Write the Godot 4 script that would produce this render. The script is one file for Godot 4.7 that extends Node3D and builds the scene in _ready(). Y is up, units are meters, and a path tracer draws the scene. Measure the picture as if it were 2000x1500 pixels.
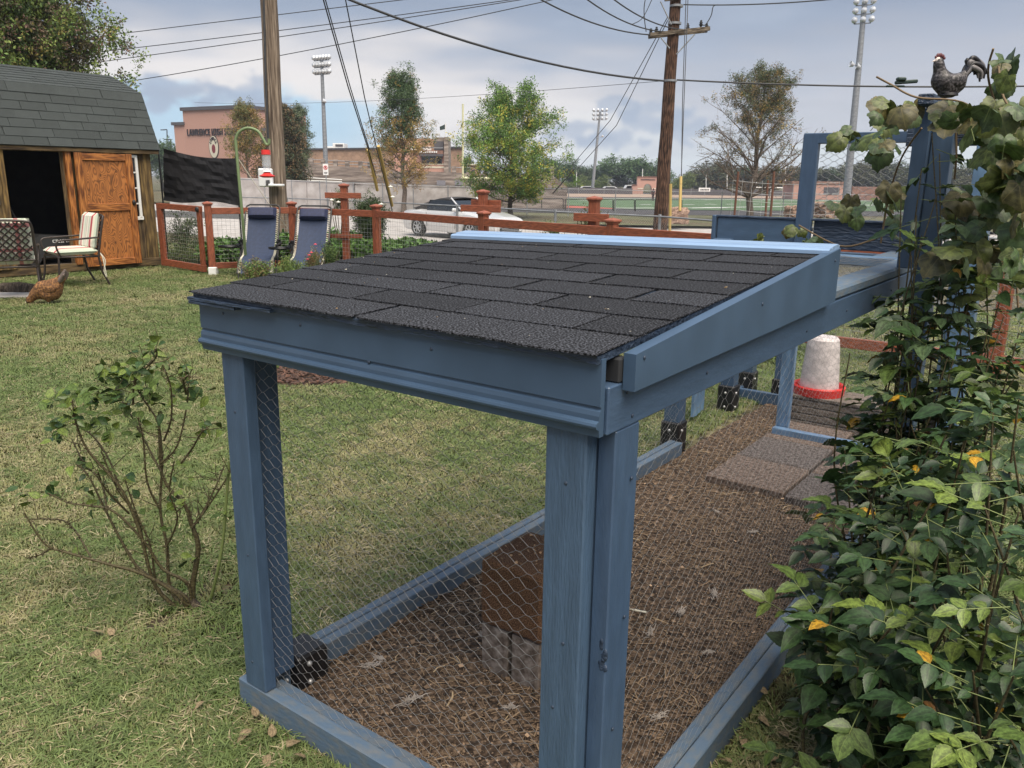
extends Node3D

const FOCAL := 1584.75
const PITCH := 0.248
const ROLL := 0.0132
const EYE := 1.4935
const RUN_AT := Vector3(-0.7782, 0, -2.0578)
const RUN_TURN := -0.638
const W := 1.175

var R := Vector3.RIGHT
var U := Vector3.UP
var FW := Vector3.FORWARD
var rng := RandomNumberGenerator.new()
var used := {}
var M := {}
var meshes := {}
var fn := FastNoiseLite.new()


class MB:
	var v := PackedVector3Array()
	var n := PackedVector3Array()
	var c := PackedColorArray()
	var t := PackedVector2Array()
	var col := Color.WHITE
	var x := Transform3D()

	func tri(a: Vector3, b: Vector3, d: Vector3, na: Vector3, nb: Vector3, nd: Vector3, ua := Vector2.ZERO, ub := Vector2.ZERO, ud := Vector2.ZERO) -> void:
		var flip := (b - a).cross(d - a).dot(na + nb + nd) > 0.0
		v.append(x * a)
		n.append((x.basis * na).normalized())
		t.append(ua)
		if flip:
			v.append(x * d)
			v.append(x * b)
			n.append((x.basis * nd).normalized())
			n.append((x.basis * nb).normalized())
			t.append(ud)
			t.append(ub)
		else:
			v.append(x * b)
			v.append(x * d)
			n.append((x.basis * nb).normalized())
			n.append((x.basis * nd).normalized())
			t.append(ub)
			t.append(ud)
		c.append(col)
		c.append(col)
		c.append(col)

	func flat(a: Vector3, b: Vector3, d: Vector3, towards: Vector3) -> void:
		var g := (b - a).cross(d - a).normalized()
		if g.dot(towards) < 0.0:
			g = -g
		tri(a, b, d, g, g, g)

	func quad(a: Vector3, b: Vector3, d: Vector3, e: Vector3, towards: Vector3) -> void:
		flat(a, b, d, towards)
		flat(a, d, e, towards)

	func box(at: Vector3, size: Vector3, bev := 0.0, bs := Basis.IDENTITY) -> void:
		var keep := x
		x = x * Transform3D(bs, at)
		var h := size / 2.0
		var b := minf(bev, minf(h.x, minf(h.y, h.z)) * 0.6)
		var p := func(ax: int, s: Vector3) -> Vector3:
			var q := Vector3(s.x * (h.x - b), s.y * (h.y - b), s.z * (h.z - b))
			q[ax] = s[ax] * h[ax]
			return q
		for ax in 3:
			var i := (ax + 1) % 3
			var j := (ax + 2) % 3
			for sg in [-1.0, 1.0]:
				var q := []
				for k in [[-1.0, -1.0], [1.0, -1.0], [1.0, 1.0], [-1.0, 1.0]]:
					var s := Vector3()
					s[ax] = sg
					s[i] = k[0]
					s[j] = k[1]
					q.append(p.call(ax, s))
				var nn := Vector3()
				nn[ax] = sg
				quad(q[0], q[1], q[2], q[3], nn)
			if b > 0.0:
				for s1 in [-1.0, 1.0]:
					for s2 in [-1.0, 1.0]:
						var a0 := Vector3()
						a0[i] = s1
						a0[j] = s2
						a0[ax] = -1.0
						var a1 := a0
						a1[ax] = 1.0
						var nn := Vector3()
						nn[i] = s1
						nn[j] = s2
						quad(p.call(i, a0), p.call(j, a0), p.call(j, a1), p.call(i, a1), nn)
		if b > 0.0:
			for sx in [-1.0, 1.0]:
				for sy in [-1.0, 1.0]:
					for sz in [-1.0, 1.0]:
						var s := Vector3(sx, sy, sz)
						flat(p.call(0, s), p.call(1, s), p.call(2, s), s)
		x = keep

	func tube(pts: Array, rad, sides := 6, caps := true) -> void:
		var up := Vector3.UP
		var prev := []
		var prevn := []
		var last := pts.size() - 1
		for i in pts.size():
			var d: Vector3 = (pts[mini(i + 1, last)] - pts[maxi(i - 1, 0)]).normalized()
			if i == 0 and absf(d.dot(up)) > 0.9:
				up = Vector3.RIGHT
			var s := d.cross(up).normalized()
			up = s.cross(d).normalized()
			var r: float = rad[i] if rad is Array else rad
			var ring := []
			var rn := []
			for k in sides:
				var a := TAU * k / sides
				var nn := s * cos(a) + up * sin(a)
				ring.append(pts[i] + nn * r)
				rn.append(nn)
			if i > 0:
				for k in sides:
					var l := (k + 1) % sides
					tri(prev[k], prev[l], ring[l], prevn[k], prevn[l], rn[l])
					tri(prev[k], ring[l], ring[k], prevn[k], rn[l], rn[k])
			if caps and (i == 0 or i == last):
				var o: Vector3 = d if i == last else -d
				for k in range(1, sides - 1):
					tri(ring[0], ring[k], ring[k + 1], o, o, o)
			prev = ring
			prevn = rn

	func wire(a: Vector3, b: Vector3, r: float, sides := 3) -> void:
		var d := (b - a).normalized()
		var s := d.cross(Vector3.UP if absf(d.y) < 0.9 else Vector3.RIGHT).normalized()
		var u := s.cross(d)
		for k in sides:
			var a1 := TAU * k / sides
			var a2 := TAU * (k + 1) / sides
			var n1 := s * cos(a1) + u * sin(a1)
			var n2 := s * cos(a2) + u * sin(a2)
			tri(a + n1 * r, a + n2 * r, b + n2 * r, n1, n2, n2)
			tri(a + n1 * r, b + n2 * r, b + n1 * r, n1, n2, n1)

	func lathe(prof: Array, segs := 20) -> void:
		for i in prof.size() - 1:
			var p: Vector2 = prof[i]
			var q: Vector2 = prof[i + 1]
			var e := (q - p).normalized()
			var nn := Vector2(e.y, -e.x)
			for k in segs:
				var a := TAU * k / segs
				var b := TAU * (k + 1) / segs
				var da := Vector3(cos(a), 0, sin(a))
				var db := Vector3(cos(b), 0, sin(b))
				var na := da * nn.x + Vector3.UP * nn.y
				var nb := db * nn.x + Vector3.UP * nn.y
				var uy := Vector3.UP
				if p.x > 1e-6:
					tri(da * p.x + uy * p.y, db * p.x + uy * p.y, db * q.x + uy * q.y, na, nb, nb)
				if q.x > 1e-6:
					tri(da * p.x + uy * p.y, db * q.x + uy * q.y, da * q.x + uy * q.y, na, nb, na)

	func prism(poly: PackedVector2Array, org: Vector3, ex: Vector3, ey: Vector3, depth: Vector3) -> void:
		var idx := Geometry2D.triangulate_polygon(poly)
		var mid := Vector2()
		for p in poly:
			mid += p / poly.size()
		var w3 := func(p: Vector2) -> Vector3: return org + ex * p.x + ey * p.y
		for k in range(0, idx.size(), 3):
			var a: Vector3 = w3.call(poly[idx[k]])
			var b: Vector3 = w3.call(poly[idx[k + 1]])
			var d: Vector3 = w3.call(poly[idx[k + 2]])
			flat(a, b, d, -depth)
			flat(a + depth, b + depth, d + depth, depth)
		var turn := 1.0 if Geometry2D.is_polygon_clockwise(poly) else -1.0
		for k in poly.size():
			var p := poly[k]
			var q := poly[(k + 1) % poly.size()]
			var e := q - p
			var o := Vector2(-e.y, e.x) * turn
			quad(w3.call(p), w3.call(q), w3.call(q) + depth, w3.call(p) + depth, ex * o.x + ey * o.y)

	func ball(at: Vector3, r: Vector3, segs := 10, rings := 7) -> void:
		for i in rings:
			for k in segs:
				var q := []
				for e in [[i, k], [i + 1, k], [i + 1, k + 1], [i, k + 1]]:
					var la: float = PI * e[0] / rings - PI / 2
					var lo: float = TAU * e[1] / segs
					q.append(Vector3(cos(la) * cos(lo), sin(la), cos(la) * sin(lo)))
				for f in [[0, 1, 2], [0, 2, 3]]:
					tri(at + q[f[0]] * r, at + q[f[1]] * r, at + q[f[2]] * r, q[f[0]] / r, q[f[1]] / r, q[f[2]] / r)

	func mesh() -> ArrayMesh:
		var a := []
		a.resize(Mesh.ARRAY_MAX)
		a[Mesh.ARRAY_VERTEX] = v
		a[Mesh.ARRAY_NORMAL] = n
		a[Mesh.ARRAY_COLOR] = c
		a[Mesh.ARRAY_TEX_UV] = t
		var m := ArrayMesh.new()
		m.add_surface_from_arrays(Mesh.PRIMITIVE_TRIANGLES, a)
		return m


func ray(x: float, y: float) -> Vector3:
	return (x - 1000.0) / FOCAL * R - (y - 750.0) / FOCAL * U + FW

func at(x: float, y: float, d: float) -> Vector3:       # the point of the world seen there, d metres ahead
	var q := ray(x, y)
	return Vector3(0, EYE, 0) + q * (d / -q.z)

func seen(p: Vector3) -> Vector2:                        # the pixel where a point shows
	var d := p - Vector3(0, EYE, 0)
	return Vector2(1000.0 + FOCAL * d.dot(R) / d.dot(FW), 750.0 - FOCAL * d.dot(U) / d.dot(FW))

func gy(x: float, y: float, h := 0.0) -> Vector3:        # the same on the level h
	var q := ray(x, y)
	return Vector3(0, EYE, 0) + q * ((h - EYE) / q.y)

func c3(u: float, v: float, w: float) -> Vector3:        # in the chicken run's own axes
	return Vector3(u, v, -w)

func run3(u: float, v: float, w: float) -> Vector3:      # the same in the world
	return RUN_AT + Basis(Vector3.UP, RUN_TURN) * c3(u, v, w)

func in_run(p: Vector3) -> Vector2:
	var q := Basis(Vector3.UP, -RUN_TURN) * (p - RUN_AT)
	return Vector2(q.x, -q.z)

func beyond(x: float, z: float) -> float:                # metres beyond the red fence line
	return (x + 2.04) * 0.6 - (z + 12.2) * 0.8

func land(x: float, z: float) -> float:
	var s := beyond(x, z)
	var h := 0.0
	if s > 1.0:
		h = lerpf(0.0, -0.82, smoothstep(1.0, 10.5, s))
	if s > 34.0:
		h = lerpf(-0.82, -1.5, smoothstep(34.0, 50.0, s))
	return h

func ground(p: Vector3) -> Vector3:
	return Vector3(p.x, land(p.x, p.z), p.z)

func rf(a: float, b: float) -> float:
	return rng.randf_range(a, b)

func rgb(r: float, g: float, b: float) -> Color:         # real-world base colour to albedo_color
	return Color(r, g, b).linear_to_srgb()

func noise_tex(freq: float, lo: Color, hi: Color, oct := 4, kind := FastNoiseLite.TYPE_SIMPLEX_SMOOTH, sd := 1, size := 512, mid := 0.5) -> NoiseTexture2D:
	var f := FastNoiseLite.new()
	f.noise_type = kind
	f.frequency = freq
	f.fractal_octaves = oct
	f.seed = sd
	var g := Gradient.new()
	g.offsets = PackedFloat32Array([maxf(0.0, mid - 0.32), minf(1.0, mid + 0.32)])
	g.colors = PackedColorArray([lo, hi])
	var tx := NoiseTexture2D.new()
	tx.width = size
	tx.height = size
	tx.seamless = true
	tx.noise = f
	tx.color_ramp = g
	return tx

func grey(a: float) -> Color:
	return Color(a, a, a)

func mat(key: String, color: Color, rough := 0.8, tex: Texture2D = null, scale := Vector3.ONE, opts := {}) -> StandardMaterial3D:
	var m := StandardMaterial3D.new()
	m.resource_name = key
	m.albedo_color = color
	m.roughness = rough
	if tex:
		m.albedo_texture = tex
	m.uv1_scale = scale
	m.uv1_triplanar = opts.get("tri", true)
	m.uv1_world_triplanar = opts.get("world", false)
	m.metallic = opts.get("metal", 0.0)
	m.metallic_specular = opts.get("spec", 0.5)
	if opts.has("bump"):
		m.heightmap_enabled = true
		m.heightmap_texture = opts.bump
		m.heightmap_scale = opts.get("deep", 0.2)
	if opts.has("vc"):
		m.vertex_color_use_as_albedo = true
	if opts.has("back"):
		m.backlight_enabled = true
		m.backlight = opts.back
	if opts.has("offset"):
		m.uv1_offset = opts.offset
	if opts.has("coat"):
		m.clearcoat_enabled = true
		m.clearcoat = opts.coat
		m.clearcoat_roughness = 0.1
	if opts.has("rim"):
		m.rim_enabled = true
		m.rim = opts.rim
	M[key] = m
	return m

func numbered(called: String) -> String:
	if not used.has(called):
		used[called] = 0
		return called
	used[called] += 1
	return "%s_%03d" % [called, used[called]]

func tag(o: Node, label: String, category: String, group := "") -> Node:
	o.set_meta("label", label)
	o.set_meta("category", category)
	if group:
		o.set_meta("group", group)
	return o

func thing(called: String, label: String, category: String, where := Vector3.ZERO, turn := 0.0, group := "") -> Node3D:
	var o := Node3D.new()
	o.name = numbered(called)
	add_child(o)
	o.position = where
	o.rotation.y = turn
	tag(o, label, category, group)
	return o

func put(called: String, mesh: Mesh, m: Material, parent: Node = self, xf := Transform3D()) -> MeshInstance3D:
	var o := MeshInstance3D.new()
	o.name = numbered(called) if parent == self else called
	o.mesh = mesh
	o.material_override = m
	o.transform = xf
	parent.add_child(o, true)
	return o

func obj(called: String, mb: MB, m: Material, parent: Node = self, xf := Transform3D()) -> MeshInstance3D:
	return put(called, mb.mesh(), m, parent, xf)

func struct(called: String, mb: MB, m: Material) -> MeshInstance3D:
	var o := obj(called, mb, m)
	o.set_meta("kind", "structure")
	return o

func stuff(o: Node) -> Node:
	o.set_meta("kind", "stuff")
	return o

func many(called: String, mesh: Mesh, m: Material, xs: Array, cols: Array, parent: Node = self) -> MultiMeshInstance3D:
	var mm := MultiMesh.new()
	mm.transform_format = MultiMesh.TRANSFORM_3D
	mm.use_colors = cols.size() > 0
	mm.mesh = mesh
	mm.instance_count = xs.size()
	for i in xs.size():
		mm.set_instance_transform(i, xs[i])
		if cols.size():
			mm.set_instance_color(i, cols[i])
	var o := MultiMeshInstance3D.new()
	o.name = numbered(called) if parent == self else called
	o.multimesh = mm
	o.material_override = m
	parent.add_child(o, true)
	stuff(o)
	return o

func dup(src: Node3D, label: String, xf: Transform3D) -> Node3D:
	var o := src.duplicate()
	o.name = numbered(String(src.name).rstrip("_0123456789"))
	add_child(o)
	o.transform = xf
	o.set_meta("label", label)
	return o

func bbox_mesh(size: Vector3, bev: float) -> ArrayMesh:
	var key := "%.4f %.4f %.4f %.4f" % [size.x, size.y, size.z, bev]
	if not meshes.has(key):
		var b := MB.new()
		b.box(Vector3.ZERO, size, bev)
		meshes[key] = b.mesh()
	return meshes[key]

func board(parent: Node, called: String, a: Vector3, b: Vector3, wide: Vector3, thick: float, m: Material, bev := 0.003) -> MeshInstance3D:
	# from a to b along its length; wide = direction and width of its broad side; the grain follows its own x
	var ex := (b - a).normalized()
	var wd := wide.length()
	var ez := ex.cross(wide.normalized()).normalized()
	var ey := ez.cross(ex).normalized()
	return put(called, bbox_mesh(Vector3((b - a).length(), wd, thick), bev), m, parent, Transform3D(Basis(ex, ey, ez), (a + b) / 2.0))

func pipe(parent: Node, called: String, pts: Array, rad, m: Material, sides := 8) -> MeshInstance3D:
	var b := MB.new()
	b.tube(pts, rad, sides)
	return obj(called, b, m, parent)

func sag(a: Vector3, b: Vector3, drop: float, n := 14) -> Array:
	var out := []
	for i in n + 1:
		var f := float(i) / n
		out.append(a.lerp(b, f) - Vector3.UP * drop * 4.0 * f * (1.0 - f))
	return out

func curve(pts: Array, per := 6) -> Array:               # a smooth line through the points
	var out := []
	for i in pts.size() - 1:
		var a: Vector3 = pts[maxi(i - 1, 0)]
		var b: Vector3 = pts[i]
		var c: Vector3 = pts[i + 1]
		var d: Vector3 = pts[mini(i + 2, pts.size() - 1)]
		for k in per:
			out.append(b.cubic_interpolate(c, a, d, float(k) / per))
	out.append(pts[-1])
	return out

func sheet(called: String, pts: Array, m: Material) -> MeshInstance3D:   # a level patch of ground, its corners in order
	var b := MB.new()
	var poly := PackedVector2Array()
	for p in pts:
		poly.append(Vector2(p.x, p.z))
	var idx := Geometry2D.triangulate_polygon(poly)
	for k in range(0, idx.size(), 3):
		b.flat(pts[idx[k]], pts[idx[k + 1]], pts[idx[k + 2]], Vector3.UP)
	return struct(called, b, m)

func text(called: String, s: String, h: float, deep: float, m: Material, parent: Node, xf: Transform3D, face := "Droid Sans") -> MeshInstance3D:
	var tm := TextMesh.new()
	var f := SystemFont.new()
	f.font_names = PackedStringArray([face])
	f.font_weight = 700
	tm.font = f
	tm.text = s
	tm.font_size = 48
	tm.pixel_size = h / 35.0
	tm.depth = deep
	return put(called, tm, m, parent, xf)

func surface_net(caps: Array, k: float, cell: float) -> ArrayMesh:
	# one skin round tapered capsules [a, b, radius at a, radius at b]
	var lo := Vector3.ONE * 1e9
	var hi := -lo
	for q in caps:
		var r: float = maxf(q[2], q[3]) + cell * 2.0 + k * 0.3
		lo = lo.min(q[0] - Vector3.ONE * r).min(q[1] - Vector3.ONE * r)
		hi = hi.max(q[0] + Vector3.ONE * r).max(q[1] + Vector3.ONE * r)
	var nx := int((hi.x - lo.x) / cell) + 2
	var ny := int((hi.y - lo.y) / cell) + 2
	var nz := int((hi.z - lo.z) / cell) + 2
	var f := PackedFloat32Array()
	f.resize(nx * ny * nz)
	f.fill(1e3)
	for q in caps:
		var a: Vector3 = q[0]
		var ab: Vector3 = q[1] - a
		var ll := maxf(ab.length_squared(), 1e-9)
		var ra: float = q[2]
		var rb: float = q[3]
		var reach := maxf(ra, rb) + k + cell * 2.5
		var p0: Vector3 = (a.min(q[1]) - Vector3.ONE * reach - lo) / cell
		var p1: Vector3 = (a.max(q[1]) + Vector3.ONE * reach - lo) / cell
		for z in range(maxi(0, int(p0.z)), mini(nz, int(p1.z) + 2)):
			for y in range(maxi(0, int(p0.y)), mini(ny, int(p1.y) + 2)):
				for x in range(maxi(0, int(p0.x)), mini(nx, int(p1.x) + 2)):
					var p := lo + Vector3(x, y, z) * cell
					var h := clampf((p - a).dot(ab) / ll, 0.0, 1.0)
					var d := p.distance_to(a + ab * h) - lerpf(ra, rb, h)
					var i := (z * ny + y) * nx + x
					var o := f[i]
					var e := maxf(k - absf(d - o), 0.0) / k
					f[i] = minf(d, o) - e * e * k * 0.25
	var vid := {}
	var vs := PackedVector3Array()
	var step := [1, nx, nx * ny]
	var corners := []
	for cz in 2:
		for cy in 2:
			for cx in 2:
				corners.append(Vector3i(cx, cy, cz))
	for z in nz - 1:
		for y in ny - 1:
			for x in nx - 1:
				var i := (z * ny + y) * nx + x
				var neg := 0
				for cc in corners:
					if f[i + cc.x + cc.y * nx + cc.z * nx * ny] < 0.0:
						neg += 1
				if neg == 0 or neg == 8:
					continue
				var sum := Vector3()
				var cnt := 0
				for cc in corners:
					var va := f[i + cc.x + cc.y * nx + cc.z * nx * ny]
					for ax in 3:
						if cc[ax] == 0:
							var vb := f[i + cc.x + cc.y * nx + cc.z * nx * ny + step[ax]]
							if (va < 0.0) != (vb < 0.0):
								var p := Vector3(cc)
								p[ax] += va / (va - vb)
								sum += p
								cnt += 1
				vid[i] = vs.size()
				vs.append(lo + (Vector3(x, y, z) + sum / cnt) * cell)
	var nrm := PackedVector3Array()
	for i in vid:
		var x: int = i % nx
		var y: int = (i / nx) % ny
		var z: int = i / (nx * ny)
		var g := Vector3()
		for cc in corners:
			var va := f[i + cc.x + cc.y * nx + cc.z * nx * ny]
			g += Vector3(cc * 2 - Vector3i.ONE) * va
		nrm.append(g.normalized())
	var b := MB.new()
	for z in range(1, nz - 1):
		for y in range(1, ny - 1):
			for x in range(1, nx - 1):
				var i := (z * ny + y) * nx + x
				for ax in 3:
					var j: int = step[(ax + 1) % 3]
					var l: int = step[(ax + 2) % 3]
					if (f[i] < 0.0) != (f[i + step[ax]] < 0.0):
						var q := [vid.get(i, -1), vid.get(i - j, -1), vid.get(i - j - l, -1), vid.get(i - l, -1)]
						if q.min() < 0:
							continue
						b.tri(vs[q[0]], vs[q[1]], vs[q[2]], nrm[q[0]], nrm[q[1]], nrm[q[2]])
						b.tri(vs[q[0]], vs[q[2]], vs[q[3]], nrm[q[0]], nrm[q[2]], nrm[q[3]])
	return b.mesh()


func _ready() -> void:
	rng.seed = 7
	fn.noise_type = FastNoiseLite.TYPE_SIMPLEX_SMOOTH
	fn.fractal_octaves = 4
	fn.frequency = 1.0
	fn.seed = 11
	var cp := cos(PITCH)
	var sp := sin(PITCH)
	FW = Vector3(0, -sp, -cp)
	var up0 := Vector3.RIGHT.cross(FW)
	R = cos(ROLL) * Vector3.RIGHT + sin(ROLL) * up0
	U = -sin(ROLL) * Vector3.RIGHT + cos(ROLL) * up0
	var cam := Camera3D.new()
	cam.name = "camera"
	cam.transform = Transform3D(Basis(R, U, -FW), Vector3(0, EYE, 0))
	cam.fov = rad_to_deg(2.0 * atan(750.0 / FOCAL))
	cam.near = 0.05
	cam.far = 3000.0
	add_child(cam)
	cam.current = true
	var exposure := 4.3
	var env := Environment.new()
	env.background_mode = Environment.BG_SKY
	env.tonemap_mode = Environment.TONE_MAPPER_LINEAR
	env.tonemap_exposure = exposure
	env.sdfgi_enabled = true
	env.ssao_enabled = true
	env.ssil_enabled = true
	env.fog_enabled = true
	env.fog_density = 0.0004
	env.fog_light_color = Color(0.78, 0.82, 0.9)
	var sky := Sky.new()
	var pano := PanoramaSkyMaterial.new()
	pano.panorama = sky_picture(exposure)
	sky.sky_material = pano
	env.sky = sky
	var we := WorldEnvironment.new()
	we.name = "world"
	we.environment = env
	add_child(we)
	var sun := DirectionalLight3D.new()
	sun.name = "sun"
	sun.light_energy = 0.5
	sun.light_color = Color(1.0, 0.95, 0.87)
	sun.light_angular_distance = 60.0
	sun.shadow_enabled = true
	var to_sun := Vector3(0.2, 0.92, 0.42).normalized()
	sun.basis = Basis.looking_at(-to_sun, Vector3.FORWARD)
	add_child(sun)

	materials()
	setting()
	street()
	far_field()
	stadium()
	school()
	trees()
	poles_and_wires()
	shed()
	red_fence()
	chicken_run()
	run_contents()
	arbor()
	rose_bushes()
	grape_vine()
	seats()
	birds()
	car()
	small_things()
	lawn()


func sky_picture(exposure: float) -> ImageTexture:
	var w := 2048
	var h := 1024
	var half := 512
	var im := Image.create_empty(w, h, false, Image.FORMAT_RGBF)
	var top := Vector3(0.30, 0.375, 0.51)
	var mauve := Vector3(0.40, 0.47, 0.59)
	var pale := Vector3(0.86, 0.835, 0.835)
	var low := Vector3(0.80, 0.87, 0.89)
	var blue := Vector3(0.50, 0.70, 0.86)
	var dark := Vector3(0.42, 0.50, 0.63)
	var puffs := []
	for p in [[325, 182, 75, 26], [360, 178, 60, 22], [300, 196, 50, 18], [440, 190, 55, 12], [492, 188, 44, 36], [520, 208, 60, 24], [1200, 208, 26, 18], [1228, 216, 22, 18], [1282, 232, 52, 34], [1330, 250, 40, 30], [1120, 262, 60, 22], [1190, 272, 80, 18]]:
		var d := ray(p[0], p[1]).normalized()
		puffs.append([rad_to_deg(atan2(d.x, -d.z)), rad_to_deg(asin(d.y)), p[2] / 27.7, p[3] / 27.7])
	for j in half:
		var el := (0.5 - (j + 0.5) / h) * 180.0
		var se := sin(deg_to_rad(el))
		var ce := cos(deg_to_rad(el))
		for i in w:
			var az := wrapf((i + 0.5) / w * 360.0, -180.0, 180.0)
			var ar := deg_to_rad(az)
			var d := Vector3(sin(ar) * ce, se, -cos(ar) * ce)
			var k := 1.0 / (se + 0.11)
			var px := d.x * k
			var pz := d.z * k
			var n1 := fn.get_noise_3d(px * 0.55 + 3.0, pz * 0.75, 1.7)
			var n2 := fn.get_noise_3d(px * 1.9, pz * 2.3, 8.1)
			var e := el + n1 * 3.4 + n2 * 1.4
			var right := smoothstep(-4.0, 14.0, az + n1 * 9.0) * (1.0 - smoothstep(95.0, 130.0, az))
			# the broad cloud deck: grey-blue overhead, thinner towards the horizon
			var c := top.lerp(mauve, clampf(0.5 + n1 * 1.1 + n2 * 0.5, 0.0, 1.0))
			if el > 14.0:
				c *= 1.0 + 0.45 * smoothstep(14.0, 60.0, el)
			var thin := 1.0 - smoothstep(5.8, 11.0, e)
			c = c.lerp(pale, thin * (1.0 - 0.60 * right))
			c = c.lerp(low, (1.0 - smoothstep(0.0, 5.5, e)) * (0.45 + 0.35 * right))
			# clear blue showing below the edge of the pale deck
			var edge := 4.9 + n2 * 1.1 - 0.035 * (az + 18.0)
			var gap := (1.0 - smoothstep(edge - 0.35, edge + 0.5, el)) * smoothstep(-0.5, 2.0, el) * (1.0 - smoothstep(-12.0, -5.0, az)) * smoothstep(-70.0, -40.0, az)
			c = c.lerp(blue.lerp(low, 0.75 * (1.0 - smoothstep(0.2, 3.0, el))), gap * 0.95)
			if el < 14.0 and absf(az) < 40.0:
				var n3 := fn.get_noise_2d(az * 0.42, el * 0.8)
				for p in puffs:
					var dx: float = (az - p[0]) / p[2]
					var dy: float = (el - p[1]) / p[3]
					var q := dx * dx + dy * dy
					if q < 2.6:
						c = c.lerp(dark, 0.7 * smoothstep(0.0, 0.35, 0.62 - q * 0.5 + n3 * 0.9))
			c *= 1.0 + n2 * 0.05
			c /= exposure
			im.set_pixel(i, j, Color(c.x, c.y, c.z))
	var g := Color(0.09, 0.085, 0.065)
	im.fill_rect(Rect2i(0, half, w, half), g)
	return ImageTexture.create_from_image(im)


func leaf_picture(kind: String) -> ImageTexture:         # veins and blotches of one leaf, multiplied with its colour
	var s := 128
	var im := Image.create_empty(s, s, false, Image.FORMAT_RGB8)
	var f := FastNoiseLite.new()
	f.frequency = 0.03
	f.fractal_octaves = 4
	f.seed = 5
	for j in s:
		for i in s:
			var x := (i + 0.5) / s * 2.0 - 1.0
			var y := (j + 0.5) / s
			var v := 0.80 + f.get_noise_2d(i, j) * 0.30 + f.get_noise_2d(i * 4.0, j * 4.0) * 0.10
			var vein := 0.0
			if kind == "rose":
				vein = maxf(0.0, 1.0 - absf(x) * 22.0)
				var q := fposmod((y - absf(x) * 0.33) * 7.0, 1.0)
				vein = maxf(vein, 0.5 * maxf(0.0, 1.0 - absf(q - 0.5) * 9.0) * (1.0 - absf(x)))
			else:
				var p := Vector2(x, y * 2.0 - 0.55)
				var a := atan2(p.x, p.y)
				for ray_a in [0.0, 0.85, -0.85, 1.75, -1.75]:
					var da := absf(wrapf(a - ray_a, -PI, PI))
					vein = maxf(vein, 1.0 - da * p.length() * 24.0 if da < 0.5 else 0.0)
				var q := fposmod(p.length() * 5.0 + absf(sin(a * 2.0)) * 0.6, 1.0)
				vein = maxf(vein, 0.3 * maxf(0.0, 1.0 - absf(q - 0.5) * 10.0))
			v += clampf(vein, 0.0, 1.0) * 0.35
			im.set_pixel(i, j, Color(v * (0.97 + vein * 0.08), v, v * 0.95).clamp())
	return ImageTexture.create_from_image(im)


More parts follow.
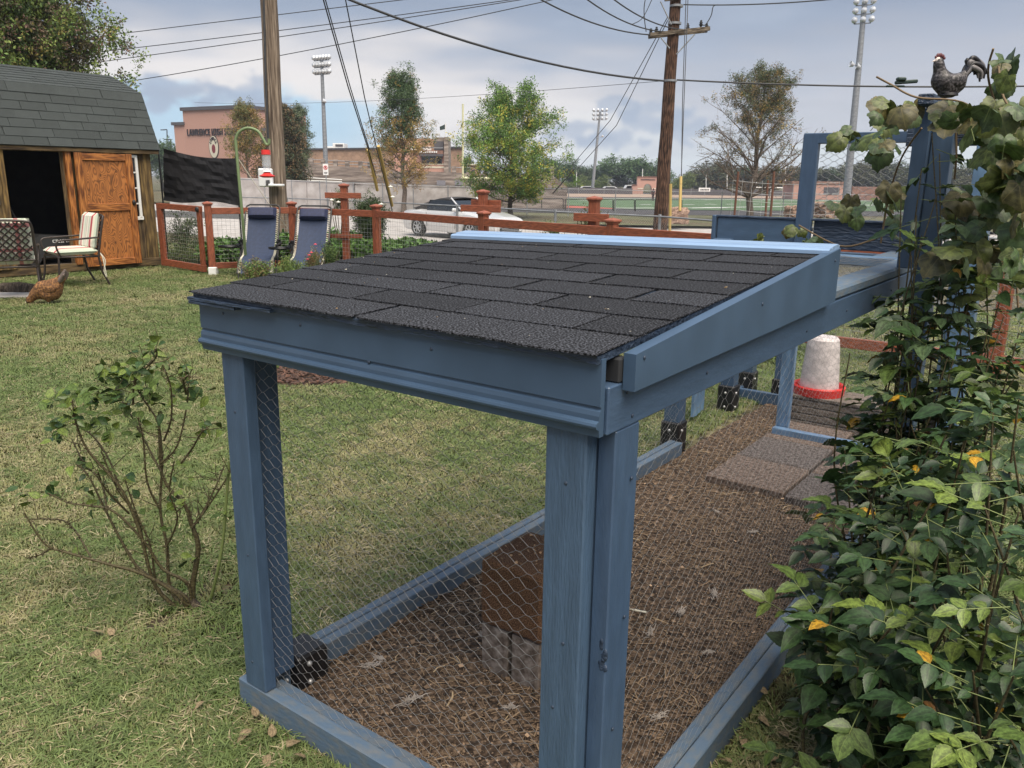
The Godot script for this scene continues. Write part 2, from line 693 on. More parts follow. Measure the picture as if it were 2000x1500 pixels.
func materials() -> void:
	var grain := noise_tex(0.02, grey(0.72), grey(1.0), 4, FastNoiseLite.TYPE_SIMPLEX_SMOOTH, 3)
	var soft := noise_tex(0.008, grey(0.84), grey(1.0), 5, FastNoiseLite.TYPE_SIMPLEX_SMOOTH, 9)
	var faint := noise_tex(0.01, grey(0.92), grey(1.0), 5, FastNoiseLite.TYPE_SIMPLEX_SMOOTH, 15)
	var coarse := noise_tex(0.10, grey(0.18), grey(1.0), 3, FastNoiseLite.TYPE_SIMPLEX, 34, 512, 0.58)
	var spots := noise_tex(0.06, grey(0.55), grey(1.0), 3, FastNoiseLite.TYPE_CELLULAR, 21)
	var gran := noise_tex(0.22, grey(0.25), grey(1.0), 2, FastNoiseLite.TYPE_SIMPLEX, 33)
	var relief := noise_tex(0.03, Color.BLACK, Color.WHITE, 5, FastNoiseLite.TYPE_SIMPLEX_SMOOTH, 40)
	var fibre := noise_tex(0.05, Color.BLACK, Color.WHITE, 3, FastNoiseLite.TYPE_SIMPLEX_SMOOTH, 41)
	var wood := Vector3(0.7, 9.0, 9.0)
	for k in 3:
		mat("blue%d" % k, rgb(0.060, 0.106, 0.180) * Color(1.0 - 0.03 * k, 1.0 - 0.03 * k, 1.0 - 0.02 * k), 0.42, faint, Vector3(1.2, 5.0, 5.0), {"bump": fibre, "deep": 0.025, "offset": Vector3(0.37 * k, 0.21 * k, 0.11)})
	mat("blue_flat", rgb(0.054, 0.096, 0.163), 0.4, faint, Vector3.ONE * 0.8)
	mat("blue_dusty", Color.WHITE, 0.6, noise_tex(0.02, rgb(0.145, 0.155, 0.165), rgb(0.085, 0.132, 0.195), 6, FastNoiseLite.TYPE_SIMPLEX_SMOOTH, 12, 512, 0.34), Vector3(1.3, 2.6, 2.6), {"bump": fibre, "deep": 0.05})
	mat("blue_pale", rgb(0.16, 0.27, 0.43), 0.3, soft, Vector3(1.0, 5, 5), {"bump": fibre, "deep": 0.03})
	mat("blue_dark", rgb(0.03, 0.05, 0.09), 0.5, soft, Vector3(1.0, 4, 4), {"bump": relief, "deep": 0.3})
	mat("blue_rough", rgb(0.063, 0.11, 0.182), 0.42, faint, Vector3(0.8, 7, 7), {"bump": fibre, "deep": 0.09})
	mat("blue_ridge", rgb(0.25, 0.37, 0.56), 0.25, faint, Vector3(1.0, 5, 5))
	mat("black_iron", rgb(0.012, 0.012, 0.014), 0.45, soft, Vector3.ONE * 3)
	mat("bolt", rgb(0.5, 0.5, 0.5), 0.4, null, Vector3.ONE, {"metal": 0.7})
	mat("screw", rgb(0.03, 0.045, 0.075), 0.5)
	mat("galvanized", rgb(0.42, 0.42, 0.42), 0.45, null, Vector3.ONE, {"metal": 0.75})
	mat("netting", rgb(0.28, 0.28, 0.285), 0.45, null, Vector3.ONE, {"metal": 0.6})
	mat("shadow_gap", rgb(0.02, 0.022, 0.026), 0.9)
	for k in 3:
		mat("shingle%d" % k, rgb(0.086, 0.091, 0.108) * Color(1.0 + 0.09 * k, 1.0 + 0.09 * k, 1.0 + 0.09 * k), 0.95, coarse, Vector3.ONE * 2.8, {"bump": coarse, "deep": 0.12, "spec": 0.3, "offset": Vector3(0.31 * k, 0.2, 0.17 * k)})
		mat("green_shingle%d" % k, rgb(0.128, 0.146, 0.148) * Color(1.0 + 0.03 * k, 1.0 + 0.03 * k, 1.0 + 0.03 * k), 0.95, gran, Vector3.ONE * 1.2, {"spec": 0.2, "offset": Vector3(0.31 * k, 0.2, 0.17 * k)})
	mat("red_paint", rgb(0.31, 0.088, 0.042), 0.6, grain, Vector3(0.8, 7, 7), {"bump": fibre, "deep": 0.06})
	mat("red_top", rgb(0.36, 0.11, 0.065), 0.6, grain, Vector3(2, 6, 6))
	var rings := noise_tex(0.012, Color(0.50, 0.42, 0.36), Color(1.0, 0.96, 0.9), 3, FastNoiseLite.TYPE_SIMPLEX_SMOOTH, 61)
	mat("plywood", rgb(0.42, 0.165, 0.045), 0.6, ply_picture(), Vector3(1.0, 1.0, 1.0), {"tri": false})
	mat("door_frame", rgb(0.50, 0.215, 0.06), 0.55, rings, Vector3(0.6, 5, 5), {"bump": fibre, "deep": 0.05})
	for k in 3:
		mat("weathered%d" % k, [rgb(0.22, 0.15, 0.062), rgb(0.165, 0.115, 0.06), rgb(0.27, 0.18, 0.07)][k], 0.85, noise_tex(0.012, Color(0.5, 0.47, 0.45), Color(1, 0.98, 0.92), 5, FastNoiseLite.TYPE_SIMPLEX_SMOOTH, 70 + k), Vector3(0.35, 2.6, 2.6), {"offset": Vector3(0.4 * k, 0.3, 0.2)})
	mat("grey_wood", rgb(0.26, 0.215, 0.165), 0.9, noise_tex(0.012, Color(0.35, 0.32, 0.3), Color.WHITE, 5, FastNoiseLite.TYPE_SIMPLEX_SMOOTH, 75), Vector3(0.5, 5, 5))
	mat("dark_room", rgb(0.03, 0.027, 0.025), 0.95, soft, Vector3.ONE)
	mat("white_paint", rgb(0.75, 0.75, 0.74), 0.5)
	mat("window_glass", Color(0.05, 0.06, 0.07), 0.06, null, Vector3.ONE, {"spec": 0.6})
	mat("pole_wood", rgb(0.42, 0.335, 0.26), 0.9, noise_tex(0.015, Color(0.45, 0.42, 0.40), Color(1, 1, 1), 5, FastNoiseLite.TYPE_SIMPLEX_SMOOTH, 80), Vector3(3.0, 0.12, 3.0), {"bump": fibre, "deep": 1.0})
	mat("pole_dark", rgb(0.26, 0.15, 0.10), 0.95, noise_tex(0.016, Color(0.16, 0.13, 0.12), Color(1, 0.97, 0.95), 4, FastNoiseLite.TYPE_SIMPLEX_SMOOTH, 83), Vector3(3.4, 0.30, 3.4), {"bump": fibre, "deep": 2.0})
	mat("steel", rgb(0.33, 0.345, 0.37), 0.5, soft, Vector3.ONE, {"metal": 0.35})
	mat("cable", rgb(0.035, 0.037, 0.042), 0.6)
	mat("lamp_glass", rgb(0.62, 0.64, 0.68), 0.2, null, Vector3.ONE, {"metal": 0.3})
	mat("yellow_guard", rgb(0.46, 0.33, 0.11), 0.6)
	mat("goal_yellow", rgb(0.66, 0.65, 0.42), 0.5)
	mat("concrete", rgb(0.42, 0.40, 0.39), 0.9, noise_tex(0.01, Color(0.86, 0.85, 0.84), Color.WHITE, 5, FastNoiseLite.TYPE_SIMPLEX_SMOOTH, 90), Vector3.ONE * 0.25, {"world": true})
	mat("wall_concrete", rgb(0.56, 0.53, 0.53), 0.95, noise_tex(0.012, Color(0.82, 0.8, 0.79), Color.WHITE, 5, FastNoiseLite.TYPE_SIMPLEX_SMOOTH, 91), Vector3.ONE * 0.18, {"world": true})
	mat("asphalt", rgb(0.17, 0.165, 0.165), 0.95, gran, Vector3.ONE * 0.5, {"world": true})
	mat("terrace", rgb(0.42, 0.36, 0.32), 0.95, noise_tex(0.012, Color(0.6, 0.58, 0.57), Color.WHITE, 5, FastNoiseLite.TYPE_SIMPLEX_SMOOTH, 93), Vector3(0.05, 0.4, 0.4), {"world": true})
	mat("brick_pink", rgb(0.56, 0.33, 0.265), 0.9, noise_tex(0.05, Color(0.88, 0.86, 0.86), Color.WHITE, 4, FastNoiseLite.TYPE_SIMPLEX_SMOOTH, 94), Vector3(0.3, 0.8, 0.3), {"world": true})
	mat("brick_tan", rgb(0.55, 0.35, 0.24), 0.9, soft, Vector3.ONE * 0.3, {"world": true})
	mat("brick_brown", rgb(0.30, 0.165, 0.125), 0.9, soft, Vector3.ONE * 0.3, {"world": true})
	mat("cap_dark", rgb(0.085, 0.08, 0.09), 0.8)
	mat("letter_dark", rgb(0.035, 0.025, 0.028), 0.7)
	mat("cream", rgb(0.62, 0.58, 0.47), 0.7)
	mat("maroon", rgb(0.19, 0.03, 0.04), 0.7)
	mat("turf", rgb(0.085, 0.14, 0.07), 0.95, noise_tex(0.02, Color(0.8, 0.85, 0.8), Color.WHITE, 3, FastNoiseLite.TYPE_SIMPLEX_SMOOTH, 95), Vector3.ONE * 0.05, {"world": true})
	mat("line_white", rgb(0.7, 0.7, 0.7), 0.9)
	mat("track", rgb(0.055, 0.052, 0.056), 0.95, soft, Vector3.ONE * 0.2, {"world": true})
	mat("track_red", rgb(0.33, 0.09, 0.07), 0.95)
	mat("dirt_tan", rgb(0.36, 0.27, 0.21), 0.95, soft, Vector3.ONE * 0.1, {"world": true})
	mat("verge", rgb(0.15, 0.145, 0.075), 1.0, noise_tex(0.02, Color(0.6, 0.62, 0.55), Color.WHITE, 5, FastNoiseLite.TYPE_SIMPLEX_SMOOTH, 96), Vector3.ONE * 0.2, {"world": true})
	var earth_tex := noise_tex(0.02, Color(0.45, 0.43, 0.42), Color.WHITE, 6, FastNoiseLite.TYPE_SIMPLEX_SMOOTH, 97)
	mat("earth", Color.WHITE, 1.0, earth_tex, Vector3.ONE * 0.8, {"world": true, "vc": true, "bump": relief, "deep": 2.0})
	mat("soil", rgb(0.20, 0.138, 0.094), 1.0, noise_tex(0.03, Color(0.30, 0.27, 0.25), Color.WHITE, 5, FastNoiseLite.TYPE_SIMPLEX_SMOOTH, 98), Vector3.ONE * 2.0, {"world": true, "bump": relief, "deep": 1.5})
	mat("litter", Color.WHITE, 0.9, null, Vector3.ONE, {"vc": true})
	mat("blade", Color.WHITE, 0.65, null, Vector3.ONE, {"vc": true, "back": Color(0.35, 0.35, 0.35), "spec": 0.35})
	mat("foliage", Color.WHITE, 0.6, null, Vector3.ONE, {"vc": true, "back": Color(0.4, 0.4, 0.4), "spec": 0.35})
	mat("bark", rgb(0.16, 0.125, 0.095), 0.95, noise_tex(0.03, Color(0.4, 0.38, 0.36), Color.WHITE, 4, FastNoiseLite.TYPE_SIMPLEX_SMOOTH, 99), Vector3(2, 0.5, 2), {"bump": fibre, "deep": 1.5})
	mat("bark_grey", rgb(0.27, 0.22, 0.185), 0.95, noise_tex(0.03, Color(0.5, 0.48, 0.46), Color.WHITE, 4, FastNoiseLite.TYPE_SIMPLEX_SMOOTH, 100), Vector3(2, 0.5, 2))
	mat("cane", rgb(0.125, 0.115, 0.05), 0.7, noise_tex(0.05, Color(0.45, 0.35, 0.3), Color.WHITE, 3, FastNoiseLite.TYPE_SIMPLEX_SMOOTH, 101), Vector3.ONE * 4)
	mat("cane_green", rgb(0.16, 0.20, 0.065), 0.6)
	mat("vine_stem", rgb(0.17, 0.12, 0.07), 0.8)
	var rose := leaf_picture("rose")
	var grape := leaf_picture("grape")
	var tones := {"rose_dark": Vector3(0.032, 0.066, 0.026), "rose_mid": Vector3(0.05, 0.098, 0.034), "rose_light": Vector3(0.10, 0.15, 0.038), "rose_lime": Vector3(0.17, 0.225, 0.05), "rose_yellow": Vector3(0.55, 0.30, 0.03), "rose_brown": Vector3(0.30, 0.14, 0.05), "rose_grey": Vector3(0.085, 0.13, 0.062)}
	for k in tones:
		var q: Vector3 = tones[k]
		mat(k, rgb(q.x, q.y, q.z), 0.5, rose, Vector3.ONE, {"tri": false, "back": Color(0.35, 0.35, 0.35), "spec": 0.35})
	var gt := {"grape_olive": Vector3(0.115, 0.138, 0.036), "grape_green": Vector3(0.068, 0.112, 0.034), "grape_grey": Vector3(0.088, 0.128, 0.056), "grape_brown": Vector3(0.135, 0.115, 0.044), "grape_lime": Vector3(0.18, 0.22, 0.06)}
	for k in gt:
		var q: Vector3 = gt[k]
		mat(k, rgb(q.x, q.y, q.z), 0.5, grape, Vector3.ONE, {"tri": false, "back": Color(0.5, 0.5, 0.45)})
	mat("petal_white", rgb(0.75, 0.73, 0.66), 0.7, null, Vector3.ONE, {"back": Color(0.4, 0.4, 0.4)})
	mat("petal_pink", rgb(0.62, 0.06, 0.09), 0.6, null, Vector3.ONE, {"back": Color(0.4, 0.4, 0.4)})
	mat("paver", rgb(0.27, 0.205, 0.17), 0.95, noise_tex(0.04, Color(0.55, 0.53, 0.52), Color.WHITE, 5, FastNoiseLite.TYPE_SIMPLEX_SMOOTH, 102), Vector3.ONE * 2.0, {"bump": gran, "deep": 0.4})
	mat("paver_grey", rgb(0.205, 0.175, 0.165), 0.95, noise_tex(0.04, Color(0.55, 0.53, 0.52), Color.WHITE, 5, FastNoiseLite.TYPE_SIMPLEX_SMOOTH, 103), Vector3.ONE * 2.0, {"bump": gran, "deep": 0.4})
	mat("peat", rgb(0.35, 0.21, 0.125), 1.0, noise_tex(0.12, Color(0.42, 0.38, 0.36), Color(1, 0.95, 0.9), 4, FastNoiseLite.TYPE_SIMPLEX, 104), Vector3.ONE * 3.0, {"bump": gran, "deep": 0.8})
	mat("grey_brick", rgb(0.30, 0.26, 0.235), 0.95, noise_tex(0.02, Color(0.6, 0.56, 0.53), Color.WHITE, 5, FastNoiseLite.TYPE_SIMPLEX_SMOOTH, 105), Vector3.ONE * 2.5, {"bump": gran, "deep": 0.3})
	mat("crate_wood", rgb(0.20, 0.165, 0.14), 0.95, grain, Vector3(1, 8, 8))
	mat("milky", rgb(0.66, 0.60, 0.60), 0.45, soft, Vector3.ONE * 4, {"tri": true})
	mat("red_plastic", rgb(0.62, 0.035, 0.03), 0.35)
	mat("white_plastic", rgb(0.72, 0.73, 0.75), 0.4)
	mat("clear_plastic", Color(0.92, 0.94, 0.97, 0.28), 0.08).transparency = BaseMaterial3D.TRANSPARENCY_ALPHA
	mat("hook_green", rgb(0.15, 0.21, 0.10), 0.5)
	mat("mesh_cloth", rgb(0.013, 0.013, 0.018), 0.85, noise_tex(0.03, grey(0.6), grey(1.0), 4, FastNoiseLite.TYPE_SIMPLEX_SMOOTH, 110), Vector3(0.8, 8, 0.8))
	mat("navy", rgb(0.02, 0.036, 0.085), 0.75, soft, Vector3.ONE * 5, {"rim": 0.4})
	mat("navy_pillow", rgb(0.016, 0.024, 0.075), 0.7, soft, Vector3.ONE * 5, {"rim": 0.4})
	mat("chair_iron", rgb(0.045, 0.036, 0.033), 0.4, null, Vector3.ONE, {"metal": 0.4})
	mat("stripes", Color.WHITE, 0.9, stripe_picture(), Vector3.ONE, {"tri": false, "rim": 0.3})
	mat("plaid", Color.WHITE, 0.9, stripe_picture(true), Vector3.ONE, {"tri": false, "rim": 0.3})
	mat("cord_white", rgb(0.65, 0.62, 0.52), 0.8)
	mat("car_silver", rgb(0.66, 0.66, 0.665), 0.3, null, Vector3.ONE, {"metal": 0.3, "coat": 0.8})
	mat("soft_top", rgb(0.025, 0.023, 0.024), 0.85)
	mat("car_glass", Color(0.03, 0.035, 0.04), 0.05, null, Vector3.ONE, {"spec": 0.7})
	mat("tyre", rgb(0.02, 0.02, 0.021), 0.85)
	mat("rim", rgb(0.55, 0.56, 0.58), 0.3, null, Vector3.ONE, {"metal": 0.8})
	mat("car_dark", rgb(0.02, 0.02, 0.022), 0.6)
	mat("headlight", rgb(0.6, 0.62, 0.64), 0.1, null, Vector3.ONE, {"metal": 0.2, "coat": 1.0})
	mat("van_white", rgb(0.62, 0.63, 0.65), 0.35)
	mat("hen_body", rgb(0.36, 0.20, 0.085), 0.85, noise_tex(0.03, Color(0.32, 0.26, 0.25), Color(1, 0.95, 0.88), 4, FastNoiseLite.TYPE_CELLULAR, 120), Vector3.ONE * 2.5)
	mat("hen_tail", rgb(0.20, 0.155, 0.135), 0.85, grain, Vector3.ONE * 6)
	mat("hen_head", rgb(0.08, 0.055, 0.04), 0.85)
	mat("speckled", rgb(0.3, 0.275, 0.29), 0.5, noise_tex(0.05, Color(0.05, 0.045, 0.055), Color(1, 1, 1), 2, FastNoiseLite.TYPE_CELLULAR, 121, 512, 0.55), Vector3.ONE * 5)
	mat("tail_black", rgb(0.035, 0.032, 0.04), 0.45, noise_tex(0.05, Color(0.2, 0.2, 0.2), Color(1, 1, 1), 2, FastNoiseLite.TYPE_SIMPLEX, 122), Vector3.ONE * 9)
	mat("tail_white", rgb(0.16, 0.15, 0.155), 0.5)
	mat("comb", rgb(0.09, 0.018, 0.024), 0.5)
	mat("face_cream", rgb(0.6, 0.52, 0.48), 0.5)
	mat("rust", rgb(0.14, 0.065, 0.045), 0.9)
	mat("net_cord", rgb(0.5, 0.5, 0.5), 0.8)
	mat("boulder", rgb(0.42, 0.30, 0.24), 0.95, noise_tex(0.02, Color(0.6, 0.56, 0.53), Color.WHITE, 5, FastNoiseLite.TYPE_SIMPLEX_SMOOTH, 130), Vector3.ONE)
	mat("sign_white", rgb(0.72, 0.72, 0.72), 0.5)
	mat("sign_red", rgb(0.6, 0.03, 0.03), 0.5)
	mat("mower", rgb(0.03, 0.03, 0.032), 0.5)
	mat("dark_cloth", rgb(0.05, 0.02, 0.025), 0.9)
	mat("skin", rgb(0.3, 0.18, 0.12), 0.8)
	mat("feather", rgb(0.42, 0.37, 0.33), 0.9, null, Vector3.ONE, {"back": Color(0.4, 0.4, 0.4)})
	mat("dead_leaf", rgb(0.31, 0.22, 0.14), 0.85, rose, Vector3.ONE, {"tri": false})
	mat("green_plastic", rgb(0.02, 0.04, 0.035), 0.5)


func ply_picture() -> ImageTexture:                      # the swirling grain of rotary-cut plywood
	var w := 256
	var h := 512
	var im := Image.create_empty(w, h, false, Image.FORMAT_RGB8)
	var f := FastNoiseLite.new()
	f.frequency = 0.006
	f.fractal_octaves = 3
	f.seed = 4
	for j in h:
		for i in w:
			var a := f.get_noise_2d(i * 1.3, j * 0.5) * 26.0 + pow((i - 128.0) / 90.0, 2.0) * 2.0
			var s := 0.5 + 0.5 * sin(a * 2.4 + j * 0.012)
			var v := lerpf(0.62, 1.0, pow(s, 0.6)) + f.get_noise_2d(i * 9.0, j * 2.0) * 0.14
			for k in [[150, 90], [60, 200], [180, 330], [110, 420], [70, 70]]:
				var d := Vector2(i - k[0], (j - k[1]) * 0.7).length()
				v *= 1.0 - 0.5 * exp(-d * d / 22.0)
			im.set_pixel(i, j, Color(v, v * 0.97, v * 0.93).clamp())
	return ImageTexture.create_from_image(im)


func stripe_picture(across := false) -> ImageTexture:
	var im := Image.create_empty(128, 128, false, Image.FORMAT_RGB8)
	var bands := [[0.0, "c9cabc"], [0.10, "9fae9c"], [0.16, "cfcdbf"], [0.22, "a8303f"], [0.30, "d4d0c3"], [0.42, "b9c4b4"], [0.50, "d4d0c3"], [0.55, "7c4a4a"], [0.57, "d4d0c3"], [0.68, "a9b8a6"], [0.74, "d0ccbd"], [0.80, "a32b3b"], [0.90, "ccc6b6"], [0.96, "b5bfae"]]
	for i in 128:
		var c := Color.WHITE
		for b in bands:
			if i / 128.0 >= b[0]:
				c = Color(b[1])
		im.fill_rect(Rect2i(i, 0, 1, 128), c)
	if across:
		for j in 128:
			var c := Color.WHITE
			for b in bands:
				if j / 128.0 >= b[0]:
					c = Color(b[1])
			for i in 128:
				im.set_pixel(i, j, im.get_pixel(i, j).lerp(c, 0.5))
	return ImageTexture.create_from_image(im)


func lines(a: float, b: float, st: float) -> Array:
	var out := []
	var k := a
	while k < b - 1e-6:
		out.append(k)
		k += st
	return out


func dryness(x: float, z: float) -> float:
	return clampf(0.5 + fn.get_noise_2d(x * 0.5, z * 0.5) * 0.7 + fn.get_noise_2d(x * 2.1 + 40.0, z * 2.1) * 0.5 + fn.get_noise_2d(x * 7.0 + 11.0, z * 7.0) * 0.5, 0.0, 1.0)


func setting() -> void:
	var xs := [-1500.0, -700.0, -350.0, -200.0, -130.0, -90.0] + lines(-70, -10, 2.0) + lines(-10, 8, 0.25) + lines(8, 70, 2.0) + [70.0, 90.0, 130.0, 200.0, 350.0, 700.0, 1500.0]
	var zs := [-1500.0, -800.0, -450.0, -300.0, -220.0, -160.0, -120.0] + lines(-100, -18, 2.0) + lines(-18, 4, 0.25) + [4.0, 8.0, 20.0, 60.0, 200.0, 600.0]
	var b := MB.new()
	var pts := []
	var cs := []
	for z in zs:
		var row := []
		var rc := []
		for x in xs:
			var s := beyond(x, z)
			var q := in_run(Vector3(x, 0, z))
			var d := dryness(x, z)
			var c := Color(0.13, 0.14, 0.06).lerp(Color(0.24, 0.205, 0.115), d)
			if Vector2(x + 1.06, z + 2.62).length() < 0.29 + fn.get_noise_2d(x * 5.0, z * 5.0) * 0.12:
				c = c.lerp(Color(0.10, 0.07, 0.05), 0.75)
			if Vector2((x + 1.55) / 0.55, (z + 6.05) / 0.36).length() < 1.0:
				c = Color(0.11, 0.06, 0.042)
			if q.x > W + 0.02 and q.x < 2.4 and q.y > -0.6 and q.y < 3.0:
				c = Color(0.16, 0.11, 0.07)
			if s > 0.3:
				c = Color(0.13, 0.135, 0.06).lerp(Color(0.25, 0.2, 0.12), d * 0.8)
			row.append(Vector3(x, land(x, z), z))
			rc.append(c)
		pts.append(row)
		cs.append(rc)
	for j in zs.size() - 1:
		for i in xs.size() - 1:
			var q := [pts[j][i], pts[j][i + 1], pts[j + 1][i + 1], pts[j + 1][i]]
			var k := [cs[j][i], cs[j][i + 1], cs[j + 1][i + 1], cs[j + 1][i]]
			for f in [[0, 1, 2], [0, 2, 3]]:
				var first := b.v.size()
				b.tri(q[f[0]], q[f[1]], q[f[2]], Vector3.UP, Vector3.UP, Vector3.UP)
				for l in 3:
					for e in 3:
						if b.v[first + l].is_equal_approx(q[f[e]]):
							b.c[first + l] = k[f[e]]
	struct("ground", b, M.earth)


func street() -> void:
	var lv := -0.785
	var near := [gy(150, 492, lv), gy(430, 468, lv), gy(600, 478, lv), gy(900, 486, lv), gy(1300, 494, lv), gy(2200, 516, lv)]
	var far := [gy(2300, 463, lv), gy(1700, 455, lv), gy(1400, 447, lv), gy(1200, 444, lv), gy(1000, 438, lv), gy(760, 418, lv), gy(560, 404, lv), gy(330, 399, lv), gy(100, 394, lv)]
	sheet("street", near + far, M.concrete)
	var up := Vector3(0, 0.005, 0)
	sheet("asphalt_patch", [gy(300, 424, lv) + up, gy(470, 428, lv) + up, gy(470, 416, lv) + up, gy(300, 411, lv) + up], M.asphalt)
	# the kerb along the far side and the verge behind it
	var b := MB.new()
	for i in far.size() - 1:
		var a: Vector3 = far[i]
		var c: Vector3 = far[i + 1]
		var side := (c - a).cross(Vector3.UP).normalized()
		b.box((a + c) / 2.0 + Vector3(0, 0.05, 0), Vector3((c - a).length(), 0.14, 0.16), 0.02, Basis((c - a).normalized(), Vector3.UP, -side))
	struct("kerb", b, M.wall_concrete)
	chain_fence("chain_link_fence", "grey chain link fence in front of the silver convertible", [[470, 30.5], [560, 30.0], [640, 28.6], [735, 27.0], [893, 24.2], [1085, 20.8], [1289, 18.8], [1430, 16.6], [1620, 14.6], [1850, 13.0], [2080, 12.0]], 0.70, 0.062, 0.0012)
	chain_fence("chain_link_fence", "tall grey chain link fence around the running track", [[395, 59.0], [460, 58.5], [516, 58.0], [569, 57.7], [624, 57.3], [690, 57.0], [747, 56.6], [807, 56.3], [875, 56.0], [950, 56.0], [1030, 56.5], [1111, 57.0], [1203, 57.0], [1304, 57.0], [1411, 57.0], [1532, 57.0], [1650, 57.0], [1770, 57.0], [1890, 57.0], [2010, 57.0], [2130, 57.0]], 0.86, 0.16, 0.0032, [[395, 349], [460, 350], [516, 352], [569, 353.5], [624, 355], [690, 357], [747, 359], [807, 361], [875, 363.5], [950, 365], [1030, 367], [1111, 369], [1203, 371], [1304, 374], [1411, 375], [1532, 377], [1650, 380], [1770, 382], [1890, 384], [2010, 386], [2130, 388]])
	# the pale wall beyond the street
	var wl := tag(Node3D.new(), "pale grey concrete retaining wall between street and bleachers", "wall")
	wl.name = "retaining_wall"
	add_child(wl)
	var tops := [at(330, 345, 64), at(469, 349, 60), at(600, 355, 58.2), at(693, 359.5, 57.2), at(790, 363.5, 57.0), at(937, 367, 57.0)]
	for i in tops.size() - 1:
		var a: Vector3 = tops[i]
		var c: Vector3 = tops[i + 1]
		var w := MB.new()
		var ex := (c - a).normalized()
		w.box((a + c) / 2.0 - Vector3(0, 1.25, 0), Vector3((c - a).length() - 0.03, 2.5, 0.3), 0.02, Basis(ex, Vector3.UP, ex.cross(Vector3.UP)).orthonormalized())
		obj("wall_panel", w, M.wall_concrete, wl)
		var k := MB.new()
		k.box((a + c) / 2.0 + Vector3(0, 0.03, 0), Vector3((c - a).length(), 0.06, 0.36), 0.01, Basis(ex, Vector3.UP, ex.cross(Vector3.UP)).orthonormalized())
		obj("coping", k, M.wall_concrete, wl)


func chain_fence(called: String, label: String, posts: Array, top: float, cell: float, r: float, tops := []) -> void:
	var f := thing(called, label, "fence")
	var heads := []
	for i in posts.size():
		var p: Array = posts[i]
		var yy: float = 350.0 + 0.0133 * (p[0] - 1000.0)
		var h: Vector3
		if tops.size():
			h = at(p[0], tops[i][1], p[1])
		else:
			h = at(p[0], yy + (EYE - top) * FOCAL / p[1], p[1])
			h.y = top
		heads.append(h)
		pipe(f, "post", [Vector3(h.x, land(h.x, h.z) - 0.05, h.z), h + Vector3(0, 0.05, 0)], 0.034, M.steel, 8)
	for i in heads.size() - 1:
		var a: Vector3 = heads[i]
		var c: Vector3 = heads[i + 1]
		pipe(f, "top_rail", [a, c], 0.022, M.steel, 6)
		var b := MB.new()
		var n := int((c - a).length() / cell)
		var ha := a.y - land(a.x, a.z) - 0.04
		var hc := c.y - land(c.x, c.z) - 0.04
		var m := int(ha / cell)
		for k in range(-m, n):
			for dr in [0, 1]:
				var k0 := maxf(k, 0.0)
				var k1 := minf(k + m, n)
				var t0 := (k0 - k) / m
				var t1 := (k1 - k) / m
				if dr == 1:
					t0 = 1.0 - t0
					t1 = 1.0 - t1
				var p := a.lerp(c, k0 / n) - Vector3(0, lerpf(ha, hc, k0 / n) * t0, 0)
				var q := a.lerp(c, k1 / n) - Vector3(0, lerpf(ha, hc, k1 / n) * t1, 0)
				b.wire(p, q, r)
		obj("wire_netting", b, M.galvanized, f)


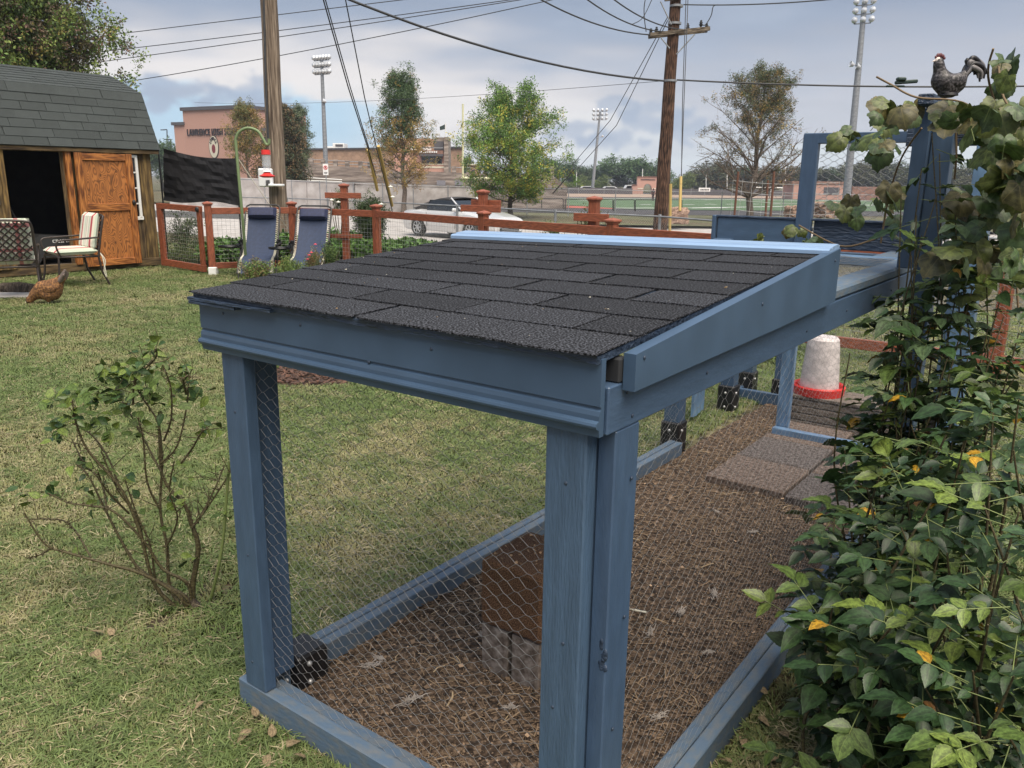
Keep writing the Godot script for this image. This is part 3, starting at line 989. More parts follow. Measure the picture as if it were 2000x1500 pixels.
func far_field() -> void:
	var lv := -1.47
	sheet("running_track", [gy(700, 408, lv), gy(1000, 414, lv), gy(1300, 420, lv), gy(1600, 421, lv), gy(2300, 428, lv), gy(2300, 385, lv), gy(1300, 377, lv), gy(900, 374, lv), gy(700, 374, lv)], M.track)
	var up := Vector3(0, 0.02, 0)
	sheet("dirt_strip", [gy(800, 382, lv) + up, gy(1100, 384.5, lv) + up, gy(1500, 387.5, lv) + up, gy(2200, 395, lv) + up, gy(2200, 389, lv) + up, gy(1500, 381, lv) + up, gy(1000, 377.5, lv) + up, gy(800, 377, lv) + up], M.dirt_tan)
	sheet("red_lane", [gy(985, 403, lv) + up, gy(1200, 408.5, lv) + up, gy(1200, 405, lv) + up, gy(985, 398.5, lv) + up], M.track_red)
	sheet("football_turf", [gy(960, 397, lv) + up * 2, gy(1120, 402, lv) + up * 2, gy(1230, 409, lv) + up * 2, gy(1420, 411.5, lv) + up * 2, gy(1700, 413, lv) + up * 2, gy(2300, 421, lv) + up * 2, gy(2300, 400, lv) + up * 2, gy(1500, 389.5, lv) + up * 2, gy(1010, 386.5, lv) + up * 2], M.turf)
	var li := MB.new()
	var stripe := func(a: Vector2, c: Vector2, wd: float) -> void:
		var p := gy(a.x, a.y, lv) + up * 3
		var q := gy(c.x, c.y, lv) + up * 3
		var s := (q - p).cross(Vector3.UP).normalized() * wd
		li.quad(p - s, q - s, q + s, p + s, Vector3.UP)
	stripe.call(Vector2(1200, 407.5), Vector2(1420, 407.0), 0.35)
	stripe.call(Vector2(1320, 407.5), Vector2(1720, 401.0), 0.35)
	stripe.call(Vector2(1000, 386.2), Vector2(2200, 398.0), 0.5)
	for i in 9:
		stripe.call(Vector2(1250 + i * 42, 400.6 - i * 0.25), Vector2(1272 + i * 42, 400.6 - i * 0.25), 0.3)
	for i in 7:
		stripe.call(Vector2(1130 + i * 60, 391.5 - i * 0.12), Vector2(1152 + i * 60, 391.5 - i * 0.12), 0.3)
	struct("field_lines", li, M.line_white)
	sheet("verge", [gy(940, 431, -0.8), gy(1200, 441, -0.8), gy(1500, 446, -0.8), gy(2200, 458, -0.8), gy(2200, 434, -1.2), gy(1500, 422, -1.2), gy(1200, 419, -1.2), gy(940, 413, -1.2)], M.verge)
	# goal posts
	var g := thing("goal_post", "yellow football goal post with curved base, in front of the bleachers", "goal post")
	var d := 80.0
	pipe(g, "upright", [at(904, 203, d), at(904, 348, d)], 0.09, M.goal_yellow, 8)
	pipe(g, "upright", [at(1008, 205, d), at(1008, 350, d)], 0.09, M.goal_yellow, 8)
	pipe(g, "crossbar", [at(902, 348, d), at(1010, 350, d)], 0.13, M.goal_yellow, 8)
	pipe(g, "gooseneck", curve([at(930, 349, d), at(926, 353, d), at(923, 360, d), at(922, 372, d), at(922, 395, d)]), 0.13, M.goal_yellow, 8)
	g = thing("goal_post", "distant white goal post at the right end of the field", "goal post")
	d = 170.0
	pipe(g, "upright", [at(1534, 325, d), at(1534, 367, d)], 0.09, M.white_paint, 6)
	pipe(g, "upright", [at(1477, 325, d), at(1477, 366, d)], 0.09, M.white_paint, 6)
	pipe(g, "crossbar", [at(1476, 366, d), at(1535, 367, d)], 0.12, M.white_paint, 6)
	pipe(g, "support_post", [at(1506, 366, d), at(1506, 392, d)], 0.14, M.white_paint, 6)
	# hurdles stored along the track
	var hs := [[1104, 389, 1197, 411], [1199, 390, 1239, 412], [1241, 390, 1332, 413], [1058, 388, 1100, 408]]
	var where := ["leftmost of the barrier frames along the track, left of the brown pole", "narrow black barrier frame just left of the brown utility pole", "wide black barrier frame behind the brown utility pole", "small black barrier frame beside the yellow leaved tree"]
	for i in hs.size():
		var q: Array = hs[i]
		var h := thing("track_barrier", where[i], "barrier", Vector3.ZERO, 0.0, "black barrier frames along the track")
		pipe(h, "frame", [at(q[0], q[3], 66), at(q[0], q[1] + 1, 66), at(q[0] + 2, q[1], 66), at(q[2] - 2, q[1], 66), at(q[2], q[1] + 1, 66), at(q[2], q[3], 66)], 0.035, M.black_iron, 5)
	# the brick entrance arch with its small wings
	d = 185.0
	var a := thing("entrance_arch", "small pink brick entrance arch with wings, across the field", "gateway")
	var ex := Vector3(1, 0, 0)
	var px := d / FOCAL
	var org := at(1234, 386, d)
	var arch := PackedVector2Array([Vector2(0, 0), Vector2(0, 23), Vector2(9, 23), Vector2(9, 38), Vector2(50, 38), Vector2(50, 23), Vector2(52, 23), Vector2(52, 0), Vector2(37, 0), Vector2(37, 14)])
	for k in 7:
		var t := PI * k / 6
		arch.append(Vector2(29 + 8 * cos(t), 16 + 10 * sin(t)))
	arch.append_array(PackedVector2Array([Vector2(21, 14), Vector2(21, 0)]))
	for i in arch.size():
		arch[i] *= px
	var mb := MB.new()
	mb.prism(arch, org, ex, Vector3.UP, Vector3(0, 0, -1.2))
	obj("wall", mb, M.brick_pink, a)
	for r in [[9, 38.6, 41.5, 1.2], [0, 23.5, 9, 1.2]]:
		var cb := MB.new()
		cb.box(org + Vector3((r[0] + r[2] / 2.0) * px, r[1] * px, -0.6), Vector3(r[2] * px, r[3] * px, 1.5), 0.02)
		obj("coping", cb, M.brick_brown, a)
	for r in [[10, 20.5], [37.6, 49]]:
		var band := MB.new()
		band.box(org + Vector3((r[0] + r[1]) / 2.0 * px, 17 * px, 0.03), Vector3((r[1] - r[0]) * px, 1.6 * px, 0.06))
		obj("stone_band", band, M.cream, a)
	var bars := MB.new()
	for i in 14:
		bars.box(org + Vector3((16 + i * 2.0) * px, 33.5 * px, 0.04), Vector3(1.3 * px, 2.4 * px, 0.08))
	obj("lettering", bars, M.letter_dark, a)
	# low brick building at the far right
	var bd := thing("field_house", "low brick field house beyond the right end of the field", "building")
	d = 150.0
	for r in [[1548, 1660, 358, 392, "brick_pink", "wall"], [1560, 1590, 369, 386, "cap_dark", "door"], [1608, 1640, 366, 380, "cap_dark", "window"], [1546, 1662, 355, 358.5, "brick_brown", "roof_edge"], [1662, 1760, 366, 394, "brick_brown", "wall"]]:
		var p := at(r[0], r[3], d)
		var q := at(r[1], r[2], d)
		var bb := MB.new()
		var deep := 6.0 if r[5] == "wall" else (6.3 if r[5] == "roof_edge" else 0.1)
		bb.box(Vector3((p.x + q.x) / 2.0, (p.y + q.y) / 2.0, -d - deep / 2.0 + (0.06 if deep < 1.0 else 0.0) + (0.15 if r[5] == "roof_edge" else 0.0)), Vector3(q.x - p.x, q.y - p.y, deep), 0.0)
		obj(r[5], bb, M[r[4]], bd)
	# dark windscreen fence on the far side
	var wf := thing("windscreen_fence", "dark windscreen fence on the far side of the field", "fence")
	d = 178.0
	var segs := [1085, 1240]
	var pts := [[1040, 365], [1085, 366], [1130, 367], [1180, 367.5], [1236, 368.5], [1288, 369], [1350, 370], [1410, 371], [1480, 372], [1545, 374]]
	for i in pts.size() - 1:
		var p := at(pts[i][0], pts[i][1], d)
		var q := at(pts[i + 1][0], pts[i + 1][1], d)
		if pts[i][0] == 1236:
			continue
		var fb := MB.new()
		fb.box((p + q) / 2.0 - Vector3(0, 0.9, 0), Vector3(q.x - p.x - 0.1, 1.9, 0.06))
		obj("screen_panel", fb, M.cap_dark, wf)
		pipe(wf, "post", [p - Vector3(0, 2.2, 0), p + Vector3(0, 0.2, 0)], 0.06, M.steel, 5)
	# signs and light poles over there
	var sg := thing("signboard", "white board on a post on the far edge of the field", "sign")
	d = 172.0
	var sb := MB.new()
	sb.box(at(1376, 370.5, d), Vector3(2.4, 0.75, 0.12), 0.03)
	obj("board", sb, M.sign_white, sg)
	sb = MB.new()
	for k in 6:
		sb.box(at(1369 + k * 2.9, 370.5, d) + Vector3(0, 0, 0.08), Vector3(0.2, 0.3, 0.04))
	obj("lettering", sb, M.cap_dark, sg)
	pipe(sg, "post", [at(1376, 374, d), at(1376, 386, d)], 0.09, M.steel, 5)
	for q in [[1126, 336, "slim pale pole between the far trees, right of the yellow leaved tree"], [1255, 330, "slim white pole behind the brick arch"], [1379, 343, "thin pale pole rising behind the signboard"], [1420, 336, "slim pale pole behind the bare tree, among far trees"]]:
		var p := thing("slim_pole", q[2], "pole", Vector3.ZERO, 0.0, "slim poles on the far side of the field")
		pipe(p, "shaft", [at(q[0], 388, 195), at(q[0], q[1], 195)], [0.12, 0.09], M.white_paint, 6)
	# vans and cars parked beyond the fence
	var vd := 190.0
	var vl := ["white car parked beyond the field, under the far trees, farthest left", "white car parked beyond the field beside the far light pole", "white van parked beyond the field, left of the brick arch"]
	var vx := [1143.0, 1187.0, 1228.0]
	for i in 3:
		var v := thing("parked_car", vl[i], "car", at(vx[i], 377, vd), 0.12, "cars parked beyond the field")
		v.position.y = -1.5
		var s := 1.25 if i == 2 else 1.0
		var bb := MB.new()
		bb.prism(PackedVector2Array([Vector2(-2.2, 0.3), Vector2(-2.3, 0.9), Vector2(-1.2, 1.05), Vector2(-0.7, 1.5 * s), Vector2(1.4, 1.55 * s), Vector2(2.2, 1.1), Vector2(2.25, 0.3)]), Vector3(0, 0, 0.9), Vector3.RIGHT, Vector3.UP, Vector3(0, 0, -1.8))
		obj("body", bb, M.van_white, v)
		var gl := MB.new()
		gl.prism(PackedVector2Array([Vector2(-1.05, 1.05), Vector2(-0.65, 1.4 * s), Vector2(1.3, 1.42 * s), Vector2(1.6, 1.08)]), Vector3(0, 0, 0.93), Vector3.RIGHT, Vector3.UP, Vector3(0, 0, -1.86))
		obj("window", gl, M.car_glass, v)
		for wx in [-1.4, 1.4]:
			for wz in [-0.85, 0.85]:
				var wm := MB.new()
				wm.tube([Vector3(wx, 0.33, wz - 0.12), Vector3(wx, 0.33, wz + 0.12)], 0.33, 12)
				obj("wheel", wm, M.tyre, v)
	# somebody standing by the arch
	var ps := thing("person", "person in dark clothes standing on the far side of the field", "person", gy(1275, 392, -1.42))
	var body := surface_net([[Vector3(-0.1, 0.05, 0), Vector3(-0.09, 0.5, 0), 0.055, 0.07], [Vector3(-0.09, 0.5, 0), Vector3(-0.08, 0.9, 0), 0.07, 0.1], [Vector3(0.1, 0.05, 0), Vector3(0.09, 0.5, 0), 0.055, 0.07], [Vector3(0.09, 0.5, 0), Vector3(0.08, 0.9, 0), 0.07, 0.1], [Vector3(0, 0.92, 0), Vector3(0, 1.4, 0), 0.15, 0.17], [Vector3(0, 1.4, 0), Vector3(0, 1.55, 0), 0.07, 0.06], [Vector3(0, 1.64, 0), Vector3(0, 1.68, 0.01), 0.1, 0.1], [Vector3(-0.19, 1.4, 0), Vector3(-0.27, 1.1, 0.03), 0.06, 0.05], [Vector3(-0.27, 1.1, 0.03), Vector3(-0.25, 0.82, 0.1), 0.05, 0.04], [Vector3(0.19, 1.4, 0), Vector3(0.27, 1.1, 0.03), 0.06, 0.05], [Vector3(0.27, 1.1, 0.03), Vector3(0.25, 0.82, 0.1), 0.05, 0.04], [Vector3(-0.1, 0.04, 0.0), Vector3(-0.1, 0.04, 0.15), 0.045, 0.04], [Vector3(0.1, 0.04, 0.0), Vector3(0.1, 0.04, 0.15), 0.045, 0.04]], 0.05, 0.03)
	put("body", body, M.dark_cloth, ps)


func stadium() -> void:
	var st := thing("bleachers", "long grey concrete bleachers stepping up behind the retaining wall", "bleachers")
	var lo := [at(540, 350, 92), at(600, 351.5, 92), at(760, 362, 90), at(900, 365, 88), at(1108, 368, 86)]
	var hi := [at(540, 318, 108), at(600, 321, 108), at(760, 333, 106), at(900, 339, 103), at(1076, 343, 100)]
	var rows := 13
	for k in rows:
		var b := MB.new()
		for i in lo.size() - 1:
			var f0 := float(k) / rows
			var f1 := float(k + 1) / rows
			var a: Vector3 = lo[i].lerp(hi[i], f0)
			var c: Vector3 = lo[i + 1].lerp(hi[i + 1], f0)
			var e: Vector3 = lo[i].lerp(hi[i], f1)
			var g: Vector3 = lo[i + 1].lerp(hi[i + 1], f1)
			var ra := Vector3(0, e.y - a.y, 0)
			var rc := Vector3(0, g.y - c.y, 0)
			b.quad(a, c, c + rc, a + ra, Vector3(0, 0, 1))
			b.quad(a + ra, c + rc, g, e, Vector3.UP)
			if i == lo.size() - 2:
				b.quad(c + rc, g, g - Vector3(0, 4, 0), c - Vector3(0, 4, 0), Vector3.RIGHT)
			b.box((a + c) / 2.0 + (ra + rc) / 2.0 + Vector3(0, 0.02, 0.0), Vector3((c - a).length(), 0.10, 0.3), 0.0, Basis((c - a).normalized(), Vector3.UP, (c - a).normalized().cross(Vector3.UP)).orthonormalized())
		obj("seat_row", b, M.terrace, st)
	var base := MB.new()
	for i in lo.size() - 1:
		base.quad(lo[i], lo[i + 1], lo[i + 1] - Vector3(0, 4, 0), lo[i] - Vector3(0, 4, 0), Vector3(0, 0, 1))
	obj("front_wall", base, M.terrace, st)
	for q in [[853, 870], [888, 904]]:
		var o := MB.new()
		o.quad(at(q[0], 352, 88.6), at(q[1], 352.5, 88.6), at(q[1], 362, 87.2), at(q[0], 361, 87.2), Vector3(0, 0, 1))
		obj("tunnel_opening", o, M.cap_dark, st)
	for q in [[608, 310], [631, 312], [655, 313.5], [678, 315], [704, 316], [722, 318], [887, 326], [915, 327], [935, 328], [948, 329], [1078, 327]]:
		var d := 109.0 if q[0] < 800 else 104.0
		var pb := MB.new()
		var p := at(q[0], q[1], d)
		pb.box(p - Vector3(0, 0.7, 0), Vector3(0.5, 1.6, 0.5), 0.03)
		obj("pillar", pb, M.terrace, st)
	pipe(st, "railing", [at(590, 311, 109), at(700, 316, 109), at(760, 320, 108)], 0.05, M.steel, 5)
	pipe(st, "railing", [at(590, 318, 109), at(700, 322, 109), at(760, 326, 108)], 0.05, M.steel, 5)
	pipe(st, "railing", [at(880, 327, 104), at(960, 329, 103), at(1078, 329, 101)], 0.05, M.steel, 5)
	pipe(st, "railing", [at(598, 347, 90), at(668, 351, 90)], 0.05, M.white_paint, 5)
	pipe(st, "railing", [at(598, 352, 90), at(668, 355.5, 90)], 0.05, M.white_paint, 5)
	# the press box
	var d := 104.0
	var pbx := thing("press_box", "brick press box with dark windows above the bleachers", "building")
	var part := func(nm: String, x0: float, y0: float, x1: float, y1: float, deep: float, front: float, m: Material) -> void:
		var p := at(x0, y1, d)
		var q := at(x1, y0, d)
		var bb := MB.new()
		bb.box(Vector3((p.x + q.x) / 2.0, (p.y + q.y) / 2.0, -d + front - deep / 2.0), Vector3(absf(q.x - p.x), absf(q.y - p.y), deep), 0.0)
		obj(nm, bb, m, pbx)
	part.call("wall", 770, 300, 868, 340, 4.0, 0.0, M.brick_pink)
	part.call("stone_band", 822, 325, 869, 328, 4.1, 0.05, M.cream)
	part.call("stone_band", 822, 319.5, 869, 321.5, 4.1, 0.05, M.cream)
	part.call("window_band", 824, 306, 863, 319, 0.3, 0.12, M.window_glass)
	for k in 5:
		part.call("mullion", 824 + k * 9.6, 306, 825 + k * 9.6, 319, 0.3, 0.2, M.cap_dark)
	part.call("canopy", 820, 301, 866, 305, 4.6, 0.6, M.cap_dark)
	part.call("sign_band", 806, 294, 866, 300, 4.2, 0.2, M.brick_brown)
	for k in 9:
		part.call("letter", 818 + k * 4.2, 295.3, 820.6 + k * 4.2, 298.7, 0.3, 0.35, M.sign_white)
	part.call("deck_rail", 806, 288, 866, 289, 0.1, 0.3, M.steel)
	part.call("tower", 868, 268, 876, 342, 4.0, 0.4, M.terrace)
	part.call("tower_wall", 848, 268, 868, 277, 3.0, -0.5, M.terrace)
	part.call("vault", 848, 276, 866, 294, 2.0, 0.0, M.cap_dark)
	part.call("upper_wall", 772, 270, 848, 294, 3.0, -1.0, M.brick_tan)
	part.call("upper_window", 800, 286, 841, 293, 0.3, -0.85, M.white_paint)
	var fl := thing("flagpole", "thin white flagpole with a small dark flag by the press box", "flagpole")
	pipe(fl, "mast", [at(870, 305, 112), at(870, 240, 112)], 0.07, M.white_paint, 6)
	var fb := MB.new()
	fb.prism(PackedVector2Array([Vector2(0, 0), Vector2(-0.7, -0.3), Vector2(-0.65, -0.75), Vector2(0, -0.6)]), at(869, 243, 112), Vector3.RIGHT, Vector3.UP, Vector3(0, 0, -0.03))
	obj("flag", fb, M.green_plastic, fl)
	var pk := thing("brick_kiosk", "small pink brick kiosk seen between trees at the end of the bleachers", "building")
	d = 120.0
	for r in [[913, 934, 322, 345, "brick_pink", "wall", 3.0], [911, 936, 320, 322.5, "cream", "roof", 3.4], [921, 928, 331, 345, "cap_dark", "door", 0.1]]:
		var p := at(r[0], r[3], d)
		var q := at(r[1], r[2], d)
		var bb := MB.new()
		bb.box(Vector3((p.x + q.x) / 2.0, (p.y + q.y) / 2.0, -d - r[6] / 2.0 + (0.06 if r[6] < 1.0 else 0.0) + (0.2 if r[6] > 3.2 else 0.0)), Vector3(q.x - p.x, q.y - p.y, r[6]), 0.0)
		obj(r[5], bb, M[r[4]], pk)


func school() -> void:
	var s := thing("school_building", "tall pink brick school building with dark lettering and a round emblem", "building")
	var a := at(348, 345, 145)
	var b := at(367, 345, 144)
	var c := at(486, 345, 137)
	var e := at(524, 345, 152)
	a.y = -1.5
	b.y = -1.5
	c.y = -1.5
	e.y = -1.5
	var out := (c - b).normalized().cross(Vector3.UP)
	var back := -out * 14.0
	var wallf := func(nm: String, p: Vector3, q: Vector3, h: float, m: Material, cap := 0.0) -> void:
		var mb := MB.new()
		var fp := PackedVector2Array([Vector2(p.x, p.z), Vector2(q.x, q.z), Vector2(q.x + back.x, q.z + back.z), Vector2(p.x + back.x, p.z + back.z)])
		mb.prism(fp, Vector3(0, p.y, 0), Vector3.RIGHT, Vector3(0, 0, 1), Vector3(0, h, 0))
		obj(nm, mb, m, s)
		if cap > 0.0:
			var cb := MB.new()
			var o := out * 0.3
			var l := (q - p).normalized() * 0.3
			fp = PackedVector2Array([Vector2(p.x + o.x - l.x, p.z + o.z - l.z), Vector2(q.x + o.x + l.x, q.z + o.z + l.z), Vector2(q.x + l.x + back.x, q.z + l.z + back.z), Vector2(p.x + back.x - l.x, p.z + back.z - l.z)])
			cb.prism(fp, Vector3(0, p.y + h, 0), Vector3.RIGHT, Vector3(0, 0, 1), Vector3(0, cap, 0))
			obj("parapet_cap", cb, M.cap_dark, s)
	var tall := at(486, 212, 137).y + 1.5
	var small := at(350, 245, 145).y + 1.5
	wallf.call("wall", a, b - (b - a).normalized() * 0.02, small, M.brick_pink, 0.5)
	wallf.call("wall", b, c, tall, M.brick_pink, 0.55)
	# the lower brown wing at the right, and the long wing behind the bleachers
	var mb := MB.new()
	var hw := at(500, 232, 146).y + 1.5
	mb.prism(PackedVector2Array([Vector2(c.x + 0.02, c.z - 1.0), Vector2(e.x, e.z), Vector2(e.x - 8, e.z - 8), Vector2(c.x - 4, c.z - 12)]), Vector3(0, -1.5, 0), Vector3.RIGHT, Vector3(0, 0, 1), Vector3(0, hw, 0))
	obj("side_wing", mb, M.brick_brown, s)
	var w0 := at(520, 290, 152)
	var w1 := at(600, 293, 135)
	var w2 := at(905, 322, 118)
	mb = MB.new()
	mb.prism(PackedVector2Array([Vector2(w0.x, w0.z), Vector2(w1.x, w1.z), Vector2(w2.x, w2.z), Vector2(w2.x - 3, w2.z - 12), Vector2(w0.x, w0.z - 14)]), Vector3(0, -1.5, 0), Vector3.RIGHT, Vector3(0, 0, 1), Vector3(0, w1.y + 1.5, 0))
	obj("long_wing", mb, M.brick_tan, s)
	mb = MB.new()
	mb.prism(PackedVector2Array([Vector2(w0.x, w0.z + 0.25), Vector2(w1.x, w1.z + 0.25), Vector2(w2.x, w2.z + 0.25), Vector2(w2.x - 3, w2.z - 12), Vector2(w0.x, w0.z - 14)]), Vector3(0, w1.y, 0), Vector3.RIGHT, Vector3(0, 0, 1), Vector3(0, 0.25, 0))
	obj("roof_edge", mb, M.cap_dark, s)
	for r in [[632, 650, 286, 295], [650, 672, 280, 296]]:
		var p := at(r[0], r[3], 138)
		var q := at(r[1], r[2], 138)
		mb = MB.new()
		mb.box(Vector3((p.x + q.x) / 2.0, (p.y + q.y) / 2.0, -139.5), Vector3(q.x - p.x, q.y - p.y, 3.0), 0.03)
		obj("roof_unit", mb, M.white_paint, s)
	mb = MB.new()
	mb.box(at(660, 284, 138) + Vector3(0.2, 0, 0.03), Vector3(1.2, 0.35, 0.08))
	obj("roof_vent", mb, M.cap_dark, s)
	for r in [[510, 527, 250, 256], [511, 522, 268, 282]]:
		mb = MB.new()
		var p := at(r[0], r[3], 140)
		var q := at(r[1], r[2], 140)
		mb.box(Vector3((p.x + q.x) / 2.0, (p.y + q.y) / 2.0, -140), Vector3(q.x - p.x, q.y - p.y, 0.3))
		obj("canopy", mb, M.cap_dark, s)
	# lettering and emblem on the front
	var ex := (c - b).normalized()
	var bs := Basis(ex, Vector3.UP, out)
	var spot := func(x: float, y: float, proud: float) -> Vector3:
		var q := ray(x, y)
		var o := Vector3(0, EYE, 0)
		return o + q * ((b - o).dot(out) / q.dot(out)) + out * proud
	var t := text("lettering", "LAWRENCE HIGH SCHOOL", 1.05, 0.14, M.letter_dark, s, Transform3D(bs.scaled_local(Vector3(0.74, 1, 1)), spot.call(419, 258, 0.1)))
	var disc := MB.new()
	var o: Vector3 = spot.call(418.5, 287, 0.0)
	var rx := 1.13
	var ry := 1.85
	var ringp := PackedVector2Array()
	var inner := PackedVector2Array()
	for k in 32:
		var an := TAU * k / 32
		ringp.append(Vector2(cos(an) * rx, sin(an) * ry))
		inner.append(Vector2(cos(an) * rx * 0.91, sin(an) * ry * 0.94))
	disc.prism(ringp, o, ex, Vector3.UP, out * 0.12)
	var em := obj("emblem", disc, M.letter_dark, s)
	var face := MB.new()
	face.prism(inner, o + out * 0.12, ex, Vector3.UP, out * 0.04)
	obj("face", face, M.cream, em)
	var blot := MB.new()
	var bp := PackedVector2Array()
	for k in 16:
		var an := TAU * k / 16
		bp.append(Vector2(cos(an) * 0.42, sin(an) * 0.72 - 0.3))
	blot.prism(bp, o + out * 0.16, ex, Vector3.UP, out * 0.03)
	obj("centre", blot, M.maroon, em)
	var word := "LAWRENCE"
	for i in word.length():
		var an := deg_to_rad(lerpf(150, 30, i / 7.0))
		var p := o + ex * cos(an) * rx * 0.66 + Vector3.UP * sin(an) * ry * 0.72 + out * 0.17
		text("letter", word[i], 0.5, 0.04, M.letter_dark, em, Transform3D(bs * Basis(Vector3.BACK, (an - PI / 2) * 0.8), p))


func clump_mesh(leaves: int, size: float, sd: int) -> ArrayMesh:
	var g := RandomNumberGenerator.new()
	g.seed = sd
	var b := MB.new()
	for i in leaves:
		var p := Vector3(g.randfn(), g.randfn(), g.randfn()).normalized() * pow(g.randf(), 0.5)
		var d := (Vector3(g.randfn(), g.randfn() - 0.3, g.randfn())).normalized()
		var s := d.cross(Vector3(g.randfn(), g.randfn(), g.randfn())).normalized()
		var nn := d.cross(s)
		var l := size * g.randf_range(0.7, 1.25)
		var v := g.randf_range(0.65, 1.25)
		b.col = Color(v, v, v)
		var tip := p + d * l
		var m1 := p + d * l * 0.45 + s * l * 0.27 + nn * l * 0.08
		var m2 := p + d * l * 0.45 - s * l * 0.27 + nn * l * 0.08
		b.flat(p, m1, tip, nn)
		b.flat(p, tip, m2, nn)
	return b.mesh()


func prof(p: Array, f: float) -> float:
	for i in p.size() - 1:
		if f <= p[i + 1][0]:
			return lerpf(p[i][1], p[i + 1][1], clampf((f - p[i][0]) / (p[i + 1][0] - p[i][0]), 0.0, 1.0))
	return p[-1][1]


func tree(called: String, label: String, cat: String, base: Vector3, tall: float, shape: Array, o := {}) -> Node3D:
	# shape: [height share, crown radius] pairs
	var g := RandomNumberGenerator.new()
	g.seed = o.get("seed", 1)
	var t := thing(called, label, cat, base, 0.0, o.get("group", ""))
	var bark: Material = o.get("bark", M.bark)
	var r0: float = o.get("r", tall * 0.02)
	var lean: Vector3 = o.get("lean", Vector3.ZERO)
	var tp := []
	var tr := []
	var n := 10
	for i in n + 1:
		var f := float(i) / n
		tp.append(Vector3(g.randfn() * tall * 0.006, tall * 0.93 * f - 0.1, g.randfn() * tall * 0.006) + lean * f * f)
		tr.append(lerpf(r0, r0 * 0.14, pow(f, 0.8)) * (1.35 if i == 0 else 1.0))
	var tm := MB.new()
	tm.tube(tp, tr, 9)
	obj("trunk", tm, bark, t)
	var bm := MB.new()
	var spots := []
	var limbs: int = o.get("limbs", 34)
	var f0: float = shape[0][0]
	var rise: float = o.get("rise", 0.55)
	for i in limbs:
		var f := lerpf(f0, 0.97, pow((i + 0.5) / limbs, 0.9))
		var ang := i * 2.39996 + g.randf() * 0.7
		var rad := prof(shape, f) * g.randf_range(0.72, 1.08)
		var attach := clampf(f - rad / tall * rise * 0.8, f0 * 0.75, 0.93)
		var k := attach * n / 0.93 * 0.93
		var st: Vector3 = tp[int(k)].lerp(tp[mini(int(k) + 1, n)], k - int(k))
		var dir := Vector3(cos(ang), 0, sin(ang))
		var en := Vector3(st.x, 0, st.z) + dir * rad + Vector3.UP * (tall * f)
		var mid := st.lerp(en, 0.5) + Vector3(g.randfn(), g.randfn() - 0.2, g.randfn()) * rad * 0.09
		var lr := maxf(r0 * 0.32 * (1.0 - attach * 0.75), 0.012)
		var path := curve([st, mid, en], 4)
		var rr := []
		for q in path.size():
			rr.append(lerpf(lr, lr * 0.2, float(q) / (path.size() - 1)))
		bm.tube(path, rr, 5, false)
		for j in int(o.get("twigs", 6)):
			var tf := g.randf_range(0.3, 1.0)
			var p: Vector3 = path[int(tf * (path.size() - 1))]
			var q := p + (dir * 0.6 + Vector3(g.randfn(), g.randfn() * 0.8 + 0.45, g.randfn()) * 0.75) * rad * g.randf_range(0.2, 0.42)
			bm.tube([p, p.lerp(q, 0.5) + Vector3(g.randfn(), g.randfn(), g.randfn()) * rad * 0.03, q], [lr * 0.35, lr * 0.22, lr * 0.08], 4, false)
			spots.append([p, q, f])
			for e in int(o.get("fine", 2)):
				var p2 := p.lerp(q, g.randf_range(0.3, 0.9))
				var q2 := p2 + Vector3(g.randfn(), g.randfn() * 0.8 + 0.3, g.randfn()) * rad * 0.13
				bm.tube([p2, q2], [lr * 0.14, lr * 0.05], 3, false)
				spots.append([p2, q2, f])
	obj("branches", bm, bark, t)
	var xs := []
	var cols := []
	var pal: Array = o.get("colors", [Color(0.05, 0.085, 0.03), Color(0.075, 0.11, 0.035)])
	var dens: float = o.get("dens", 3.0)
	var cs: float = o.get("clump", 0.3)
	var bare: Array = o.get("bare", [[0, 1.0], [1, 1.0]])
	var dead: Array = o.get("dead", [[0, 0.0], [1, 0.0]])
	for q in spots:
		var keep := prof(bare, q[2])
		var side: Vector3 = (q[1] as Vector3)
		keep *= clampf(1.0 + fn.get_noise_3d(side.x * 0.9 + base.x, side.y * 0.9, side.z * 0.9) * 2.2, 0.1, 1.6)
		if o.has("sparse_right"):
			keep *= 1.0 - float(o.sparse_right) * smoothstep(0.3, 1.4, side.x)
		var want := dens * keep
		for e in int(want) + (1 if g.randf() < want - int(want) else 0):
			var p: Vector3 = q[0].lerp(q[1], g.randf_range(0.35, 1.1)) + Vector3(g.randfn(), g.randfn(), g.randfn()) * cs * 0.55
			var s := cs * g.randf_range(0.65, 1.25)
			xs.append(Transform3D(Basis.from_euler(Vector3(g.randf() * TAU, g.randf() * TAU, g.randf() * TAU)).scaled(Vector3.ONE * s), p))
			var c: Color = pal[g.randi() % pal.size()]
			if g.randf() < prof(dead, q[2]) + fn.get_noise_3d(p.x * 0.6 + 9.0, p.y * 0.6, p.z * 0.6) * 0.6 * float(o.get("patchy", 0.0)):
				c = (o.get("dead_colors", [Color(0.24, 0.17, 0.05), Color(0.19, 0.12, 0.045)]) as Array)[g.randi() % 2]
			cols.append(c * g.randf_range(1.1, 1.75))
	many("crown", o.get("mesh", meshes.clump_a), M.foliage, xs, cols, t)
	return t


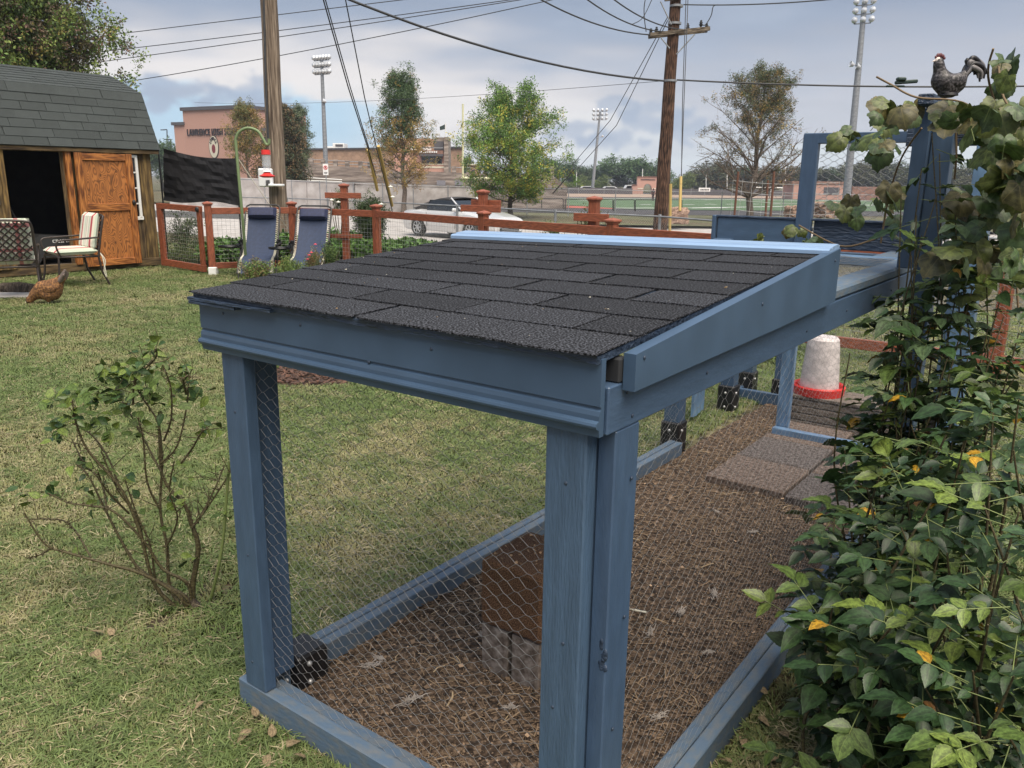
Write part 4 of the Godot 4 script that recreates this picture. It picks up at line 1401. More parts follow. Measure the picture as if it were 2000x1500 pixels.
func trees() -> void:
	meshes.clump_a = clump_mesh(16, 0.55, 3)
	meshes.clump_fine = clump_mesh(22, 0.34, 4)
	meshes.clump_far = clump_mesh(34, 0.42, 5)
	tree("shade_tree", "big leafy tree rising behind the shed roof", "tree", ground(at(58, 450, 24)), at(58, -95, 24).y, [[0.44, 1.5], [0.54, 2.1], [0.7, 2.3], [0.85, 2.0], [1.0, 0.6]], {"seed": 5, "limbs": 56, "twigs": 10, "fine": 2, "dens": 4.2, "clump": 0.27, "mesh": meshes.clump_fine, "colors": [Color(0.075, 0.12, 0.03), Color(0.13, 0.17, 0.045), Color(0.05, 0.08, 0.03), Color(0.085, 0.07, 0.045)], "dead": [[0.4, 0.25], [0.7, 0.1], [1, 0.05]], "dead_colors": [Color(0.15, 0.13, 0.04), Color(0.1, 0.06, 0.045)], "patchy": 0.5})
	var br := [[0, 0.7], [1, 1.0]]
	tree("ash_tree", "half browned ash tree left of the press box", "tree", ground(at(788, 405, 50)), at(790, 128, 50).y + 1.0, [[0.28, 1.4], [0.42, 2.1], [0.6, 1.7], [0.72, 1.35], [0.88, 1.0], [1.0, 0.3]], {"seed": 12, "limbs": 44, "twigs": 7, "fine": 2, "dens": 2.1, "clump": 0.26, "mesh": meshes.clump_fine, "bark": M.bark_grey, "colors": [Color(0.05, 0.085, 0.04), Color(0.065, 0.10, 0.045)], "dead": [[0.28, 0.9], [0.48, 0.85], [0.62, 0.35], [0.75, 0.05], [1, 0.0]], "bare": [[0.28, 0.5], [0.5, 0.7], [0.65, 1.1], [1, 1.2]]})
	tree("ash_tree", "yellowing green ash tree standing right of the yellow goal post", "tree", ground(at(997, 412, 50)), at(1000, 160, 50).y + 0.8, [[0.19, 1.7], [0.30, 2.7], [0.5, 3.2], [0.68, 2.7], [0.85, 1.9], [1.0, 0.6]], {"seed": 29, "limbs": 44, "twigs": 7, "fine": 2, "dens": 3.4, "clump": 0.3, "mesh": meshes.clump_fine, "colors": [Color(0.08, 0.15, 0.035), Color(0.11, 0.19, 0.04), Color(0.06, 0.11, 0.035)], "dead": [[0, 0.25], [0.5, 0.42], [0.75, 0.2], [1, 0.0]], "dead_colors": [Color(0.30, 0.27, 0.05), Color(0.2, 0.24, 0.05)], "patchy": 1.1})
	tree("ash_tree", "nearly bare ash tree with leaves left only at its top", "tree", ground(at(1463, 420, 54)), at(1478, 105, 54).y + 1.0, [[0.26, 2.4], [0.36, 3.5], [0.5, 3.6], [0.64, 3.3], [0.78, 2.4], [0.9, 1.7], [1.0, 0.6]], {"seed": 40, "limbs": 50, "twigs": 10, "fine": 4, "dens": 1.15, "clump": 0.22, "r": 0.26, "mesh": meshes.clump_fine, "bark": M.bark_grey, "lean": Vector3(0.5, 0, 0), "rise": 0.95, "colors": [Color(0.05, 0.07, 0.035), Color(0.07, 0.085, 0.04), Color(0.12, 0.09, 0.04)], "dead": [[0.2, 0.5], [0.7, 0.25], [0.85, 0.12], [1, 0.02]], "bare": [[0.0, 0.0], [0.42, 0.03], [0.55, 0.2], [0.64, 0.6], [0.74, 1.4], [1, 2.0]]})
	tree("cedar_tree", "dark browned cedar cone behind the left utility pole", "tree", ground(at(558, 380, 66)), at(555, 205, 66).y + 1.0, [[0.06, 2.0], [0.25, 1.75], [0.5, 1.3], [0.8, 0.75], [1.0, 0.2]], {"seed": 51, "limbs": 70, "twigs": 8, "fine": 1, "dens": 3.6, "clump": 0.32, "rise": 0.3, "colors": [Color(0.055, 0.062, 0.032), Color(0.04, 0.055, 0.03)], "dead": [[0, 0.1], [0.4, 0.5], [1, 0.6]], "dead_colors": [Color(0.12, 0.08, 0.04), Color(0.09, 0.07, 0.04)]})
	tree("slender_tree", "slender loose leaved tree just right of the left utility pole", "tree", ground(at(588, 380, 74)), at(588, 196, 74).y + 1.0, [[0.4, 0.8], [0.55, 1.25], [0.8, 0.95], [1.0, 0.2]], {"seed": 62, "limbs": 30, "twigs": 6, "fine": 2, "dens": 1.6, "clump": 0.32, "mesh": meshes.clump_fine, "colors": [Color(0.07, 0.095, 0.055), Color(0.09, 0.11, 0.06)]})
	tree("honey_tree", "sparse yellow green tree in front of the school lettering", "tree", ground(at(488, 400, 62)), at(476, 196, 62).y + 1.0, [[0.35, 1.2], [0.55, 1.3], [0.72, 1.15], [0.86, 0.7], [1.0, 0.25]], {"seed": 73, "limbs": 34, "twigs": 6, "fine": 2, "dens": 1.5, "clump": 0.28, "mesh": meshes.clump_fine, "bark": M.bark_grey, "colors": [Color(0.13, 0.125, 0.05), Color(0.09, 0.1, 0.04)], "dead": [[0, 0.7], [0.6, 0.5], [1, 0.2]], "bare": [[0.0, 0.2], [0.5, 0.5], [0.65, 1.2], [1, 1.5]]})
	# the line of trees across the field: a few kinds, each standing where it stands
	var kinds := []
	for k in 4:
		var xs := []
		var cols := []
		var pal: Array = [[Color(0.055, 0.10, 0.04), Color(0.075, 0.125, 0.05)], [Color(0.05, 0.08, 0.042), Color(0.065, 0.09, 0.045)], [Color(0.11, 0.14, 0.045), Color(0.085, 0.12, 0.04)], [Color(0.075, 0.075, 0.04), Color(0.06, 0.07, 0.036)]][k]
		var g := RandomNumberGenerator.new()
		g.seed = 200 + k
		for lobe in 11:
			var lp := Vector3(g.randf_range(-0.42, 0.42), g.randf_range(0.35, 0.86), g.randf_range(-0.42, 0.42))
			lp.x *= 1.15 - lp.y * 0.6
			lp.z *= 1.15 - lp.y * 0.6
			var lr := g.randf_range(0.15, 0.24)
			for i in 34:
				var q := Vector3(g.randfn(), g.randfn(), g.randfn()).normalized() * pow(g.randf(), 0.4) * lr
				xs.append(Transform3D(Basis.from_euler(Vector3(g.randf() * TAU, g.randf() * TAU, 0)).scaled(Vector3.ONE * g.randf_range(0.055, 0.095)), lp + q))
				cols.append(pal[i % 2] * g.randf_range(1.1, 1.6))
		kinds.append([xs, cols])
	var look := ["dense green tree", "deep green tree", "yellow green tree", "brownish tree"]
	var spots := [[878, 302, 46, 0, "left of the goal post, by the press box"], [905, 305, 40, 1, "behind the goal post upright"], [1075, 318, 60, 0, "right behind the yellowing ash tree"], [1098, 310, 74, 0, "under the two slanting guy wires"], [1140, 326, 60, 1, "left of the far floodlight mast"], [1126, 343, 40, 2, "low at the left of the far floodlight mast"], [1166, 343, 42, 2, "low at the foot of the far floodlight mast"], [1203, 308, 96, 0, "broadest one, right of the far floodlight mast"], [1240, 322, 70, 1, "right behind the brick arch"], [1275, 316, 66, 0, "left of the brown utility pole"], [1325, 338, 50, 2, "just right of the brown utility pole"], [1356, 330, 70, 3, "behind the white signboard"], [1398, 314, 92, 3, "left behind the bare tree"], [1440, 326, 80, 1, "behind the trunk of the bare tree"], [1494, 326, 90, 3, "right behind the bare tree"], [1548, 322, 96, 3, "left of the raised wire panel"], [1606, 330, 80, 1, "behind the left part of the raised wire panel"], [1652, 318, 110, 3, "behind the tall light pole"], [1716, 312, 120, 3, "behind the right part of the raised wire panel"], [1780, 318, 110, 1, "behind the arbor post"], [1850, 316, 110, 3, "behind the arbor, seen between vine leaves"], [1920, 316, 110, 1, "far right behind the vine"], [1990, 318, 120, 3, "at the right edge, behind the vine"]]
	for q in spots:
		var d := 214.0 if q[2] > 50 else 196.0
		var base := ground(at(q[0], 378, d))
		var tall := at(q[0], q[1], d).y - base.y
		var wide: float = q[2] * d / FOCAL * 0.62
		var t := thing("distant_tree", look[q[3]] + " across the field, " + q[4], "tree", base, 0.0, "trees across the field")
		var tm := MB.new()
		tm.tube([Vector3(0, -0.2, 0), Vector3(0, tall * 0.5, 0), Vector3(0.1, tall * 0.8, 0)], [tall * 0.03, tall * 0.022, tall * 0.006], 6)
		obj("trunk", tm, M.bark, t)
		var xs := []
		for x in kinds[q[3]][0]:
			xs.append(Transform3D(Basis.from_scale(Vector3(wide * 2.0, tall, wide * 2.0) * 1.1), Vector3(0, -tall * 0.12, 0)) * Transform3D(Basis(Vector3.UP, q[0] * 1.7), Vector3.ZERO) * x)
		many("crown", meshes.clump_far, M.foliage, xs, kinds[q[3]][1], t)
	for q in [[336, 279, 60, 0, "just left of the school building"], [318, 286, 60, 1, "beside the shed roof, left of the school"]]:
		var d := 150.0
		var base := ground(at(q[0], 378, d))
		var tall := at(q[0], q[1], d).y - base.y
		var wide: float = q[2] * d / FOCAL * 0.62
		var t := thing("distant_tree", look[q[3]] + " far off, " + q[4], "tree", base)
		pipe(t, "trunk", [Vector3.ZERO, Vector3(0, tall * 0.6, 0)], [0.3, 0.15], M.bark, 6)
		var xs := []
		for x in kinds[q[3]][0]:
			xs.append(Transform3D(Basis.from_scale(Vector3(wide * 2.0, tall, wide * 2.0)), Vector3.ZERO) * x)
		many("crown", meshes.clump_far, M.foliage, xs, kinds[q[3]][1], t)


func floodlight(label: String, foot: Vector2, head: Vector2, d: float, rows: int, per: int, wide: float, at_foot: float, r: float) -> void:
	var p := thing("floodlight_mast", label, "light pole")
	var top := at(head.x, head.y, d)
	var base := at(foot.x, foot.y, d)
	base.y = at_foot
	pipe(p, "pole", [base, base.lerp(top, 0.5), top], [r * 1.25, r, r * 0.7], M.steel, 10)
	var ex := Vector3(cos(0.5), 0, sin(0.5))
	for k in rows:
		var y := top.y - k * 0.85
		pipe(p, "crossarm", [Vector3(top.x, y, top.z) - ex * wide, Vector3(top.x, y, top.z) + ex * wide], 0.06, M.steel, 5)
		for i in per:
			var c := Vector3(top.x, y + 0.3, top.z) + ex * lerpf(-wide, wide, i / float(per - 1)) + Vector3(0, 0, 0.25)
			var b := MB.new()
			b.x = Transform3D(Basis(Vector3.RIGHT, 1.9), c)
			b.lathe([Vector2(0.001, 0.25), Vector2(0.16, 0.2), Vector2(0.33, -0.15), Vector2(0.30, -0.15), Vector2(0.001, 0.1)], 10)
			obj("lamp", b, M.lamp_glass, p)


func poles_and_wires() -> void:
	# the weathered pole at the left
	var p := thing("utility_pole", "weathered tan wooden utility pole beside the meter box", "utility pole")
	var base := at(546, 470, 17.2)
	var foot := Vector3(base.x, land(base.x, base.z) - 0.3, base.z)
	var mid := at(529, 100, 17.2)
	var up := mid + (mid - base).normalized() * 5.0
	var ps := []
	var rs := []
	for i in 9:
		ps.append(foot.lerp(up, i / 8.0) + Vector3(rf(-0.008, 0.008), 0, rf(-0.008, 0.008)))
		rs.append(lerpf(0.185, 0.145, i / 8.0))
	var b := MB.new()
	b.tube(ps, rs, 18)
	obj("shaft", b, M.pole_wood, p)
	pipe(p, "ground_wire", [at(514.5, -40, 17.06), at(519, 150, 17.03), at(524, 270, 17.0)], 0.022, M.cable, 5)
	var mbx := thing("meter_box", "white meter box with small shelf fixed to the left utility pole", "electric box")
	b = MB.new()
	b.box(at(519, 347, 16.9), Vector3(0.27, 0.36, 0.14), 0.02)
	obj("box", b, M.white_plastic, mbx)
	b = MB.new()
	b.box(at(540, 361.5, 16.9), Vector3(0.28, 0.045, 0.2), 0.01)
	obj("shelf", b, M.white_plastic, mbx)
	for q in [[507, 325], [515, 325]]:
		b = MB.new()
		b.tube([at(q[0], q[1], 16.9), at(q[0], 329, 16.9)], 0.035, 8)
		obj("conduit", b, M.cable, mbx)
	b = MB.new()
	for k in 7:
		b.box(at(523, 352 + k * 1.7, 16.82), Vector3(0.08, 0.009, 0.01))
	obj("vent", b, M.cap_dark, mbx)
	# the brown pole at the right
	var q := thing("utility_pole", "cracked dark brown wooden utility pole with double crossarm", "utility pole")
	var qb := at(1289, 432, 26.0)
	foot = Vector3(qb.x, land(qb.x, qb.z) - 0.3, qb.z)
	var qt := at(1321, -25, 26.0)
	ps = []
	rs = []
	for i in 11:
		ps.append(foot.lerp(qt, i / 10.0) + Vector3(rf(-0.01, 0.01), 0, rf(-0.01, 0.01)))
		rs.append(lerpf(0.235, 0.155, i / 10.0))
	b = MB.new()
	b.tube(ps, rs, 18)
	obj("shaft", b, M.pole_dark, q)
	for k in [0, 1]:
		var dz := 0.17 if k == 0 else -0.17
		board(q, "crossarm", at(1268, 70, 26.0) + Vector3(0, 0, dz), at(1384, 57.5, 26.0) + Vector3(0, 0, dz), Vector3.UP * 0.11, 0.09, M.grey_wood)
	board(q, "upper_crossarm", at(1296, 0.5, 26.0) + Vector3(0, 0, 0.17), at(1338, -4, 26.0) + Vector3(0, 0, 0.17), Vector3.UP * 0.12, 0.09, M.grey_wood)
	pipe(q, "brace", [at(1291, 74, 25.8), at(1308, 95, 25.8)], 0.02, M.steel, 5)
	pipe(q, "brace", [at(1357, 67, 25.8), at(1321, 106, 25.8)], 0.02, M.steel, 5)
	pipe(q, "brace", [at(1290, 3, 25.8), at(1311, 48, 25.8)], 0.02, M.steel, 5)
	for k in [[1271, 66], [1282, 63], [1343, 56], [1369, 50], [1380, 56]]:
		b = MB.new()
		b.x = Transform3D(Basis.IDENTITY, at(k[0], k[1], 26.0))
		b.lathe([Vector2(0.001, 0.16), Vector2(0.035, 0.14), Vector2(0.03, 0.1), Vector2(0.06, 0.08), Vector2(0.03, 0.05), Vector2(0.065, 0.03), Vector2(0.03, -0.02), Vector2(0.03, -0.1)], 9)
		obj("insulator", b, M.cable, q)
	for k in [[1296, 158, 1322, 156], [1308, 12, 1334, 10], [1305, 46, 1330, 42]]:
		b = MB.new()
		var c := at((k[0] + k[2]) / 2.0, k[1], 26.0)
		b.tube([c - Vector3(0, 0.03, 0), c + Vector3(0, 0.03, 0)], 0.2, 14)
		obj("band", b, M.steel, q)
	# wires
	var wires := [
		["power line crossing the left sky, highest of the four", at(-300, 130, 40), at(1100, -38, 30), 0.0, 0.016],
		["power line crossing the left sky, second of the four from above", at(-300, 150, 40), at(1150, -22, 30), 0.2, 0.016],
		["power line crossing the left sky, third of the four from above", at(-300, 180, 40), at(1150, -22, 30.4), 0.2, 0.016],
		["power line crossing the left sky, lowest of the four", at(-300, 228, 40), at(1200, -28, 30), 0.5, 0.016],
		["faint thin wire rising to the brown pole behind the trees", at(380, 200, 60), at(1296, 158, 26.2), 0.3, 0.008],
	]
	for w in wires:
		var o := MB.new()
		o.tube(sag(w[1], w[2], w[3]), w[4], 5)
		tag(obj("power_line", o, M.cable), w[0], "wire", "overhead wires")
	var runs := [
		["thick black cable drooping from the upper left to the brown pole", sag(at(640, -18, 20), at(1297, 158, 25.8), 0.35), 0.03],
		["dark cable running level from the brown pole to the right", sag(at(1322, 156, 25.8), at(2150, 165, 24), 0.12), 0.026],
		["wire curving down to the left end of the crossarm", sag(at(1020, -22, 22), at(1270, 68, 26), 0.22), 0.02],
		["wire reaching the crossarm near the brown pole, from upper left", sag(at(1120, -22, 22), at(1299, 62, 26), 0.22), 0.018],
		["wire from the upper left passing behind the brown pole to the right", sag(at(1185, -12, 22), at(1343, 58, 26.4), 0.2), 0.018],
		["wire leaving the brown pole top toward the upper right", sag(at(1335, 9, 26), at(1720, -12, 24), 0.1), 0.018],
		["looped jumper wire right of the brown pole top", curve([at(1402, 9, 26), at(1393, 13, 26), at(1389, 30, 26), at(1378, 48, 26), at(1369, 48, 26)]), 0.015],
		["looped jumper wire left of the brown pole top", curve([at(1262, -10, 26), at(1258, 15, 26), at(1259, 40, 26), at(1262, 62, 26)]), 0.015],
		["small loose wire falling to the cables left of the crossarm", curve([at(1275, -5, 26), at(1255, 35, 26), at(1233, 48, 26)]), 0.012],
	]
	for w in runs:
		var o := MB.new()
		o.tube(w[1], w[2], 6)
		tag(obj("overhead_cable", o, M.cable), w[0], "wire", "overhead wires")
	var guys := [
		["guy wire of the brown pole slanting down left, upper one", [at(1303, 35, 26), at(1192, 235, 34), at(1118, 322, 40)], 0.014, null],
		["guy wire of the brown pole slanting down left, lower one", [at(1304, 40, 26), at(1204, 245, 33), at(1128, 330, 39)], 0.014, null],
		["twin guy wire with yellow guard beside the brown pole", [at(1344, -5, 26), at(1336, 200, 24.5), at(1330, 360, 23.2)], 0.013, [at(1330, 345, 23.3), at(1328, 412, 23.0)]],
		["second twin guy wire beside the brown pole", [at(1340, -5, 26.2), at(1333, 200, 24.6), at(1331, 360, 23.3)], 0.013, null],
		["slanting guy wire right of the left pole, with yellow guard, left one", [at(626, -20, 17), at(680, 170, 19), at(722, 300, 20.5), at(735, 348, 21)], 0.014, [at(719, 292, 20.5), at(737, 372, 21.2)]],
		["slanting guy wire right of the left pole, doubled beside the left one", [at(630, -20, 17.1), at(684, 170, 19.1), at(724, 300, 20.6)], 0.012, null],
		["slanting guy wire with long yellow guard beside the white rose bush", [at(671, -20, 17), at(712, 190, 19), at(738, 300, 20.5), at(768, 420, 22)], 0.012, [at(739, 285, 20.5), at(766, 402, 22)]],
		["short yellow topped guy stub seen through the fence, leftmost", [at(1122, 330, 40), at(1080, 378, 44)], 0.03, null],
	]
	for w in guys:
		var g := thing("guy_wire", w[0], "guy wire", Vector3.ZERO, 0.0, "guy wires of the utility poles")
		pipe(g, "wire", w[1], w[2], M.cable, 5)
		if w[3] != null:
			pipe(g, "guard", w[3], 0.04, M.yellow_guard, 8)
	for k in [[1310, 359, 1312, 430, "short yellow post standing right of the brown utility pole"]]:
		var y := thing("yellow_post", k[4], "post")
		var p0 := at(k[2], k[3], 23.0)
		pipe(y, "shaft", [Vector3(p0.x, land(p0.x, p0.z), p0.z), at(k[0], k[1], 23.0)], 0.04, M.yellow_guard, 8)
	floodlight("tall floodlight mast rising behind the retaining wall at left", Vector2(638, 360), Vector2(628, 118), 112.0, 3, 6, 1.25, -1.5, 0.28)
	floodlight("distant floodlight mast across the field, right of the yellowing tree", Vector2(1156, 385), Vector2(1172, 218), 183.0, 3, 4, 1.5, -1.5, 0.3)
	floodlight("tall nearer floodlight mast at right, cut by the top edge", Vector2(1653, 392), Vector2(1690, -8), 88.0, 4, 3, 0.8, -1.4, 0.34)
	for q2 in [[1664, 126, 88.0, "pair of small floodlights halfway up the right mast"], [1177, 266, 183.0, "single small lamp on the distant mast"], [634, 198, 112.0, "single small lamp halfway up the left mast"]]:
		var l := thing("mast_lamp", q2[3], "lamp")
		for k in (2 if q2[2] < 100.0 else 1):
			var mb2 := MB.new()
			mb2.x = Transform3D(Basis(Vector3.FORWARD, 1.9), at(q2[0] + k * 12, q2[1] + k * 4, q2[2] - 0.3))
			mb2.lathe([Vector2(0.001, 0.25), Vector2(0.16, 0.2), Vector2(0.33, -0.2), Vector2(0.30, -0.2), Vector2(0.001, 0.1)], 12)
			obj("shade", mb2, M.lamp_glass, l)
		pipe(l, "bracket", [at(q2[0], q2[1], q2[2] - 0.2), at(q2[0] + (14 if q2[2] < 100.0 else -6), q2[1] + 2, q2[2])], 0.05, M.steel, 5)
	# no parking sign at the street
	var s := thing("street_sign", "white no parking sign with red circle on a thin post", "sign")
	var sp := at(636, 331, 48)
	b = MB.new()
	b.box(sp, Vector3(0.3, 0.62, 0.02), 0.0)
	obj("plate", b, M.sign_white, s)
	b = MB.new()
	for k in 20:
		var a0 := TAU * k / 20
		var a1 := TAU * (k + 1) / 20
		b.wire(sp + Vector3(cos(a0) * 0.1, sin(a0) * 0.1 + 0.1, 0.02), sp + Vector3(cos(a1) * 0.1, sin(a1) * 0.1 + 0.1, 0.02), 0.016, 4)
	b.wire(sp + Vector3(-0.07, 0.17, 0.02), sp + Vector3(0.07, 0.03, 0.02), 0.016, 4)
	obj("red_circle", b, M.sign_red, s)
	text("letter", "P", 0.12, 0.01, M.letter_dark, s, Transform3D(Basis.IDENTITY, sp + Vector3(0, 0.1, 0.012)))
	b = MB.new()
	b.box(sp + Vector3(0, -0.16, 0.013), Vector3(0.2, 0.03, 0.008))
	b.box(sp + Vector3(0, -0.22, 0.013), Vector3(0.16, 0.03, 0.008))
	obj("small_print", b, M.letter_dark, s)
	pipe(s, "post", [Vector3(sp.x, land(sp.x, sp.z), sp.z - 0.04), sp + Vector3(0, 0.33, -0.04)], 0.03, M.steel, 6)
	for k in [[322, 253, 329, "tall thin street lamp far left of the school"], [329, 272, 336, "lower thin street lamp far left of the school"]]:
		var l := thing("street_lamp", k[3], "street lamp")
		pipe(l, "pole", [at(k[2] - 1, 380, 160), at(k[2] - 3, k[1], 160)], 0.1, M.cable, 5)
		pipe(l, "arm", [at(k[2] - 3, k[1], 160), at(k[2] - 11, k[1] + 0.5, 160)], 0.09, M.cable, 5)
		b = MB.new()
		b.box(at(k[2] - 11, k[1] + 0.7, 160), Vector3(0.8, 0.16, 0.35), 0.03)
		obj("lamp_head", b, M.cable, l)


func shed() -> void:
	var ex := Vector3(-0.5957, 0, 0.8032)
	var ez := Vector3(-0.8032, 0, -0.5957)
	var s := thing("garden_shed", "brown wooden garden shed with green gambrel roof and open orange door", "shed")
	s.transform = Transform3D(Basis(ex, Vector3.UP, ez), Vector3(-5.85, 0, -13.5))
	var L := 4.2
	var D := 2.354
	var eave := 1.86
	# shell: floor, side walls, back wall, four roof slopes
	var b := MB.new()
	b.box(Vector3(L / 2, 0.08, D / 2), Vector3(L - 0.06, 0.12, D - 0.04), 0.01)
	obj("floor", b, M.grey_wood, s)
	b = MB.new()
	b.box(Vector3(L / 2, 0.10, -0.012), Vector3(L, 0.12, 0.035), 0.004)
	obj("sill_board", b, M.weathered1, s)
	var prof_pts := [Vector2(-0.1, eave), Vector2(0.288, 2.722), Vector2(1.177, 3.044), Vector2(2.066, 2.722), Vector2(2.454, eave)]
	for t in [0.0, L - 0.03]:
		b = MB.new()
		var poly := PackedVector2Array([Vector2(0.03, 0.05), Vector2(0.03, eave + 0.1), Vector2(0.30, 2.69), Vector2(1.177, 3.01), Vector2(2.05, 2.69), Vector2(D, eave + 0.1), Vector2(D, 0.05)])
		b.prism(poly, Vector3(t, 0, 0), Vector3(0, 0, 1), Vector3.UP, Vector3(0.03, 0, 0))
		obj("gable_wall", b, M.weathered1, s)
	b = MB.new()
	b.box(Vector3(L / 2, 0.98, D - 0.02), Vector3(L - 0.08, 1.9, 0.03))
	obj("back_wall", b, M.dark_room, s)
	for i in 4:
		var p: Vector2 = prof_pts[i]
		var q: Vector2 = prof_pts[i + 1]
		var nn := Vector2(-(q.y - p.y), q.x - p.x).normalized() * -0.03
		b = MB.new()
		b.prism(PackedVector2Array([p, q, q + nn, p + nn]), Vector3(-0.1, 0, 0), Vector3(0, 0, 1), Vector3.UP, Vector3(L + 0.2, 0, 0))
		var rf_ := obj("roof", b, M.green_shingle0, s)
		if i < 2:
			var along := (q - p)
			var rows := 7
			var up2 := along.normalized()
			var out2 := Vector2(-up2.y, up2.x)
			for r in rows:
				for k in 13:
					var t0 := -0.11 + (k - (r % 3) / 3.0) * 0.34 + rf(-0.006, 0.006)
					var wd := 0.336
					var t1 := minf(t0 + wd, L + 0.1)
					t0 = maxf(t0, -0.11)
					if t1 - t0 < 0.04:
						continue
					var c2 := p + along * ((r + 0.55) / rows) + out2 * (0.012 + rf(0, 0.003))
					var zx := Basis(Vector3.RIGHT, Vector3(0, up2.y, up2.x), Vector3.RIGHT.cross(Vector3(0, up2.y, up2.x)))
					zx = zx * Basis(Vector3.RIGHT, 0.055)
					put("shingle", bbox_mesh(Vector3(t1 - t0, along.length() / rows * 1.16, 0.008), 0.001), M["green_shingle%d" % (rng.randi() % 3)], rf_, Transform3D(zx, Vector3((t0 + t1) / 2, c2.y, c2.x)))
	b = MB.new()
	b.box(Vector3(L / 2, eave - 0.035, -0.085), Vector3(L + 0.18, 0.06, 0.02), 0.003)
	obj("eave_board", b, M.weathered1, s)
	# front wall: upright boards, leaving the doorway free
	var t := 0.0
	var k2 := 0
	while t < L:
		var wd := minf(0.203, L - t)
		var mid := t + wd / 2
		var y0 := 0.04
		if mid > 1.36 and mid < 2.2:
			y0 = 1.79
		var cut := t
		board(s, "wall_board", Vector3(mid, y0, 0.012), Vector3(mid, eave - 0.005, 0.012), Vector3.RIGHT * (wd - 0.008), 0.02 + (k2 % 2) * 0.003, M["weathered%d" % [0, 1, 0, 2, 1][k2 % 5]])
		t += wd
		k2 += 1
	board(s, "jamb", Vector3(1.325, 0.14, -0.006), Vector3(1.325, 1.80, -0.006), Vector3.RIGHT * 0.085, 0.11, M.door_frame)
	board(s, "jamb", Vector3(2.235, 0.14, -0.004), Vector3(2.235, 1.80, -0.004), Vector3.RIGHT * 0.07, 0.09, M.weathered2)
	board(s, "lintel", Vector3(1.28, 1.825, -0.008), Vector3(2.28, 1.825, -0.008), Vector3.UP * 0.055, 0.05, M.weathered1)
	# the left leaf, swung open, its edge and latch in view
	board(s, "left_door", Vector3(2.46, 0.14, -0.045), Vector3(2.46, 1.80, -0.045), Vector3.RIGHT * 0.36, 0.045, M.weathered0)
	b = MB.new()
	b.box(Vector3(2.36, 1.12, -0.08), Vector3(0.05, 0.16, 0.02), 0.006)
	obj("latch", b, M.cap_dark, s)
	# window with its white frame, half behind the open leaf
	b = MB.new()
	b.box(Vector3(0.56, 1.27, -0.012), Vector3(0.58, 0.9, 0.02))
	var wn := obj("window", b, M.window_glass, s)
	for q in [[0.27, 1.27, 0.045, 0.94], [0.85, 1.27, 0.045, 0.94], [0.56, 1.755, 0.62, 0.045], [0.56, 0.80, 0.66, 0.055]]:
		b = MB.new()
		b.box(Vector3(q[0], q[1], -0.026), Vector3(q[2], q[3], 0.04), 0.006)
		obj("frame", b, M.white_paint, wn)
	for y in [1.03, 1.27, 1.51]:
		b = MB.new()
		b.box(Vector3(0.56, y, -0.024), Vector3(0.55, 0.022, 0.02))
		obj("muntin", b, M.white_paint, wn)
	for x in [0.40, 0.56, 0.72]:
		b = MB.new()
		b.box(Vector3(x, 1.27, -0.0225), Vector3(0.02, 0.9, 0.018))
		obj("muntin", b, M.white_paint, wn)
	# the orange door, standing open against the wall
	b = MB.new()
	var z0 := -0.085
	b.quad(Vector3(0.42, 0.16, z0), Vector3(1.21, 0.16, z0), Vector3(1.21, 1.74, z0), Vector3(0.42, 1.74, z0), Vector3(0, 0, -1))
	for i in b.v.size():
		b.t[i] = Vector2((b.v[i].x - 0.42) / 0.79, 1.0 - (b.v[i].y - 0.16) / 1.58)
	var dr := obj("door", b, M.plywood, s)
	for q in [[0.425, 0.10, 0.425, 1.785], [1.20, 0.10, 1.20, 1.785]]:
		board(dr, "stile", Vector3(q[0], q[1], z0 - 0.008), Vector3(q[2], q[3], z0 - 0.008), Vector3.RIGHT * 0.105, 0.04, M.door_frame, 0.004)
	for y in [0.15, 0.985, 1.73]:
		board(dr, "rail", Vector3(0.48, y, z0 - 0.008), Vector3(1.145, y, z0 - 0.008), Vector3.UP * (0.10 if y != 0.985 else 0.11), 0.038, M.door_frame, 0.004)
	b = MB.new()
	b.ball(Vector3(0.42, 1.05, z0 - 0.045), Vector3(0.03, 0.045, 0.03))
	obj("handle", b, M.black_iron, dr)
	# what stands in the dark inside
	var mo := thing("lawn_mower", "black mower with white lettering in the dark shed doorway", "lawn mower")
	mo.transform = s.transform * Transform3D(Basis.IDENTITY, Vector3(1.55, 0.15, 0.42))
	b = MB.new()
	b.prism(PackedVector2Array([Vector2(-0.42, 0.1), Vector2(-0.44, 0.3), Vector2(-0.3, 0.40), Vector2(0.18, 0.44), Vector2(0.42, 0.28), Vector2(0.44, 0.1)]), Vector3(0, 0, -0.2), Vector3.RIGHT, Vector3.UP, Vector3(0, 0, 0.5))
	obj("body", b, M.mower, mo)
	for x in [-0.34, 0.34]:
		for z in [-0.24, 0.33]:
			b = MB.new()
			b.tube([Vector3(x, 0.11, z - 0.03), Vector3(x, 0.11, z + 0.03)], 0.11, 14)
			obj("wheel", b, M.tyre, mo)
	pipe(mo, "handle", [Vector3(0.3, 0.35, -0.1), Vector3(0.42, 0.9, 0.2), Vector3(0.4, 1.0, 0.5), Vector3(0.3, 0.4, 0.32)], 0.014, M.black_iron, 6)
	text("lettering", "CRAFTSMAN", 0.05, 0.004, M.sign_white, mo, Transform3D(Basis(Vector3.UP, PI), Vector3(-0.2, 0.335, -0.204)), "Droid Serif")
	b = MB.new()
	b.box(Vector3(0.40, 0.33, -0.235), Vector3(0.09, 0.05, 0.03), 0.01)
	obj("cap", b, M.sign_white, mo)


